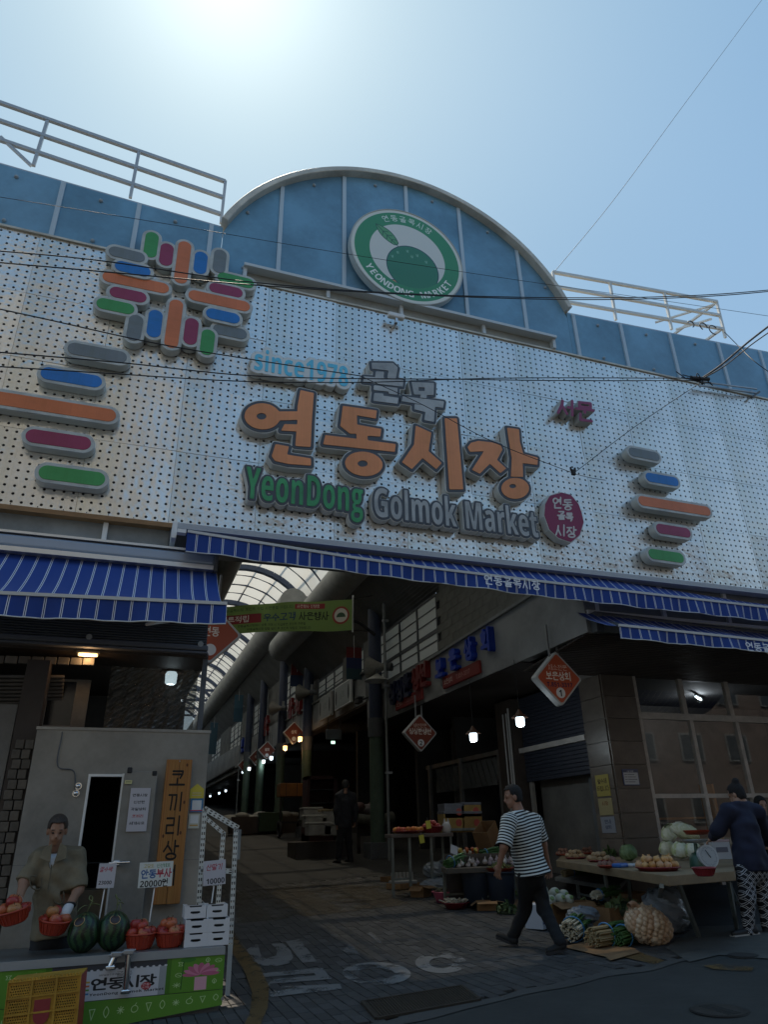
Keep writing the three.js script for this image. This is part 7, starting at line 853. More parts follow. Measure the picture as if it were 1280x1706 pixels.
  const I = thing('shop_interior', 'dim shop room behind the aluminium window', 'room'); part(I, 'floor', box2(x1, 15.4, g0 - 0.1, g0, -14, -11.1), M.wallD); part(I, 'rear_wall', box2(x1, 15.4, g0, 4.3, -14.1, -14), worn([0.1, 0.095, 0.085], 0.8, 0.4)); part(I, 'side_wall', box2(x1 - 0.1, x1, g0, 4.2, -14, -11.7), M.wallD); part(I, 'ceiling', box2(x1, 15.4, 4.14, 4.2, -14, -11.1), M.wallD); part(I, 'header', box2(x0, 15.4, yTop + 0.05, 4.2, -11.1, -11.0), M.brownD);
  part(I, 'shelf', [box2(10, 12.4, g0 + 0.5, g0 + 0.54, -13.4, -13), box2(10, 12.4, g0 + 1.1, g0 + 1.14, -13.4, -13), box2(10, 10.05, g0, g0 + 1.8, -13.4, -13), box2(12.35, 12.4, g0, g0 + 1.8, -13.4, -13)], M.wood);
  const L = onZ(1162, 1151, -12.4); L.y = Math.min(L.y, 4.05); const lt = thing('tube_lamp', 'white tube light glowing inside the shop window', 'lamp', L, undefined, 0.6); part(lt, 'tube', cyl(0.02, 0.02, 0.5, 0, 0, 0, 10).rotateZ(Math.PI / 2), M.glow); part(lt, 'housing', box(0.54, 0.03, 0.06, 0, 0.035, 0), M.white); const pl = new THREE.PointLight(0xeaf6ff, 0.7); pl.position.copy(L).add(V(0, -0.08, 0)); scene.add(pl);
  // side bays along the alley
  const B = thing('shop_bay', 'dark roller shuttered bay beside the tiled pillar', 'shop front'); part(B, 'lintel', box2(8.3, 8.4, 3.02, 3.12, -14.2, -11.72), fr); for (let k = 0; k < 14; k++) part(B, 'shutter_slat', rbox(0.03, 0.075, 2.44, 8.42, 3.16 + k * 0.077, -12.96, 0.012, 1), M.shutter); for (let k = 0; k < 8; k++) part(B, 'shutter_slat', rbox(0.03, 0.075, 2.44, 8.42, 2.46 + k * 0.077, -12.96, 0.012, 1), M.shutter);
  part(B, 'board_wall', box2(8.75, 8.8, 0.4, 2.6, -14.2, -12.3), worn([0.13, 0.125, 0.115], 0.8, 0.6)); part(B, 'pole', box2(8.45, 8.52, 0.4, 2.5, -14.15, -14.05), worn([0.25, 0.24, 0.22], 0.6, 1)); part(B, 'dark_pillar', box2(8.2, 8.6, 0.3, 4.2, -14.95, -14.22), M.brownD); part(B, 'conduit', [cyl(0.02, 0.02, 3.2, 8.17, 2.3, -14.4, 8), cyl(0.02, 0.02, 3.2, 8.17, 2.3, -14.55, 8), cyl(0.025, 0.025, 3.4, 8.17, 2.3, -14.3, 8), rbox(0.05, 0.16, 0.12, 8.16, 2.3, -14.6, 0.01)], std([0.3, 0.3, 0.29], 0.5)); part(B, 'cabinet', [box2(8.6, 8.9, 0.4, 2.4, -12.2, -11.75)], M.greyD);
  const C = thing('shop_bay', 'dim open bay with metal posts and hanging plastic left of the dark pillar', 'shop front'); const pm = worn([0.17, 0.17, 0.165], 0.5, 1, { metalness: 0.3 }); part(C, 'lintel', box2(8.3, 8.38, 3.1, 3.2, -19.5, -15), pm); for (const zz of [-15.1, -17.2, -19.2]) part(C, 'post', box2(8.25, 8.33, 0.3, 3.2, zz - 0.05, zz + 0.05), pm); part(C, 'cloth', quadGeo(V(9.2, 0.6, -17), V(9.2, 0.6, -15), V(9.2, 2.8, -15), V(9.2, 2.8, -17), 8, 4), std([0.012, 0.016, 0.03], 0.9)); const pg = quadGeo(V(8.3, 2.45, -18.8), V(8.3, 2.45, -15.2), V(8.3, 3.05, -15.2), V(8.3, 3.05, -18.8), 60, 16), pp = pg.attributes.position; for (let i = 0; i < pp.count; i++) pp.setX(i, pp.getX(i) + 0.03 * Math.sin(pp.getZ(i) * 23 + pp.getY(i) * 11) + 0.015 * Math.sin(pp.getZ(i) * 51)); pg.computeVertexNormals(); part(C, 'plastic_sheet', pg, new THREE.MeshPhysicalMaterial({ color: 0xb0b2b0, roughness: 0.12, transmission: 0.8, thickness: 0 }));
  part(C, 'rear_pillar', box2(8.9, 9.3, 0.3, 4.2, -19, -18.6), M.wallR);
}
// ---------------------------------------------------------------- goods
const card = [0, 1, 2].map((i) => worn([0.22 + 0.03 * i, 0.125 + 0.018 * i, 0.055 + 0.008 * i], 0.85, 1 + 0.4 * i));
const tableTop = worn([0.25, 0.18, 0.1], 0.75, 1.1), leg = worn([0.2, 0.22, 0.2], 0.5, 1.5, { metalness: 0.3 });
const yp = (px, py, y) => onY(px, py, y);
function carton(label, c, w, h, d, turn, mat, flaps = 1, group) { const t = thing('carton', label, 'box', c, group, turn), th = 0.006; part(t, 'wall', box2(-w / 2, w / 2, 0, h, d / 2 - th, d / 2), mat); part(t, 'wall', box2(-w / 2, w / 2, 0, h, -d / 2, -d / 2 + th), mat); part(t, 'wall', box2(-w / 2, -w / 2 + th, 0, h, -d / 2 + th, d / 2 - th), mat); part(t, 'wall', box2(w / 2 - th, w / 2, 0, h, -d / 2 + th, d / 2 - th), mat); part(t, 'base', box2(-w / 2 + th, w / 2 - th, 0.001, 0.006, -d / 2 + th, d / 2 - th), mat);
  if (flaps) [[0, 1, w], [0, -1, w], [1, 0, d], [-1, 0, d]].forEach(([a, b, L], i) => { const f = part(t, 'flap', box(a ? th * 0.8 : L * 0.98, 0.5 * Math.min(w, d), a ? L * 0.98 : th * 0.8, 0, 0.25 * Math.min(w, d), 0), mat, [a * (w / 2 - th / 2), h, b * (d / 2 - th / 2)]); const an = flaps * (1.9 + 0.35 * Math.sin(i * 3 + w * 20)); if (b) f.rotation.x = b * an; else f.rotation.z = -a * an; }); return t; }
function tray(label, p, r, h, mat, group) { const t = thing('shallow_tray', label, 'tray', p, group); part(t, 'dish', lathe([[0, 0], [r * 0.85, 0], [r, h], [r * 1.05, h], [r * 1.05, h - 0.008], [r * 0.98, h - 0.004], [r * 0.84, 0.008], [0, 0.008]], 36), mat); part(t, 'lip', new THREE.TorusGeometry(r * 1.03, 0.007, 6, 36).rotateX(Math.PI / 2).translate(0, h, 0), mat); return t; }
const onionGeo = lathe([[0, -0.04], [0.012, -0.039], [0.033, -0.028], [0.044, -0.005], [0.04, 0.016], [0.025, 0.031], [0.009, 0.04], [0.006, 0.052], [0, 0.054]], 16);
const onionM = [[0.42, 0.2, 0.06], [0.5, 0.28, 0.1], [0.45, 0.25, 0.12]].map((c) => std(c, 0.4));
const potGeo = (() => { const g = ball(0.04, 0, 0, 0, 14, 10), p = g.attributes.position; for (let i = 0; i < p.count; i++) { const x = p.getX(i), y = p.getY(i), z = p.getZ(i), k = 1 + 0.07 * Math.sin(x * 60 + y * 40) + 0.05 * Math.sin(z * 80 + 1); p.setXYZ(i, x * k * 1.25, y * k * 0.9, z * k); } g.computeVertexNormals(); return g; })();
const potM = [[0.3, 0.2, 0.1], [0.36, 0.25, 0.14]].map((c, i) => std(c, 0.7));
const disc = (p, r, n, gap, lift, fn) => { let k = 0; for (let ly = 0; ly < 4 && k < n; ly++) { const rad = r - ly * gap * 0.75; for (let rg = 0; rg < 6 && k < n; rg++) { const R = rad - rg * gap; if (R < 0) break; const m = Math.max(1, Math.floor(2 * Math.PI * R / gap)); for (let i = 0; i < m && k < n; i++, k++) { const a = (i + (ly % 2) * 0.5 + rg * 0.3) / m * Math.PI * 2; fn(V(p.x + Math.cos(a) * R + rr(-1, 1) * gap * 0.06, p.y + lift + ly * gap * 0.66 + rr(-1, 1) * gap * 0.06, p.z + Math.sin(a) * R + rr(-1, 1) * gap * 0.06)); } } } };
function cabbage(label, p, r, stretch, mats, tilt = [0, 0, 0], cat = 'cabbage', group) { const t = thing(cat.replace(' ', '_'), label, cat, p, group); t.rotation.set(...tilt); part(t, 'heart', ball(r * 0.86, 0, 0, 0, 18, 12).scale(stretch, 1, 1), mats[0]); for (let k = 0; k < 9; k++) { const a = k * 2.4, g = new THREE.SphereGeometry(r * (0.93 + 0.02 * (k % 4)), 12, 9, a, 1.9, 0.35, 1.75).scale(stretch, 1, 1), q = g.attributes.position; for (let i = 0; i < q.count; i++) { const x = q.getX(i), y = q.getY(i), z = q.getZ(i), f = 1 + 0.05 * Math.sin(x / r * 7 + k) * Math.sin(z / r * 6 + y / r * 5) + 0.02 * Math.sin(x / r * 17 + y / r * 13 + k * 2) + 0.05 * (y / r > 0.6 ? 1 : 0) * Math.sin(k); q.setXYZ(i, x * f, y * f, z * f); } g.computeVertexNormals(); const m = part(t, 'leaf', g, mats[k % mats.length]); m.rotation.set(0, 0, stretch > 1 ? Math.PI / 2 * 0 : 0.1 * (k % 3)); } return t; }
const leafG = (c) => std(c, 0.55, { side: THREE.DoubleSide }), napaM = [leafG([0.52, 0.54, 0.34]), leafG([0.44, 0.49, 0.24]), leafG([0.62, 0.63, 0.48])], cabM = [leafG([0.09, 0.14, 0.045]), leafG([0.055, 0.1, 0.03]), leafG([0.14, 0.2, 0.08])], paleM = [leafG([0.42, 0.46, 0.28]), leafG([0.36, 0.41, 0.22])];
function bundle(label, name, cat, root, dir, n, L, r, spread, white, green, wl = 0.45, droop = 0.0) { const t = thing(name, label, cat, root), d = dir.clone().normalize(), s = d.clone().cross(V(0, 1, 0)).normalize(), u = s.clone().cross(d), a = [], b = []; for (let i = 0; i < n; i++) { const an = rr(0, 6.28), R = Math.sqrt(rnd()) * spread, o = s.clone().multiplyScalar(Math.cos(an) * R).addScaledVector(u, Math.sin(an) * R * 0.8), l = L * rr(0.8, 1.1), m = o.clone().addScaledVector(d, l * wl), e = o.clone().multiplyScalar(1.25).addScaledVector(d, l).add(V(rr(-0.02, 0.02), -droop * L * rr(0.4, 1), rr(-0.02, 0.02))), st = o.clone().addScaledVector(d, rr(-0.02, 0.02)); a.push(rod(st, m, r, 5)); b.push(tube([m, m.clone().lerp(e, 0.5).add(V(0, 0.012, 0)), e], r * 0.85, 4, 4)); } part(t, 'white_stems', a, white).userData.kind = 'stuff'; part(t, 'green_leaves', b, green).userData.kind = 'stuff'; part(t, 'tie', new THREE.TorusGeometry(spread * 1.02, 0.008, 5, 20).applyQuaternion(new THREE.Quaternion().setFromUnitVectors(V(0, 0, 1), d)).translate(...d.clone().multiplyScalar(L * wl * 0.8).toArray()), std([0.05, 0.2, 0.45], 0.4)); return t; }
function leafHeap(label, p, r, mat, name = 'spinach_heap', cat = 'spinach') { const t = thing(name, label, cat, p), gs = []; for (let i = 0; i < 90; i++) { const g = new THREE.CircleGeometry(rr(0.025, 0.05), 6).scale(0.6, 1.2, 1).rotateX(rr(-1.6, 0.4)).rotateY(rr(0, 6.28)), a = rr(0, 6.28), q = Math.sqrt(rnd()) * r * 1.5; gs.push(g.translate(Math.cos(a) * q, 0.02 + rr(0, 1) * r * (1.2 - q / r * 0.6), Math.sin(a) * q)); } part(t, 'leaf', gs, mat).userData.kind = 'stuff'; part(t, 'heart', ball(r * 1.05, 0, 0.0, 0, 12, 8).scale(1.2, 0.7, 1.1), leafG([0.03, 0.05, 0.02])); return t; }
const whiteS = std([0.5, 0.47, 0.36], 0.6), greenS = std([0.045, 0.12, 0.03], 0.6), tanS = std([0.3, 0.24, 0.13], 0.7);
function table(label, pts, y, th, legs, name = 'trestle_table', mat = tableTop) { const t = thing(name, label, 'table'); const s = shapeOf(pts.map((p) => [p.x, -p.z])); const a = s.getPoints(); const top = extr(s, th, 0.006).rotateX(-Math.PI / 2).translate(0, y - th, 0); part(t, 'top', top, mat); for (const [px, pz, qx, qz] of legs) { const A = V(px, y - th - 0.005, pz), B = V(qx ?? px, 0, qz ?? pz); B.y = ground(B.x, B.z); part(t, 'leg', bar(B, A, 0.04, 0.04, V(0, 0, 1)), leg); } for (let i = 0; i + 1 < legs.length; i += 2) { const f = (l) => V(l[0] + ((l[2] ?? l[0]) - l[0]) * 0.72, y - (y - ground(l[0], l[1])) * 0.72, l[1] + ((l[3] ?? l[1]) - l[1]) * 0.72); part(t, 'cross_bar', bar(f(legs[i]), f(legs[i + 1]), 0.03, 0.03), leg); } return t; }
{ // main vegetable table by the window
  rnd = mulberry(55); const Y = 1.03, P = (x, y) => yp(x, y, Y), A = P(927, 1434), B = P(1112, 1460), C = P(1224, 1452), D = P(1226, 1412), E2 = P(1118, 1400), F2 = P(962, 1404);
  table('long plywood topped table of vegetables between the tiled pillar and the woman', [A, B, C, D, E2, F2], Y, 0.085, [[B.x - 0.02, B.z - 0.08, onG(1104, 1512).x, onG(1104, 1512).z - 0.1], [P(1132, 1452).x, P(1132, 1452).z - 0.05, onG(1166, 1562).x, onG(1166, 1562).z], [C.x - 0.05, C.z - 0.06, onG(1235, 1550).x - 0.05, onG(1235, 1550).z], [P(1200, 1425).x, P(1200, 1425).z, P(1215, 1430).x, P(1215, 1430).z], [P(1010, 1440).x, P(1010, 1440).z - 0.05], [P(1050, 1446).x, P(1050, 1446).z - 0.05, onG(1052, 1520).x, onG(1052, 1520).z]].map((l) => l));
  const at = (x, y, h = 0) => { const p = P(x, y); p.y += h; return p; };
  let c = at(1098, 1452, 0.001); tray('round red tray of yellow onions at the front of the vegetable table', c, 0.235, 0.045, maroonPl); disc(c, 0.2, 34, 0.082, 0.07, (p) => fruit('onion', 'yellow onion heaped in the round red tray on the vegetable table', 'onions in the round red tray', p, rr(0.9, 1.1), onionM[Math.floor(rnd() * 3)], onionGeo, 'onion', false));
  for (const [x, y, l, n] of [[960, 1432, 'left', 16], [1000, 1437, 'right', 16]]) { c = at(x, y, 0.001); tray(`low maroon tray of potatoes on the table, ${l} one`, c, 0.16, 0.03, maroonPl, 'potato trays'); disc(c, 0.13, n, 0.085, 0.05, (p) => fruit('potato', `brown potato in the ${l} maroon tray`, `potatoes in the ${l} maroon tray`, p, rr(0.85, 1.1), potM[Math.floor(rnd() * 2)], potGeo, 'potato', false)); }
  for (const [x, y, l, n] of [[940, 1426, 'back left', 14], [980, 1424, 'back middle', 14], [1016, 1446, 'front', 12]]) { c = at(x, y, 0.001); tray(`low red tray of small roots on the table, ${l} one`, c, 0.14, 0.03, redPl, 'root trays'); disc(c, 0.11, n, 0.075, 0.045, (p) => fruit('taro_root', `reddish brown root in the ${l} low red tray`, `roots in the ${l} low red tray`, p, rr(0.75, 1), std([0.2 + 0.06 * (n % 2), 0.1, 0.07], 0.7), potGeo, 'taro root', false)); }
  for (const [x, y, r, l] of [[1016, 1428, 0.1, 'left'], [1062, 1424, 0.1, 'middle'], [1092, 1410, 0.11, 'right']]) leafHeap(`heap of dark spinach leaves on the vegetable table, ${l} one`, at(x, y, 0.02), r, cabM[l === 'middle' ? 0 : 1]);
  { const t = thing('blue_package', 'blue and white plastic packages before the cabbages on the table', 'package', at(1040, 1446, 0.002), undefined, 0.4); part(t, 'packet', rbox(0.2, 0.05, 0.13, -0.08, 0.03, 0, 0.02), std([0.03, 0.12, 0.38], 0.3)); part(t, 'packet', rbox(0.18, 0.04, 0.12, 0.1, 0.025, 0.05, 0.018), std([0.45, 0.47, 0.5], 0.3)); }
  cabbage('dark green cabbage at the middle of the vegetable table', at(1050, 1437, 0.12), 0.125, 1, cabM); cabbage('dark green cabbage left of the other one on the vegetable table', at(1030, 1424, 0.11), 0.12, 1, cabM, [0.3, 1, 0.4]); cabbage('pale cabbage in a bag on top of the dark cabbages', at(1044, 1426, 0.31), 0.105, 1, paleM, [0.2, 0.5, 0.2]); cabbage('dark leafy cabbage behind the onion tray', at(1072, 1412, 0.12), 0.12, 1, [leafG([0.035, 0.05, 0.045]), leafG([0.03, 0.045, 0.04])]);
  for (const [x, y, h, r, tl, l] of [[1116, 1430, 0.13, 0.125, [0.1, 0.2, 0.1], 'lower left'], [1138, 1434, 0.13, 0.125, [0.2, 0.5, 0], 'lower middle'], [1160, 1434, 0.13, 0.12, [0, 0.3, 0.1], 'lower right'], [1124, 1428, 0.36, 0.125, [0, 0.4, 0.5], 'upper left'], [1150, 1431, 0.38, 0.13, [0.2, -0.35, -0.25], 'upper right']]) cabbage(`pale green napa cabbage piled by the window, ${l} one`, at(x, y, h), r, h > 0.3 ? 1.75 : 1.15, napaM, tl, 'napa cabbage');
  bundle('bundle of dark green leeks lying behind the onion tray', 'leek_bundle', 'leeks', at(1082, 1424, 0.06), V(1, 0.08, 0.05), 26, 0.5, 0.009, 0.05, greenS, greenS, 0.3);
  { const t = thing('foam_box', 'white foam box at the back left of the vegetable table', 'box', at(990, 1412, 0.002), undefined, 0.2); part(t, 'body', rbox(0.5, 0.2, 0.3, 0, 0.1, 0, 0.02), worn([0.5, 0.51, 0.53], 0.8, 2)); part(t, 'lid', rbox(0.52, 0.05, 0.32, 0.02, 0.228, 0, 0.015), worn([0.55, 0.56, 0.58], 0.8, 2)); const b = thing('plastic_bag', 'clear crumpled plastic bag beside the white foam box', 'bag', at(1012, 1420, 0.08)); part(b, 'film', ball(0.15, 0, 0.03, 0, 20, 14).scale(1.1, 0.8, 0.7), new THREE.MeshPhysicalMaterial({ color: 0xc8d0dc, roughness: 0.2, transmission: 0.6, thickness: 0, bumpMap: rep(waveTex, 2), bumpScale: 0.03 })); part(b, 'knot', cyl(0.01, 0.05, 0.08, 0.02, 0.17, 0, 8), std([0.5, 0.52, 0.56], 0.3)); }
  { const p = at(1184, 1448, 0.001), t = thing('kitchen_scale', 'round dial scale with green body on the vegetable table', 'scale', p, undefined, -0.15), gm = std([0.02, 0.07, 0.045], 0.4); part(t, 'body', lathe([[0.1, 0], [0.11, 0.02], [0.1, 0.12], [0.06, 0.17], [0, 0.18]], 20).translate(-0.05, 0, -0.12), gm); const dg = part(t, 'dial', cyl(0.125, 0.125, 0.05, 0, 0, 0, 36).rotateX(Math.PI / 2 - 0.15), std([0.4, 0.42, 0.43], 0.3), [0.02, 0.13, -0.03]); part(dg, 'face', new THREE.CircleGeometry(0.112, 32), new THREE.MeshStandardMaterial({ roughness: 0.3, map: canvasTex(256, 256, (g) => { g.fillStyle = '#9aa0a3'; g.fillRect(0, 0, 256, 256); g.strokeStyle = '#3a3f44'; g.lineWidth = 4; for (let i = 0; i < 40; i++) { const a = i / 40 * 6.283; g.beginPath(); g.moveTo(128 + 104 * Math.cos(a), 128 + 104 * Math.sin(a)); g.lineTo(128 + (i % 5 ? 116 : 90) * Math.cos(a), 128 + (i % 5 ? 116 : 90) * Math.sin(a)); g.stroke(); } }) }), [0, 0.004, 0.0265]).rotation.x = -0.15; part(dg, 'needle', box(0.008, 0.1, 0.003, 0.01, 0.03, 0.034).rotateZ(0.6), M.dark); part(t, 'pan_post', cyl(0.02, 0.03, 0.1, -0.05, 0.22, -0.12, 10), gm); part(t, 'pan', lathe([[0, 0.27], [0.13, 0.28], [0.15, 0.31], [0.145, 0.31], [0.125, 0.288], [0, 0.28]], 28).translate(-0.05, 0, -0.12), M.steel); }
  basket(at(1176, 1460, 0.001), 0.11, 0.075, maroonPl, 'small maroon plastic basket in front of the dial scale');
  { const p = at(1172, 1440, 0.36), t = thing('red_tray', 'shallow red plastic tray in the woman\'s reaching hand', 'tray', p, undefined, 0.2); part(t, 'dish', lathe([[0, 0], [0.13, 0.005], [0.17, 0.05], [0.18, 0.05], [0.14, -0.004], [0, -0.008]], 28).scale(1.2, 1, 0.8), redPl); part(t, 'contents', Array.from({ length: 14 }, (_, i) => ball(0.025, rr(-0.11, 0.11), 0.025, rr(-0.06, 0.06), 8, 6)), std([0.3, 0.05, 0.04], 0.5)).userData.kind = 'stuff'; }
  { const t = thing('printed_box', 'white printed box behind the dial scale', 'box', at(1200, 1432, 0.002), undefined, -0.1); part(t, 'body', rbox(0.3, 0.24, 0.2, 0, 0.12, 0, 0.006), std([0.4, 0.4, 0.4], 0.6)); part(t, 'lid', rbox(0.31, 0.03, 0.21, 0, 0.25, 0, 0.006), std([0.42, 0.3, 0.3], 0.6)); part(t, 'print_band', box(0.2, 0.07, 0.002, 0, 0.13, 0.101), std([0.12, 0.12, 0.14], 0.6)); }
}
{ // lower shelf table left of it with spring onions
  const Y = 0.72, P = (x, y) => yp(x, y, Y), pts = [P(925, 1462), P(1030, 1478), P(1046, 1462), P(960, 1448)]; table('low grey table of spring onions under the vegetable table', pts, Y, 0.05, [[P(964, 1468).x, P(964, 1468).z - 0.03], [P(1024, 1474).x, P(1024, 1474).z - 0.04]], 'low_table', worn([0.16, 0.16, 0.15], 0.8, 1));
  bundle('bundle of spring onions with hairy white roots on the low grey table', 'spring_onion_bundle', 'spring onions', P(940, 1462).add(V(0, 0.06, 0)), V(1, 0.05, -0.15), 46, 0.62, 0.008, 0.07, tanS, greenS, 0.4, 0.05); bundle('second bundle of spring onions behind the first on the low grey table', 'spring_onion_bundle', 'spring onions', P(975, 1456).add(V(0, 0.07, 0)), V(1, 0.03, -0.2), 40, 0.55, 0.008, 0.06, whiteS, greenS, 0.4, 0.05);
}
{ // floor goods in front of the table
  rnd = mulberry(91); const G = onG, rad = (() => { const g = lathe([[0, -0.15], [0.012, -0.14], [0.035, -0.11], [0.055, -0.03], [0.06, 0.05], [0.05, 0.1], [0.025, 0.125], [0, 0.128]], 18); return g; })(), rm = worn([0.52, 0.54, 0.44], 0.5, 2);
  let p = G(925, 1538); carton('brown carton of white radishes behind the walking man', p, 0.46, 0.26, 0.34, 0.35, card[1]);
  [[905, 1487], [917, 1503], [931, 1500], [944, 1504], [922, 1490], [936, 1492]].forEach(([x, y], i) => { const q = onZ(x, y, p.z - 0.02 + (i > 3 ? -0.12 : 0.08)), o = thing('radish', 'large white radish heaped in the brown carton', 'radish', [q.x, Math.max(q.y, p.y + 0.24), q.z], 'radishes in the carton'); part(o, 'root', rad.clone().scale(1.15, 1, 1.15), rm); part(o, 'crown', cyl(0.02, 0.035, 0.03, 0, 0.13, 0, 10), std([0.2, 0.28, 0.1], 0.6)); o.rotation.set(1.2 + rr(-0.2, 0.2), rr(-0.5, 0.5), rr(-0.4, 0.4)); });
  carton('brown carton with open flaps right of the radish carton', G(968, 1532), 0.34, 0.22, 0.3, -0.2, card[0]); carton('wide low carton with a hand slot behind the chive bundle', G(1030, 1545), 0.5, 0.24, 0.34, 0.1, card[2], 0);
  { const t = thing('flat_cardboard', 'flattened sheet of cardboard on the paving under the bundles', 'cardboard', [0, 0, 0]); part(t, 'sheet', draped(shapeOf([[938, 1580], [1010, 1597], [1062, 1584], [1000, 1566]].map((q) => gp(...q))), 0.016), card[1]); part(t, 'torn_edge', draped(shapeOf([[1010, 1598], [1060, 1585], [1068, 1590], [1018, 1604]].map((q) => gp(...q))), 0.02), card[2]); const u = thing('flat_cardboard', 'folded cardboard piece lying left of the walking man', 'cardboard'); part(u, 'sheet', draped(shapeOf([[808, 1511], [838, 1500], [866, 1505], [862, 1524], [834, 1519]].map((q) => gp(...q))), 0.05), card[0]); part(u, 'fold', quadGeo(G(834, 1519), G(862, 1524), G(860, 1508).add(V(0, 0.09, 0)), G(836, 1504).add(V(0, 0.09, 0))), card[1]); }
  bundle('thick bundle of pale garlic stems with cut ends facing the road', 'stem_bundle', 'vegetable bundle', G(948, 1573).add(V(0, 0.13, 0.05)), V(0.75, 0.05, -0.66), 90, 0.5, 0.011, 0.13, whiteS, greenS, 0.4);
  bundle('bundle of brown rooted chives tied with blue tape on the cardboard', 'chive_bundle', 'vegetable bundle', G(990, 1583).add(V(0, 0.12, 0)), V(0.95, 0.0, -0.3), 130, 0.62, 0.008, 0.12, tanS, greenS, 0.5); bundle('loose dark green chive bundle right of the brown rooted bundle', 'chive_bundle', 'vegetable bundle', G(1030, 1580).add(V(0, 0.1, 0)), V(0.9, 0.02, -0.45), 110, 0.42, 0.008, 0.11, greenS, greenS, 0.5);
  [[935, 1552, 0.24], [953, 1545, 0.3], [928, 1560, 0.14]].forEach(([x, y, h]) => { const q = G(945, 1566), w = onZ(x, y, q.z - 0.15), o = thing('onion', 'large white onion behind the pale stem bundle', 'onion', w, 'white onions behind the stem bundle'); part(o, 'bulb', onionGeo.clone().scale(1.5, 1.4, 1.5), std([0.5, 0.48, 0.42], 0.4)); part(o, 'root_tuft', cyl(0.012, 0.004, 0.015, 0, -0.06, 0, 7), tanS); });
  bundle('bundle of leafy greens standing in the low carton', 'leek_bundle', 'leeks', G(1010, 1535).add(V(-0.1, 0.3, -0.05)), V(1, 0.12, -0.1), 60, 0.42, 0.012, 0.07, whiteS, greenS, 0.3);
  leafHeap('heap of dark greens on the paving under the low grey table', G(985, 1522).add(V(0, 0, -0.1)), 0.17, cabM[0], 'greens_heap', 'greens'); leafHeap('heap of pale greens on the paving left of the radish carton', G(866, 1500).add(V(0, 0.03, -0.3)), 0.16, cabM[2], 'greens_heap', 'greens'); leafHeap('clump of bright leaves between the low carton and the onion bag', G(1052, 1548).add(V(0, 0.2, -0.1)), 0.15, cabM[2], 'greens_heap', 'greens'); leafHeap('dim leaves on the cardboard beside the walking man', G(846, 1522).add(V(0, 0.02, 0)), 0.1, cabM[1], 'greens_heap', 'greens');
  carton('brown carton half hidden behind the low grey table', G(1062, 1528), 0.5, 0.3, 0.35, 0.15, card[1], 0); carton('small brown carton on the paving in front of the navy bins', G(812, 1516), 0.3, 0.12, 0.22, -0.4, card[2]);
  { // net bag of onions
    const c = G(1096, 1576).add(V(0, 0.19, -0.1)), t = thing('onion_bag', 'big net sack of tan onions slumped on the paving before the table', 'sack', c), gs = onionM.map(() => []), tanM = [[0.52, 0.38, 0.25], [0.46, 0.3, 0.18], [0.58, 0.45, 0.31]].map((q) => std(q, 0.55)); let n = 0; const rx = 0.235, ry = 0.175, rz = 0.18;
    for (let i = 0; i < 170; i++) { const y = 1 - (i + 0.5) / 170 * 2, r = Math.sqrt(1 - y * y), a = i * 2.39996, sl = 0.28 * y; const x = (r * Math.cos(a) - sl) * rx, yy = y * ry, zz = r * Math.sin(a) * rz; if (zz < -0.09) continue; const s = rr(0.78, 1.12); const o = onionGeo.clone().scale(s, s, s).rotateX(rr(0, 3)).rotateY(rr(0, 6)).translate(x, yy, zz); if (n++ < 130) part(t, 'onion', o, tanM[i % 3]); }
    part(t, 'core', ball(1, 0, 0, 0, 20, 14).scale(rx * 0.86, ry * 0.88, rz * 0.84), std([0.16, 0.1, 0.06], 0.9));
    const net = []; for (let k = 0; k < 15; k++) for (const s of [1, -1]) { const pts = []; for (let j = 0; j <= 12; j++) { const u = -1 + 2 * j / 12, r = Math.sqrt(Math.max(0, 1 - u * u)), a = k / 15 * 6.283 + s * u * 1.5; pts.push(V((r * Math.cos(a) - 0.28 * u) * (rx + 0.036), u * (ry + 0.036), r * Math.sin(a) * (rz + 0.036))); } net.push(tube(pts, 0.0011, 16, 3)); } part(t, 'net', net, std([0.4, 0.24, 0.15], 0.7)).userData.kind = 'stuff'; part(t, 'neck', tube([V(-0.08, ry, 0), V(-0.16, ry + 0.05, 0), V(-0.24, ry + 0.03, 0.02)], 0.03, 8, 8), std([0.36, 0.22, 0.14], 0.7));
  }
  { const film = new THREE.MeshPhysicalMaterial({ color: new THREE.Color().setRGB(0.3, 0.34, 0.38), roughness: 0.25, transmission: 0.35, thickness: 0, bumpMap: rep(waveTex, 1.5), bumpScale: 0.05, side: THREE.DoubleSide }), bag = (label, c, sx, sy, sz, knot = 1) => { const t = thing('plastic_bag', label, 'bag', c), g = ball(1, 0, 0, 0, 30, 22), p2 = g.attributes.position; for (let i = 0; i < p2.count; i++) { const x = p2.getX(i), y = p2.getY(i), z = p2.getZ(i), f = 1 + 0.1 * Math.sin(x * 7 + y * 5) * Math.sin(z * 8 + y * 6) + 0.04 * Math.sin(x * 19 + z * 23); p2.setXYZ(i, x * f * sx, Math.max(y * f, -0.85) * sy, z * f * sz); } g.computeVertexNormals(); part(t, 'film', g, film); if (knot) part(t, 'knot', tube([V(sx * 0.4, sy * 0.8, 0), V(sx * 0.8, sy * 1.05, 0.02), V(sx * 1.05, sy * 1.3, 0)], 0.025, 8, 6), film); return t; };
    bag('grey blue plastic sack with twisted neck behind the onion bag', G(1140, 1558).add(V(-0.05, 0.24, -0.2)), 0.3, 0.27, 0.24); bag('clear plastic wrap folded over the pale stem bundle', G(990, 1560).add(V(-0.05, 0.22, -0.1)), 0.22, 0.1, 0.16, 0);
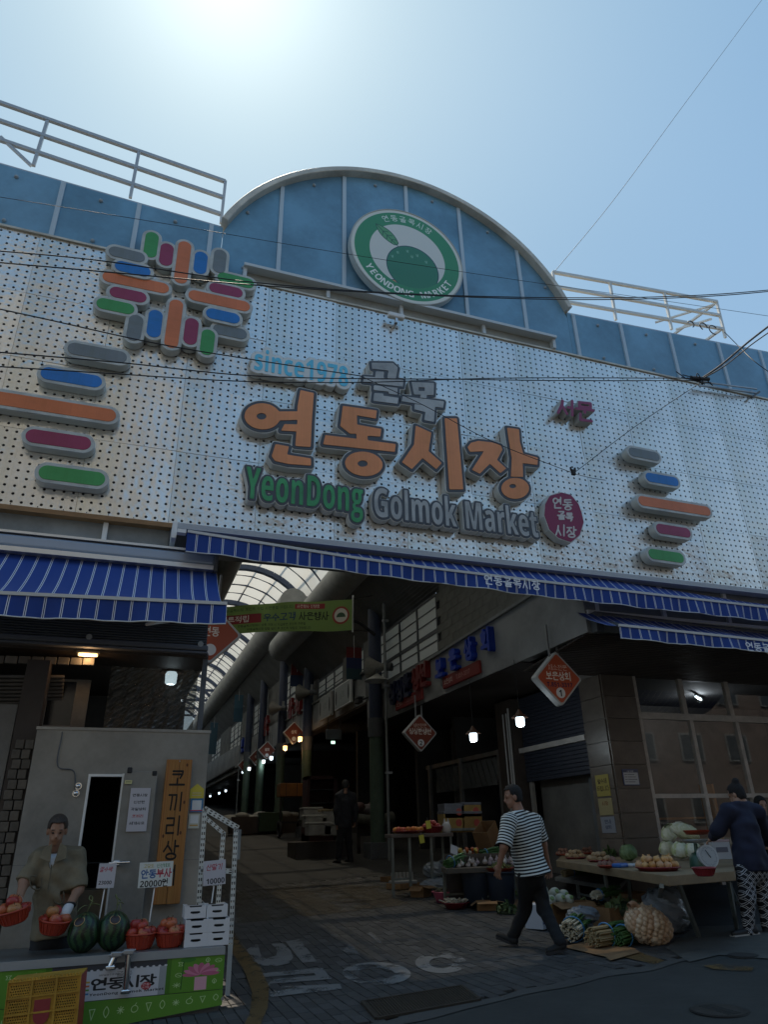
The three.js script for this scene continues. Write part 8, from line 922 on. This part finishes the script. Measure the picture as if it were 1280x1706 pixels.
    bag('white plastic bag bundle beside the pink bowl', G(732, 1490).add(V(0, 0.12, -0.1)), 0.3, 0.13, 0.24, 0); bag('clear bag of greens under the tall fruit table', G(730, 1462).add(V(0, 0.12, -0.2)), 0.22, 0.16, 0.2); }
  { const t = thing('printed_carton', 'white and yellow printed box between the walking man\'s legs', 'box', G(902, 1546), undefined, 0.5); part(t, 'body', rbox(0.34, 0.28, 0.26, 0, 0.14, 0, 0.006), std([0.5, 0.5, 0.52], 0.6)); part(t, 'print_band', box(0.16, 0.26, 0.003, 0.06, 0.14, 0.1315), std([0.42, 0.26, 0.04], 0.6)); part(t, 'blue_print', box(0.09, 0.2, 0.003, -0.1, 0.16, 0.1315), std([0.03, 0.04, 0.16], 0.6)); }
}
{ // middle group: fruit table, plank table of garlic, bins and bowls
  rnd = mulberry(17); const at = (px, py, y) => yp(px, py, y);
  const zF = -12.6, Q = (px, py, z = zF) => onZ(px, py, z), y1 = Q(700, 1386).y;
  { const a = Q(648, 1380), b = Q(752, 1392); table('high narrow steel table of oranges and apples by the alley', [V(a.x, 0, zF + 0.1), V(b.x, 0, zF + 0.1), V(b.x + 0.1, 0, zF - 0.5), V(a.x + 0.1, 0, zF - 0.5)], y1 - 0.03, 0.05, [[a.x + 0.04, zF + 0.05], [Q(680, 1390).x, zF + 0.05], [Q(716, 1392).x, zF + 0.05], [b.x, zF - 0.4]], 'fruit_table', worn([0.12, 0.1, 0.09], 0.6, 1));
    const om = [[0.5, 0.14, 0.02], [0.5, 0.2, 0.03], [0.42, 0.07, 0.03]].map((c) => std(c, 0.45)), og = ball(0.045, 0, 0, 0, 14, 10); let c = V(Q(685, 1380).x, y1 - 0.02, zF - 0.12); tray('dark tray of oranges on the high steel table', c, 0.28, 0.04, maroonPl); disc(c, 0.24, 26, 0.09, 0.06, (p) => fruit('orange', 'orange fruit heaped in the dark tray on the high steel table', 'oranges on the high table', p, rr(0.9, 1.1), om[Math.floor(rnd() * 3)], og, 'orange'));
    c = V(Q(722, 1386).x, y1 - 0.02, zF - 0.05); basket(c, 0.2, 0.1, maroonPl, 'maroon basket of dark red apples on the high steel table'); heap(c, 0.19, 0.1, 12, (p) => fruit('apple', 'dark red apple in the maroon basket on the high steel table', 'apples on the high table', p, rr(0.95, 1.2), appleMats[3], apple, 'apple'));
    const yl = std([0.5, 0.5, 0.06], 0.6); [[703, 1398, 'hanging from'], [714, 1374, 'standing on']].forEach(([x, y, l]) => { const p = Q(x, y, zF + 0.17), t = thing('price_tag', `yellow paper price tag ${l} the high steel table`, 'price tag', p); part(t, 'paper', box(0.09, 0.13, 0.003), yl); part(t, 'pin', cyl(0.003, 0.003, 0.08, 0, 0.08, -0.003, 5), M.steel); t.rotation.z = 0.15; }); const wb = thing('plastic_bag', 'small white bag at the end of the high steel table', 'bag', Q(744, 1380, zF)); part(wb, 'film', ball(0.09, 0, 0, 0, 14, 10).scale(1, 1.2, 0.8), std([0.4, 0.4, 0.4], 0.5)); part(wb, 'ears', [cyl(0.005, 0.03, 0.09, 0.04, 0.12, 0, 6), cyl(0.005, 0.03, 0.09, -0.03, 0.12, 0, 6)], std([0.4, 0.4, 0.4], 0.5)); }
  { // plank table
    const z = -11.2, y = Q(800, 1444, z).y, a = Q(728, 1430, z), b = Q(838, 1444, z); table('low plank table of garlic bulbs and greens left of the walking man', [V(a.x, 0, z + 0.35), V(b.x, 0, z + 0.35), V(b.x + 0.5, 0, z - 0.3), V(a.x + 0.2, 0, z - 0.3)], y, 0.06, [[Q(788, 1450, z).x, z + 0.28], [b.x, z + 0.28], [a.x + 0.2, z - 0.2], [b.x + 0.3, z - 0.2]], 'plank_table', worn([0.1, 0.085, 0.065], 0.85, 1));
    const gm = [[0.5, 0.48, 0.44], [0.42, 0.38, 0.36], [0.36, 0.3, 0.32]].map((c) => std(c, 0.5)), gg = lathe([[0, -0.028], [0.02, -0.024], [0.034, -0.004], [0.026, 0.016], [0.008, 0.034], [0.005, 0.06], [0, 0.06]], 12); for (let i = 0; i < 56; i++) { const u = rr(0, 1), v = rr(0, 1), p = V(a.x + 0.25 + u * (b.x - a.x - 0.1) + v * 0.2, y + 0.03 + rr(0, 0.09) * (1 - Math.abs(u - 0.5)), z + 0.25 - v * 0.45); fruit('garlic_bulb', 'white garlic bulb heaped on the low plank table', 'garlic on the plank table', p, rr(0.85, 1.3), gm[i % 3], gg, 'garlic', false); }
    bundle('bunch of green leaves at the left end of the plank table', 'greens_bundle', 'greens', V(a.x + 0.1, y + 0.07, z + 0.15), V(0.9, 0.2, -0.3), 60, 0.35, 0.01, 0.09, greenS, std([0.05, 0.16, 0.05], 0.6), 0.3); const pc = thing('price_card', 'tilted white price card on the plank table', 'price sign', Q(757, 1416, z + 0.2)); part(pc, 'card', box(0.13, 0.13, 0.005), std([0.45, 0.45, 0.45], 0.6)); part(pc, 'stick', cyl(0.004, 0.004, 0.1, 0, -0.1, -0.004, 5), M.steel); pc.rotation.set(-0.3, 0.2, -0.3);
    const bx = thing('wooden_tray', 'dark wooden tray raised behind the garlic on the plank table', 'tray', [Q(795, 1418, z - 0.25).x, y + 0.08, z - 0.25]); part(bx, 'base', rbox(0.95, 0.12, 0.4, 0, 0, 0, 0.01), worn([0.09, 0.075, 0.055], 0.85, 1)); part(bx, 'rim', [box(0.97, 0.05, 0.02, 0, 0.08, 0.2), box(0.97, 0.05, 0.02, 0, 0.08, -0.2)], worn([0.11, 0.09, 0.07], 0.85, 1)); const pm2 = [[0.42, 0.1, 0.03], [0.5, 0.35, 0.06], [0.5, 0.45, 0.35]].map((c) => std(c, 0.4)); for (let i = 0; i < 22; i++) fruit('pepper', 'red and yellow pepper in the dark wooden tray', 'peppers in the wooden tray', V(bx.position.x - 0.35 + rr(0, 0.35), y + 0.16 + rr(0, 0.08), z - 0.25 + rr(-0.12, 0.14)), rr(0.8, 1.1), pm2[i % 3], lathe([[0, -0.04], [0.012, -0.035], [0.024, 0], [0.028, 0.03], [0.015, 0.042], [0, 0.04]], 10), 'pepper'); bundle('dark leafy bundle beside the peppers', 'greens_bundle', 'greens', V(bx.position.x + 0.05, y + 0.17, z - 0.2), V(1, 0.1, 0), 50, 0.35, 0.01, 0.07, greenS, greenS, 0.3);
  }
  const bin = (px, py, r, h, mat, label) => { const p = onG(px, py), t = thing('plastic_bin', label, 'bin', p); part(t, 'barrel', lathe([[0, 0], [r * 0.85, 0], [r, h], [r * 1.06, h], [r * 1.06, h - 0.03], [r * 0.98, h - 0.02], [r * 0.8, 0.02], [0, 0.02]], 28), mat); part(t, 'rim', new THREE.TorusGeometry(r * 1.04, 0.014, 6, 28).rotateX(Math.PI / 2).translate(0, h, 0), mat); return p; };
  const bowl = (px, py, r, h, mat, label, fillM, n, gname) => { const p = onG(px, py), t = thing('washing_bowl', label, 'bowl', p); part(t, 'shell', lathe([[0, 0], [r * 0.68, 0], [r * 0.98, h], [r * 1.06, h + 0.006], [r * 1.06, h - 0.006], [r * 0.94, h - 0.01], [r * 0.66, 0.012], [0, 0.012]], 36), mat); const gs = []; for (let i = 0; i < n; i++) { const a = rr(0, 6.28), q = Math.sqrt(rnd()) * r * 0.8; gs.push(tube([V(Math.cos(a) * q, h * 0.85 + rr(0, 0.05), Math.sin(a) * q), V(Math.cos(a) * q + rr(-0.05, 0.05), h + rr(0.0, 0.06), Math.sin(a) * q + rr(-0.05, 0.05)), V(Math.cos(a) * q + rr(-0.09, 0.09), h * 0.9 + rr(0, 0.06), Math.sin(a) * q + rr(-0.09, 0.09))], 0.01, 5, 5)); } part(t, 'contents', gs, fillM).userData.kind = 'stuff'; part(t, 'bed', cyl(r * 0.85, r * 0.8, 0.02, 0, h * 0.82, 0, 24), fillM); return p; };
  const navyB = std([0.012, 0.02, 0.035], 0.5);
  bin(798, 1510, 0.24, 0.5, navyB, 'dark navy plastic bin under the plank table, left one'); bin(838, 1512, 0.22, 0.48, navyB, 'dark navy plastic bin under the plank table, right one'); bin(765, 1504, 0.2, 0.5, M.brownD, 'dark brown bin carrying a maroon bowl of sprouts');
  { const p = onG(765, 1504); const b = thing('washing_bowl', 'maroon bowl of pale sprouts on the dark brown bin', 'bowl', p.clone().add(V(0, 0.5, 0))); part(b, 'shell', lathe([[0, 0], [0.13, 0], [0.2, 0.07], [0.21, 0.07], [0.14, -0.006], [0, -0.006]], 28), maroonPl); part(b, 'contents', Array.from({ length: 60 }, () => { const a = rr(0, 6.28), q = Math.sqrt(rnd()) * 0.15; return rod(V(Math.cos(a) * q, 0.06 + (0.15 - q) * 0.5, Math.sin(a) * q), V(Math.cos(a) * q + rr(-0.05, 0.05), 0.07 + (0.15 - q) * 0.6, Math.sin(a) * q + rr(-0.05, 0.05)), 0.007, 4); }), std([0.5, 0.42, 0.28], 0.6)).userData.kind = 'stuff';
    const p2 = onG(838, 1512), b2 = thing('washing_bowl', 'maroon bowl of green leaves on the right navy bin', 'bowl', p2.clone().add(V(0, 0.48, 0))); part(b2, 'shell', lathe([[0, 0], [0.14, 0], [0.22, 0.06], [0.23, 0.06], [0.15, -0.006], [0, -0.006]], 28), redPl); part(b2, 'contents', Array.from({ length: 60 }, () => { const a = rr(0, 6.28), q = Math.sqrt(rnd()) * 0.17; return rod(V(Math.cos(a) * q, 0.05 + (0.15 - q) * 0.4, Math.sin(a) * q), V(Math.cos(a) * q + rr(-0.07, 0.07), 0.09 + (0.15 - q) * 0.5, Math.sin(a) * q + rr(-0.07, 0.07)), 0.008, 4); }), std([0.16, 0.18, 0.05], 0.6)).userData.kind = 'stuff'; }
  bowl(742, 1503, 0.2, 0.15, std([0.42, 0.09, 0.16], 0.4), 'pink washing bowl of dark greens on the paving', std([0.05, 0.055, 0.035], 0.7), 40); bowl(760, 1514, 0.2, 0.085, maroonPl, 'maroon bowl of pale sliced roots in front of the pink bowl', std([0.5, 0.45, 0.34], 0.6), 46);
  carton('opened tan carton lying left of the pink bowl', onG(702, 1494), 0.3, 0.16, 0.24, 0.7, card[0]); carton('long flat carton of grey goods on the paving', onG(672, 1480), 0.55, 0.09, 0.34, 0.5, card[2], 0); carton('tan carton edge farthest left on the paving', onG(655, 1468), 0.4, 0.08, 0.3, 0.3, card[1], 0);
  { const t = thing('bottle_pack', 'pack of clear bottles lying in the long flat carton', 'pack', onG(672, 1480).add(V(0, 0.1, 0))); part(t, 'bottle', Array.from({ length: 6 }, (_, i) => cyl(0.03, 0.03, 0.26, -0.2 + i * 0.075, 0.03, 0, 10).rotateX(0.0)).map((g) => g), std([0.3, 0.31, 0.3], 0.3)).userData.kind = 'stuff'; part(t, 'wrap', rbox(0.48, 0.06, 0.26, 0, 0.0, 0, 0.02), std([0.24, 0.25, 0.25], 0.4)); }
  // stacked fruit cartons by the posts
  const zs = -14.6, bm = [worn([0.3, 0.2, 0.06], 0.8, 1), worn([0.26, 0.16, 0.05], 0.8, 1), worn([0.14, 0.15, 0.18], 0.8, 1)]; [[752, 1372, 0, 'lower left'], [782, 1372, 1, 'lower right'], [752, 1349, 2, 'upper left'], [780, 1347, 0, 'upper right']].forEach(([x, y, k, l]) => { const p = onZ(x, y, zs), t = thing('fruit_carton', `printed fruit carton in the stack behind the fruit table, ${l} one`, 'box', [p.x, p.y - 0.17, zs]); const hh = l[0] === 'l' ? 0.36 : 0.24; part(t, 'body', rbox(0.46, hh, 0.34, 0, hh / 2, 0, 0.006), bm[k]); part(t, 'lid', rbox(0.47, 0.05, 0.35, 0, hh + 0.02, 0, 0.006), bm[2]); part(t, 'round_print', cyl(0.07, 0.07, 0.004, 0.1, 0, 0, 20).rotateX(Math.PI / 2).translate(0, hh / 2, 0.172), std([0.3, 0.05, 0.04], 0.6)); });
  { const a = onZ(745, 1380, -14.6), b = onZ(800, 1385, -14.6); table('low stand carrying the stacked fruit cartons', [V(a.x - 0.1, 0, -14.4), V(b.x + 0.15, 0, -14.4), V(b.x + 0.15, 0, -14.85), V(a.x - 0.1, 0, -14.85)], a.y - 0.01, 0.04, [[a.x, -14.45], [b.x, -14.45]], 'carton_stand', leg); }
  carton('tilted brown carton above the wooden tray', onZ(815, 1404, -12.4), 0.4, 0.3, 0.3, 0.6, card[0], 0).rotation.z = 0.5;
}
{ // farther up the alley
  rnd = mulberry(29); const foam = worn([0.4, 0.4, 0.38], 0.8, 1.5);
  [[530, 1392, 0, 0.62, 0.26], [552, 1392, 0, 0.5, 0.24], [524, 1378, 1, 0.6, 0.24], [548, 1372, 1, 0.5, 0.3], [518, 1366, 2, 0.55, 0.26]].forEach(([x, y, k, w, h], i) => { const p = onZ(x, y, -19.6 - k * 0.5), t = thing('foam_crate', `grey white foam crate stacked beside the man in dark clothes, ${['front left', 'front right', 'middle left', 'middle right', 'rear'][i]} one`, 'crate', [p.x, p.y, p.z]); part(t, 'body', rbox(w, h, 0.4, 0, h / 2, 0, 0.02), foam); part(t, 'lid', rbox(w + 0.03, 0.06, 0.43, 0, h + 0.03, 0, 0.02), i === 3 ? worn([0.3, 0.24, 0.14], 0.8, 1) : foam); });
  const gy = ground(5.8, -20); part(thing('crate_stand', 'low dark stand under the foam crates up the alley', 'stand', [onZ(536, 1400, -19.8).x, gy, -19.8]), 'deck', rbox(1.5, 0.5, 1.0, 0, 0.1, -0.3, 0.02), M.brownD);
  { const z = -20, a = onZ(596, 1368, z), b = onZ(655, 1362, z), y = a.y, t = thing('goods_counter', 'counter with bundled goods in front of the first round column', 'counter'); part(t, 'slab', box2(a.x, b.x, y - 0.3, y - 0.04, z - 0.7, z), M.brownD); part(t, 'leg', [box2(a.x, a.x + 0.08, 0.6, y - 0.3, z - 0.1, z), box2(b.x - 0.08, b.x, 0.6, y - 0.3, z - 0.1, z)], M.brownD); part(t, 'cloth_roll', tube([V(a.x, y + 0.05, z), V((a.x + b.x) / 2, y, z + 0.08), V(b.x, y + 0.1, z)], 0.14, 20, 10), worn([0.16, 0.16, 0.13], 0.85, 1)); const hb = thing('goods_heap', 'heap of reddish bagged goods on the counter up the alley', 'goods', [onZ(608, 1342, z - 0.4).x, y + 0.15, z - 0.4]); part(hb, 'bag', Array.from({ length: 16 }, () => ball(rr(0.12, 0.2), rr(-0.5, 0.5), rr(0, 0.3), rr(-0.2, 0.2), 10, 8).scale(1, 0.8, 1)), worn([0.16, 0.09, 0.08], 0.8, 1)).userData.kind = 'stuff'; part(hb, 'wrap', ball(0.3, 0.1, 0.3, 0, 14, 10).scale(1.2, 0.5, 0.8), std([0.2, 0.17, 0.17], 0.4)); }
  { const z = -27, p = onZ(483, 1312, z), t = thing('produce_cart', 'orange box on a dark hand cart up the alley', 'cart', [p.x, ground(p.x, z), z]); part(t, 'box', rbox(0.85, 0.45, 0.6, 0, p.y - ground(p.x, z) - 0.1, 0, 0.02), worn([0.24, 0.1, 0.02], 0.6, 1)); part(t, 'strap', [box(0.02, 0.46, 0.61, -0.2, p.y - ground(p.x, z) - 0.1, 0), box(0.02, 0.46, 0.61, 0.2, p.y - ground(p.x, z) - 0.1, 0)], M.dark); part(t, 'frame', [box(0.8, 0.06, 0.5, 0, 0.5, 0), box(0.06, 1.0, 0.06, -0.36, 0.9, 0.2), box(0.06, 1.0, 0.06, 0.36, 0.9, 0.2)], M.dark); for (const s of [-1, 1]) part(t, 'wheel', new THREE.TorusGeometry(0.24, 0.05, 8, 20).rotateY(Math.PI / 2).translate(s * 0.36, 0.28, 0.1), M.rubber); }
  { const z = -30, p = onZ(440, 1318, z), t = thing('goods_heap', 'pile of pale sacks and a green bin before a stall up the alley', 'goods', [p.x, ground(p.x, z), z]); const h = p.y - ground(p.x, z); part(t, 'sack', Array.from({ length: 18 }, (_, i) => ball(rr(0.2, 0.32), -1.2 + i * 0.14 + rr(-0.1, 0.1), h * 0.5 + rr(-0.1, 0.3), rr(-0.3, 0.3), 12, 8).scale(1.2, 0.6, 1)), worn([0.2, 0.2, 0.18], 0.8, 1)).userData.kind = 'stuff'; part(t, 'bin', rbox(0.9, 0.7, 0.6, 0.2, 0.4, 0.4, 0.03), worn([0.02, 0.05, 0.025], 0.6, 1)); part(t, 'stand', box(2.6, 0.6, 0.8, 0, 0.3, 0), M.brownD); }
  { const z = -24, a = onZ(512, 1300, z), b = onZ(562, 1300, z), t = thing('display_cabinet', 'dark red display cabinet of white goods left of the man in dark clothes', 'cabinet'), g0 = ground(a.x, z), yt = onZ(530, 1293, z).y; part(t, 'frame', [box2(a.x, a.x + 0.1, g0, yt, z - 0.6, z), box2(b.x - 0.1, b.x, g0, yt, z - 0.6, z), box2(a.x, b.x, yt - 0.1, yt, z - 0.6, z), box2(a.x, b.x, g0, g0 + 0.3, z - 0.6, z), box2(a.x, b.x, g0, yt, z - 0.65, z - 0.6)], worn([0.06, 0.02, 0.02], 0.6, 1)); part(t, 'shelf', [0.35, 0.6, 0.8].map((f) => box2(a.x + 0.1, b.x - 0.1, g0 + (yt - g0) * f - 0.02, g0 + (yt - g0) * f, z - 0.6, z - 0.05)), M.greyD); part(t, 'goods', Array.from({ length: 12 }, (_, i) => ball(0.12, a.x + 0.25 + (i % 6) * (b.x - a.x - 0.4) / 6, g0 + (yt - g0) * (i < 6 ? 0.64 : 0.84) + 0.05, z - 0.25, 8, 6).scale(1, 0.6, 1).translate(0, 0, 0)), worn([0.25, 0.25, 0.24], 0.7, 1)).userData.kind = 'stuff'; }
  { const p = onZ(556, 1224, -21.5), t = thing('hanging_sign', 'small grey box sign hanging from the second fascia', 'sign', p); part(t, 'box', rbox(0.5, 0.3, 0.1, 0, 0, 0, 0.02), M.greyD); part(t, 'hanger', [box2(-0.2, -0.18, 0.15, 0.5, -0.01, 0.01), box2(0.18, 0.2, 0.15, 0.5, -0.01, 0.01)], M.dark); const l = thing('exit_light', 'tiny green white light beneath the grey box sign', 'lamp', onZ(555, 1237, -21.4)); part(l, 'lens', rbox(0.12, 0.08, 0.03, 0, 0, 0, 0.01), new THREE.MeshStandardMaterial({ color: 0xffffff, emissive: 0xc9ffe0, emissiveIntensity: 1.2 })); part(l, 'case', rbox(0.15, 0.11, 0.03, 0, 0, -0.02, 0.01), M.dark); }
}
// ---------------------------------------------------------------- overhead cables
{
  const cable = (label, pts, r0 = 0.014, r = r0 * 0.65) => { const t = thing('cable', label, 'cable'); const P = pts.map(([x, y, z]) => onZ(x, y, z)); part(t, 'wire', tube(P, r, P.length * 10, 5), M.cable); return [t, P]; };
  cable('single thin wire rising to the upper right corner over the right roof', [[925, 452, -9], [1010, 350, -8.6], [1140, 175, -8.2], [1300, -40, -7.6]], 0.008);
  cable('upper cable over the flower emblem running to the right roof rail', [[-60, 413, -7.5], [150, 432, -7.7], [420, 470, -7.9], [700, 490, -8], [1000, 496, -7.6], [1180, 491, -7.2], [1340, 478, -6.8]], 0.014); cable('second cable just below the upper one', [[-60, 432, -7.4], [200, 455, -7.6], [440, 476, -7.8], [760, 494, -7.9], [1000, 499, -7.5], [1190, 493, -7.1], [1340, 480, -6.7]], 0.014);
  cable('thin wire across the gable and round emblem', [[-20, 325, -8.5], [260, 370, -8.6], [560, 420, -8.7], [860, 466, -8.6], [1100, 500, -8.2], [1320, 532, -7.8]], 0.007);
  cable('pale cable crossing the cladding above the left capsule stack', [[-60, 502, -7.3], [60, 528, -7.4], [260, 572, -7.6], [440, 602, -7.8], [600, 626, -8]], 0.013);
  cable('cable running level across the cladding to the clamp at right', [[-60, 582, -7.2], [200, 604, -7.5], [420, 626, -7.8], [780, 632, -8.0], [940, 634, -7.9], [1170, 634, -7.6]], 0.013); cable('lower level cable over the left capsule stack', [[-60, 607, -7.2], [180, 622, -7.5], [400, 635, -7.7], [600, 637, -7.9], [830, 630, -8.0], [1170, 630, -7.6]], 0.012);
  cable('thick cable bundle rising from the junction to the right edge', [[1165, 634, -7.6], [1200, 610, -7.5], [1250, 568, -7.4], [1340, 500, -7.2]], 0.03); cable('second bundle strand rising to the right edge', [[1168, 633, -7.58], [1205, 612, -7.45], [1256, 572, -7.35], [1340, 515, -7.1]], 0.018); cable('loose cable dropping from the right railing to the right edge', [[1208, 553, -8.8], [1235, 580, -8.4], [1262, 605, -8], [1340, 660, -7.6]], 0.013);
  cable('slack wire from the grey syllables to the dark clamp', [[600, 626, -8.2], [700, 672, -8.3], [820, 735, -8.4], [955, 788, -8.4]], 0.009); cable('thin wire from the dark clamp to the junction at right', [[957, 788, -8.4], [1060, 710, -8.1], [1170, 636, -7.6]], 0.009); cable('short wire hanging right of the dark clamp', [[957, 789, -8.4], [985, 796, -8.6], [1010, 800, -8.85]], 0.008);
  const [jt] = [thing('cable_clamp', 'small dark cable clamp above the maroon seal sign', 'clamp', onZ(956, 787, -8.4))]; part(jt, 'body', rbox(0.07, 0.1, 0.05, 0, 0, 0, 0.01), M.dark); part(jt, 'ear', [box(0.02, 0.06, 0.03, -0.04, 0.06, 0), box(0.02, 0.06, 0.03, 0.04, 0.06, 0)], M.dark);
  { const t = thing('cable_junction', 'tangle of black cable ends where the cables meet at right', 'cable junction', onZ(1168, 633, -7.58)); rnd = mulberry(8); part(t, 'wrap', [rod(V(-0.2, 0, 0), V(0.2, 0.06, 0), 0.035)], M.cable); part(t, 'loop', Array.from({ length: 9 }, () => { const a = V(rr(-0.3, 0.3), rr(-0.05, 0.05), rr(-0.04, 0.04)); return tube([a, a.clone().add(V(rr(-0.15, 0.15), rr(-0.12, 0.14), rr(-0.05, 0.05))), a.clone().add(V(rr(-0.3, 0.3), rr(-0.06, 0.1), 0))], 0.009, 10, 5); }), M.cable); const u = thing('cable_loop', 'coils of black cable hanging at the right roof railing', 'cable', onZ(1175, 540, -9.0)); part(u, 'coil', [[-0.4, -0.1, 0.08], [-0.05, -0.08, 0.1], [0.22, -0.1, 0.12]].map(([x, y, r]) => new THREE.TorusGeometry(r, 0.012, 5, 20, 4.4).rotateZ(x * 3).translate(x, y, 0)), M.cable); const b = thing('wall_bracket', 'long thin steel bracket on the cladding at right', 'bracket'); part(b, 'rail', [bar(onZ(1165, 642, -8.9), onZ(1265, 655, -8.9), 0.03, 0.03), bar(onZ(1170, 636, -8.8), onZ(1262, 648, -8.8), 0.025, 0.025)], M.steel); part(b, 'end', bar(onZ(1253, 662, -8.9), onZ(1266, 653, -8.9), 0.05, 0.04), M.greyD); }
}
// ---------------------------------------------------------------- across the road, behind the camera: what the glass and cladding mirror
{
  const brick = worn([0.14, 0.11, 0.098], 0.85, 0.4), beige = worn([0.42, 0.39, 0.345], 0.8, 0.3);
  const house = (label, x0, x1, y1, z, mat, nw, nf, cat) => { const t = thing(cat, label, 'building'); part(t, 'wall', box2(x0, x1, -1, y1, z, z + 9), mat); part(t, 'roof', box2(x0 - 0.2, x1 + 0.2, y1, y1 + 0.3, z - 0.2, z + 9.2), M.grey); for (let f = 0; f < nf; f++) for (let k = 0; k < nw; k++) { const x = x0 + (k + 0.5) * (x1 - x0) / nw, y = 1.6 + f * 3; const w = part(t, 'window', box2(x - 0.75, x + 0.75, y, y + 1.4, z - 0.06, z), M.grey); part(w, 'pane', box2(x - 0.66, x + 0.66, y + 0.08, y + 1.32, z - 0.075, z - 0.065), std([0.02, 0.025, 0.03], 0.1)); } part(t, 'base_course', box2(x0, x1, -1, 0.9, z - 0.05, z), M.grey); };
  house('brick house across the road behind the viewpoint', 2.0, 46, 12, 9, brick, 14, 4, 'brick_building'); house('tall beige apartment block across the road behind the viewpoint', -22, 0.4, 24, 10, beige, 7, 7, 'apartment_building');
}
scene.traverse((o) => { if (o.isLight && o.castShadow !== undefined && !o.isRectAreaLight) o.castShadow = true; });
renderer.render(scene, camera);
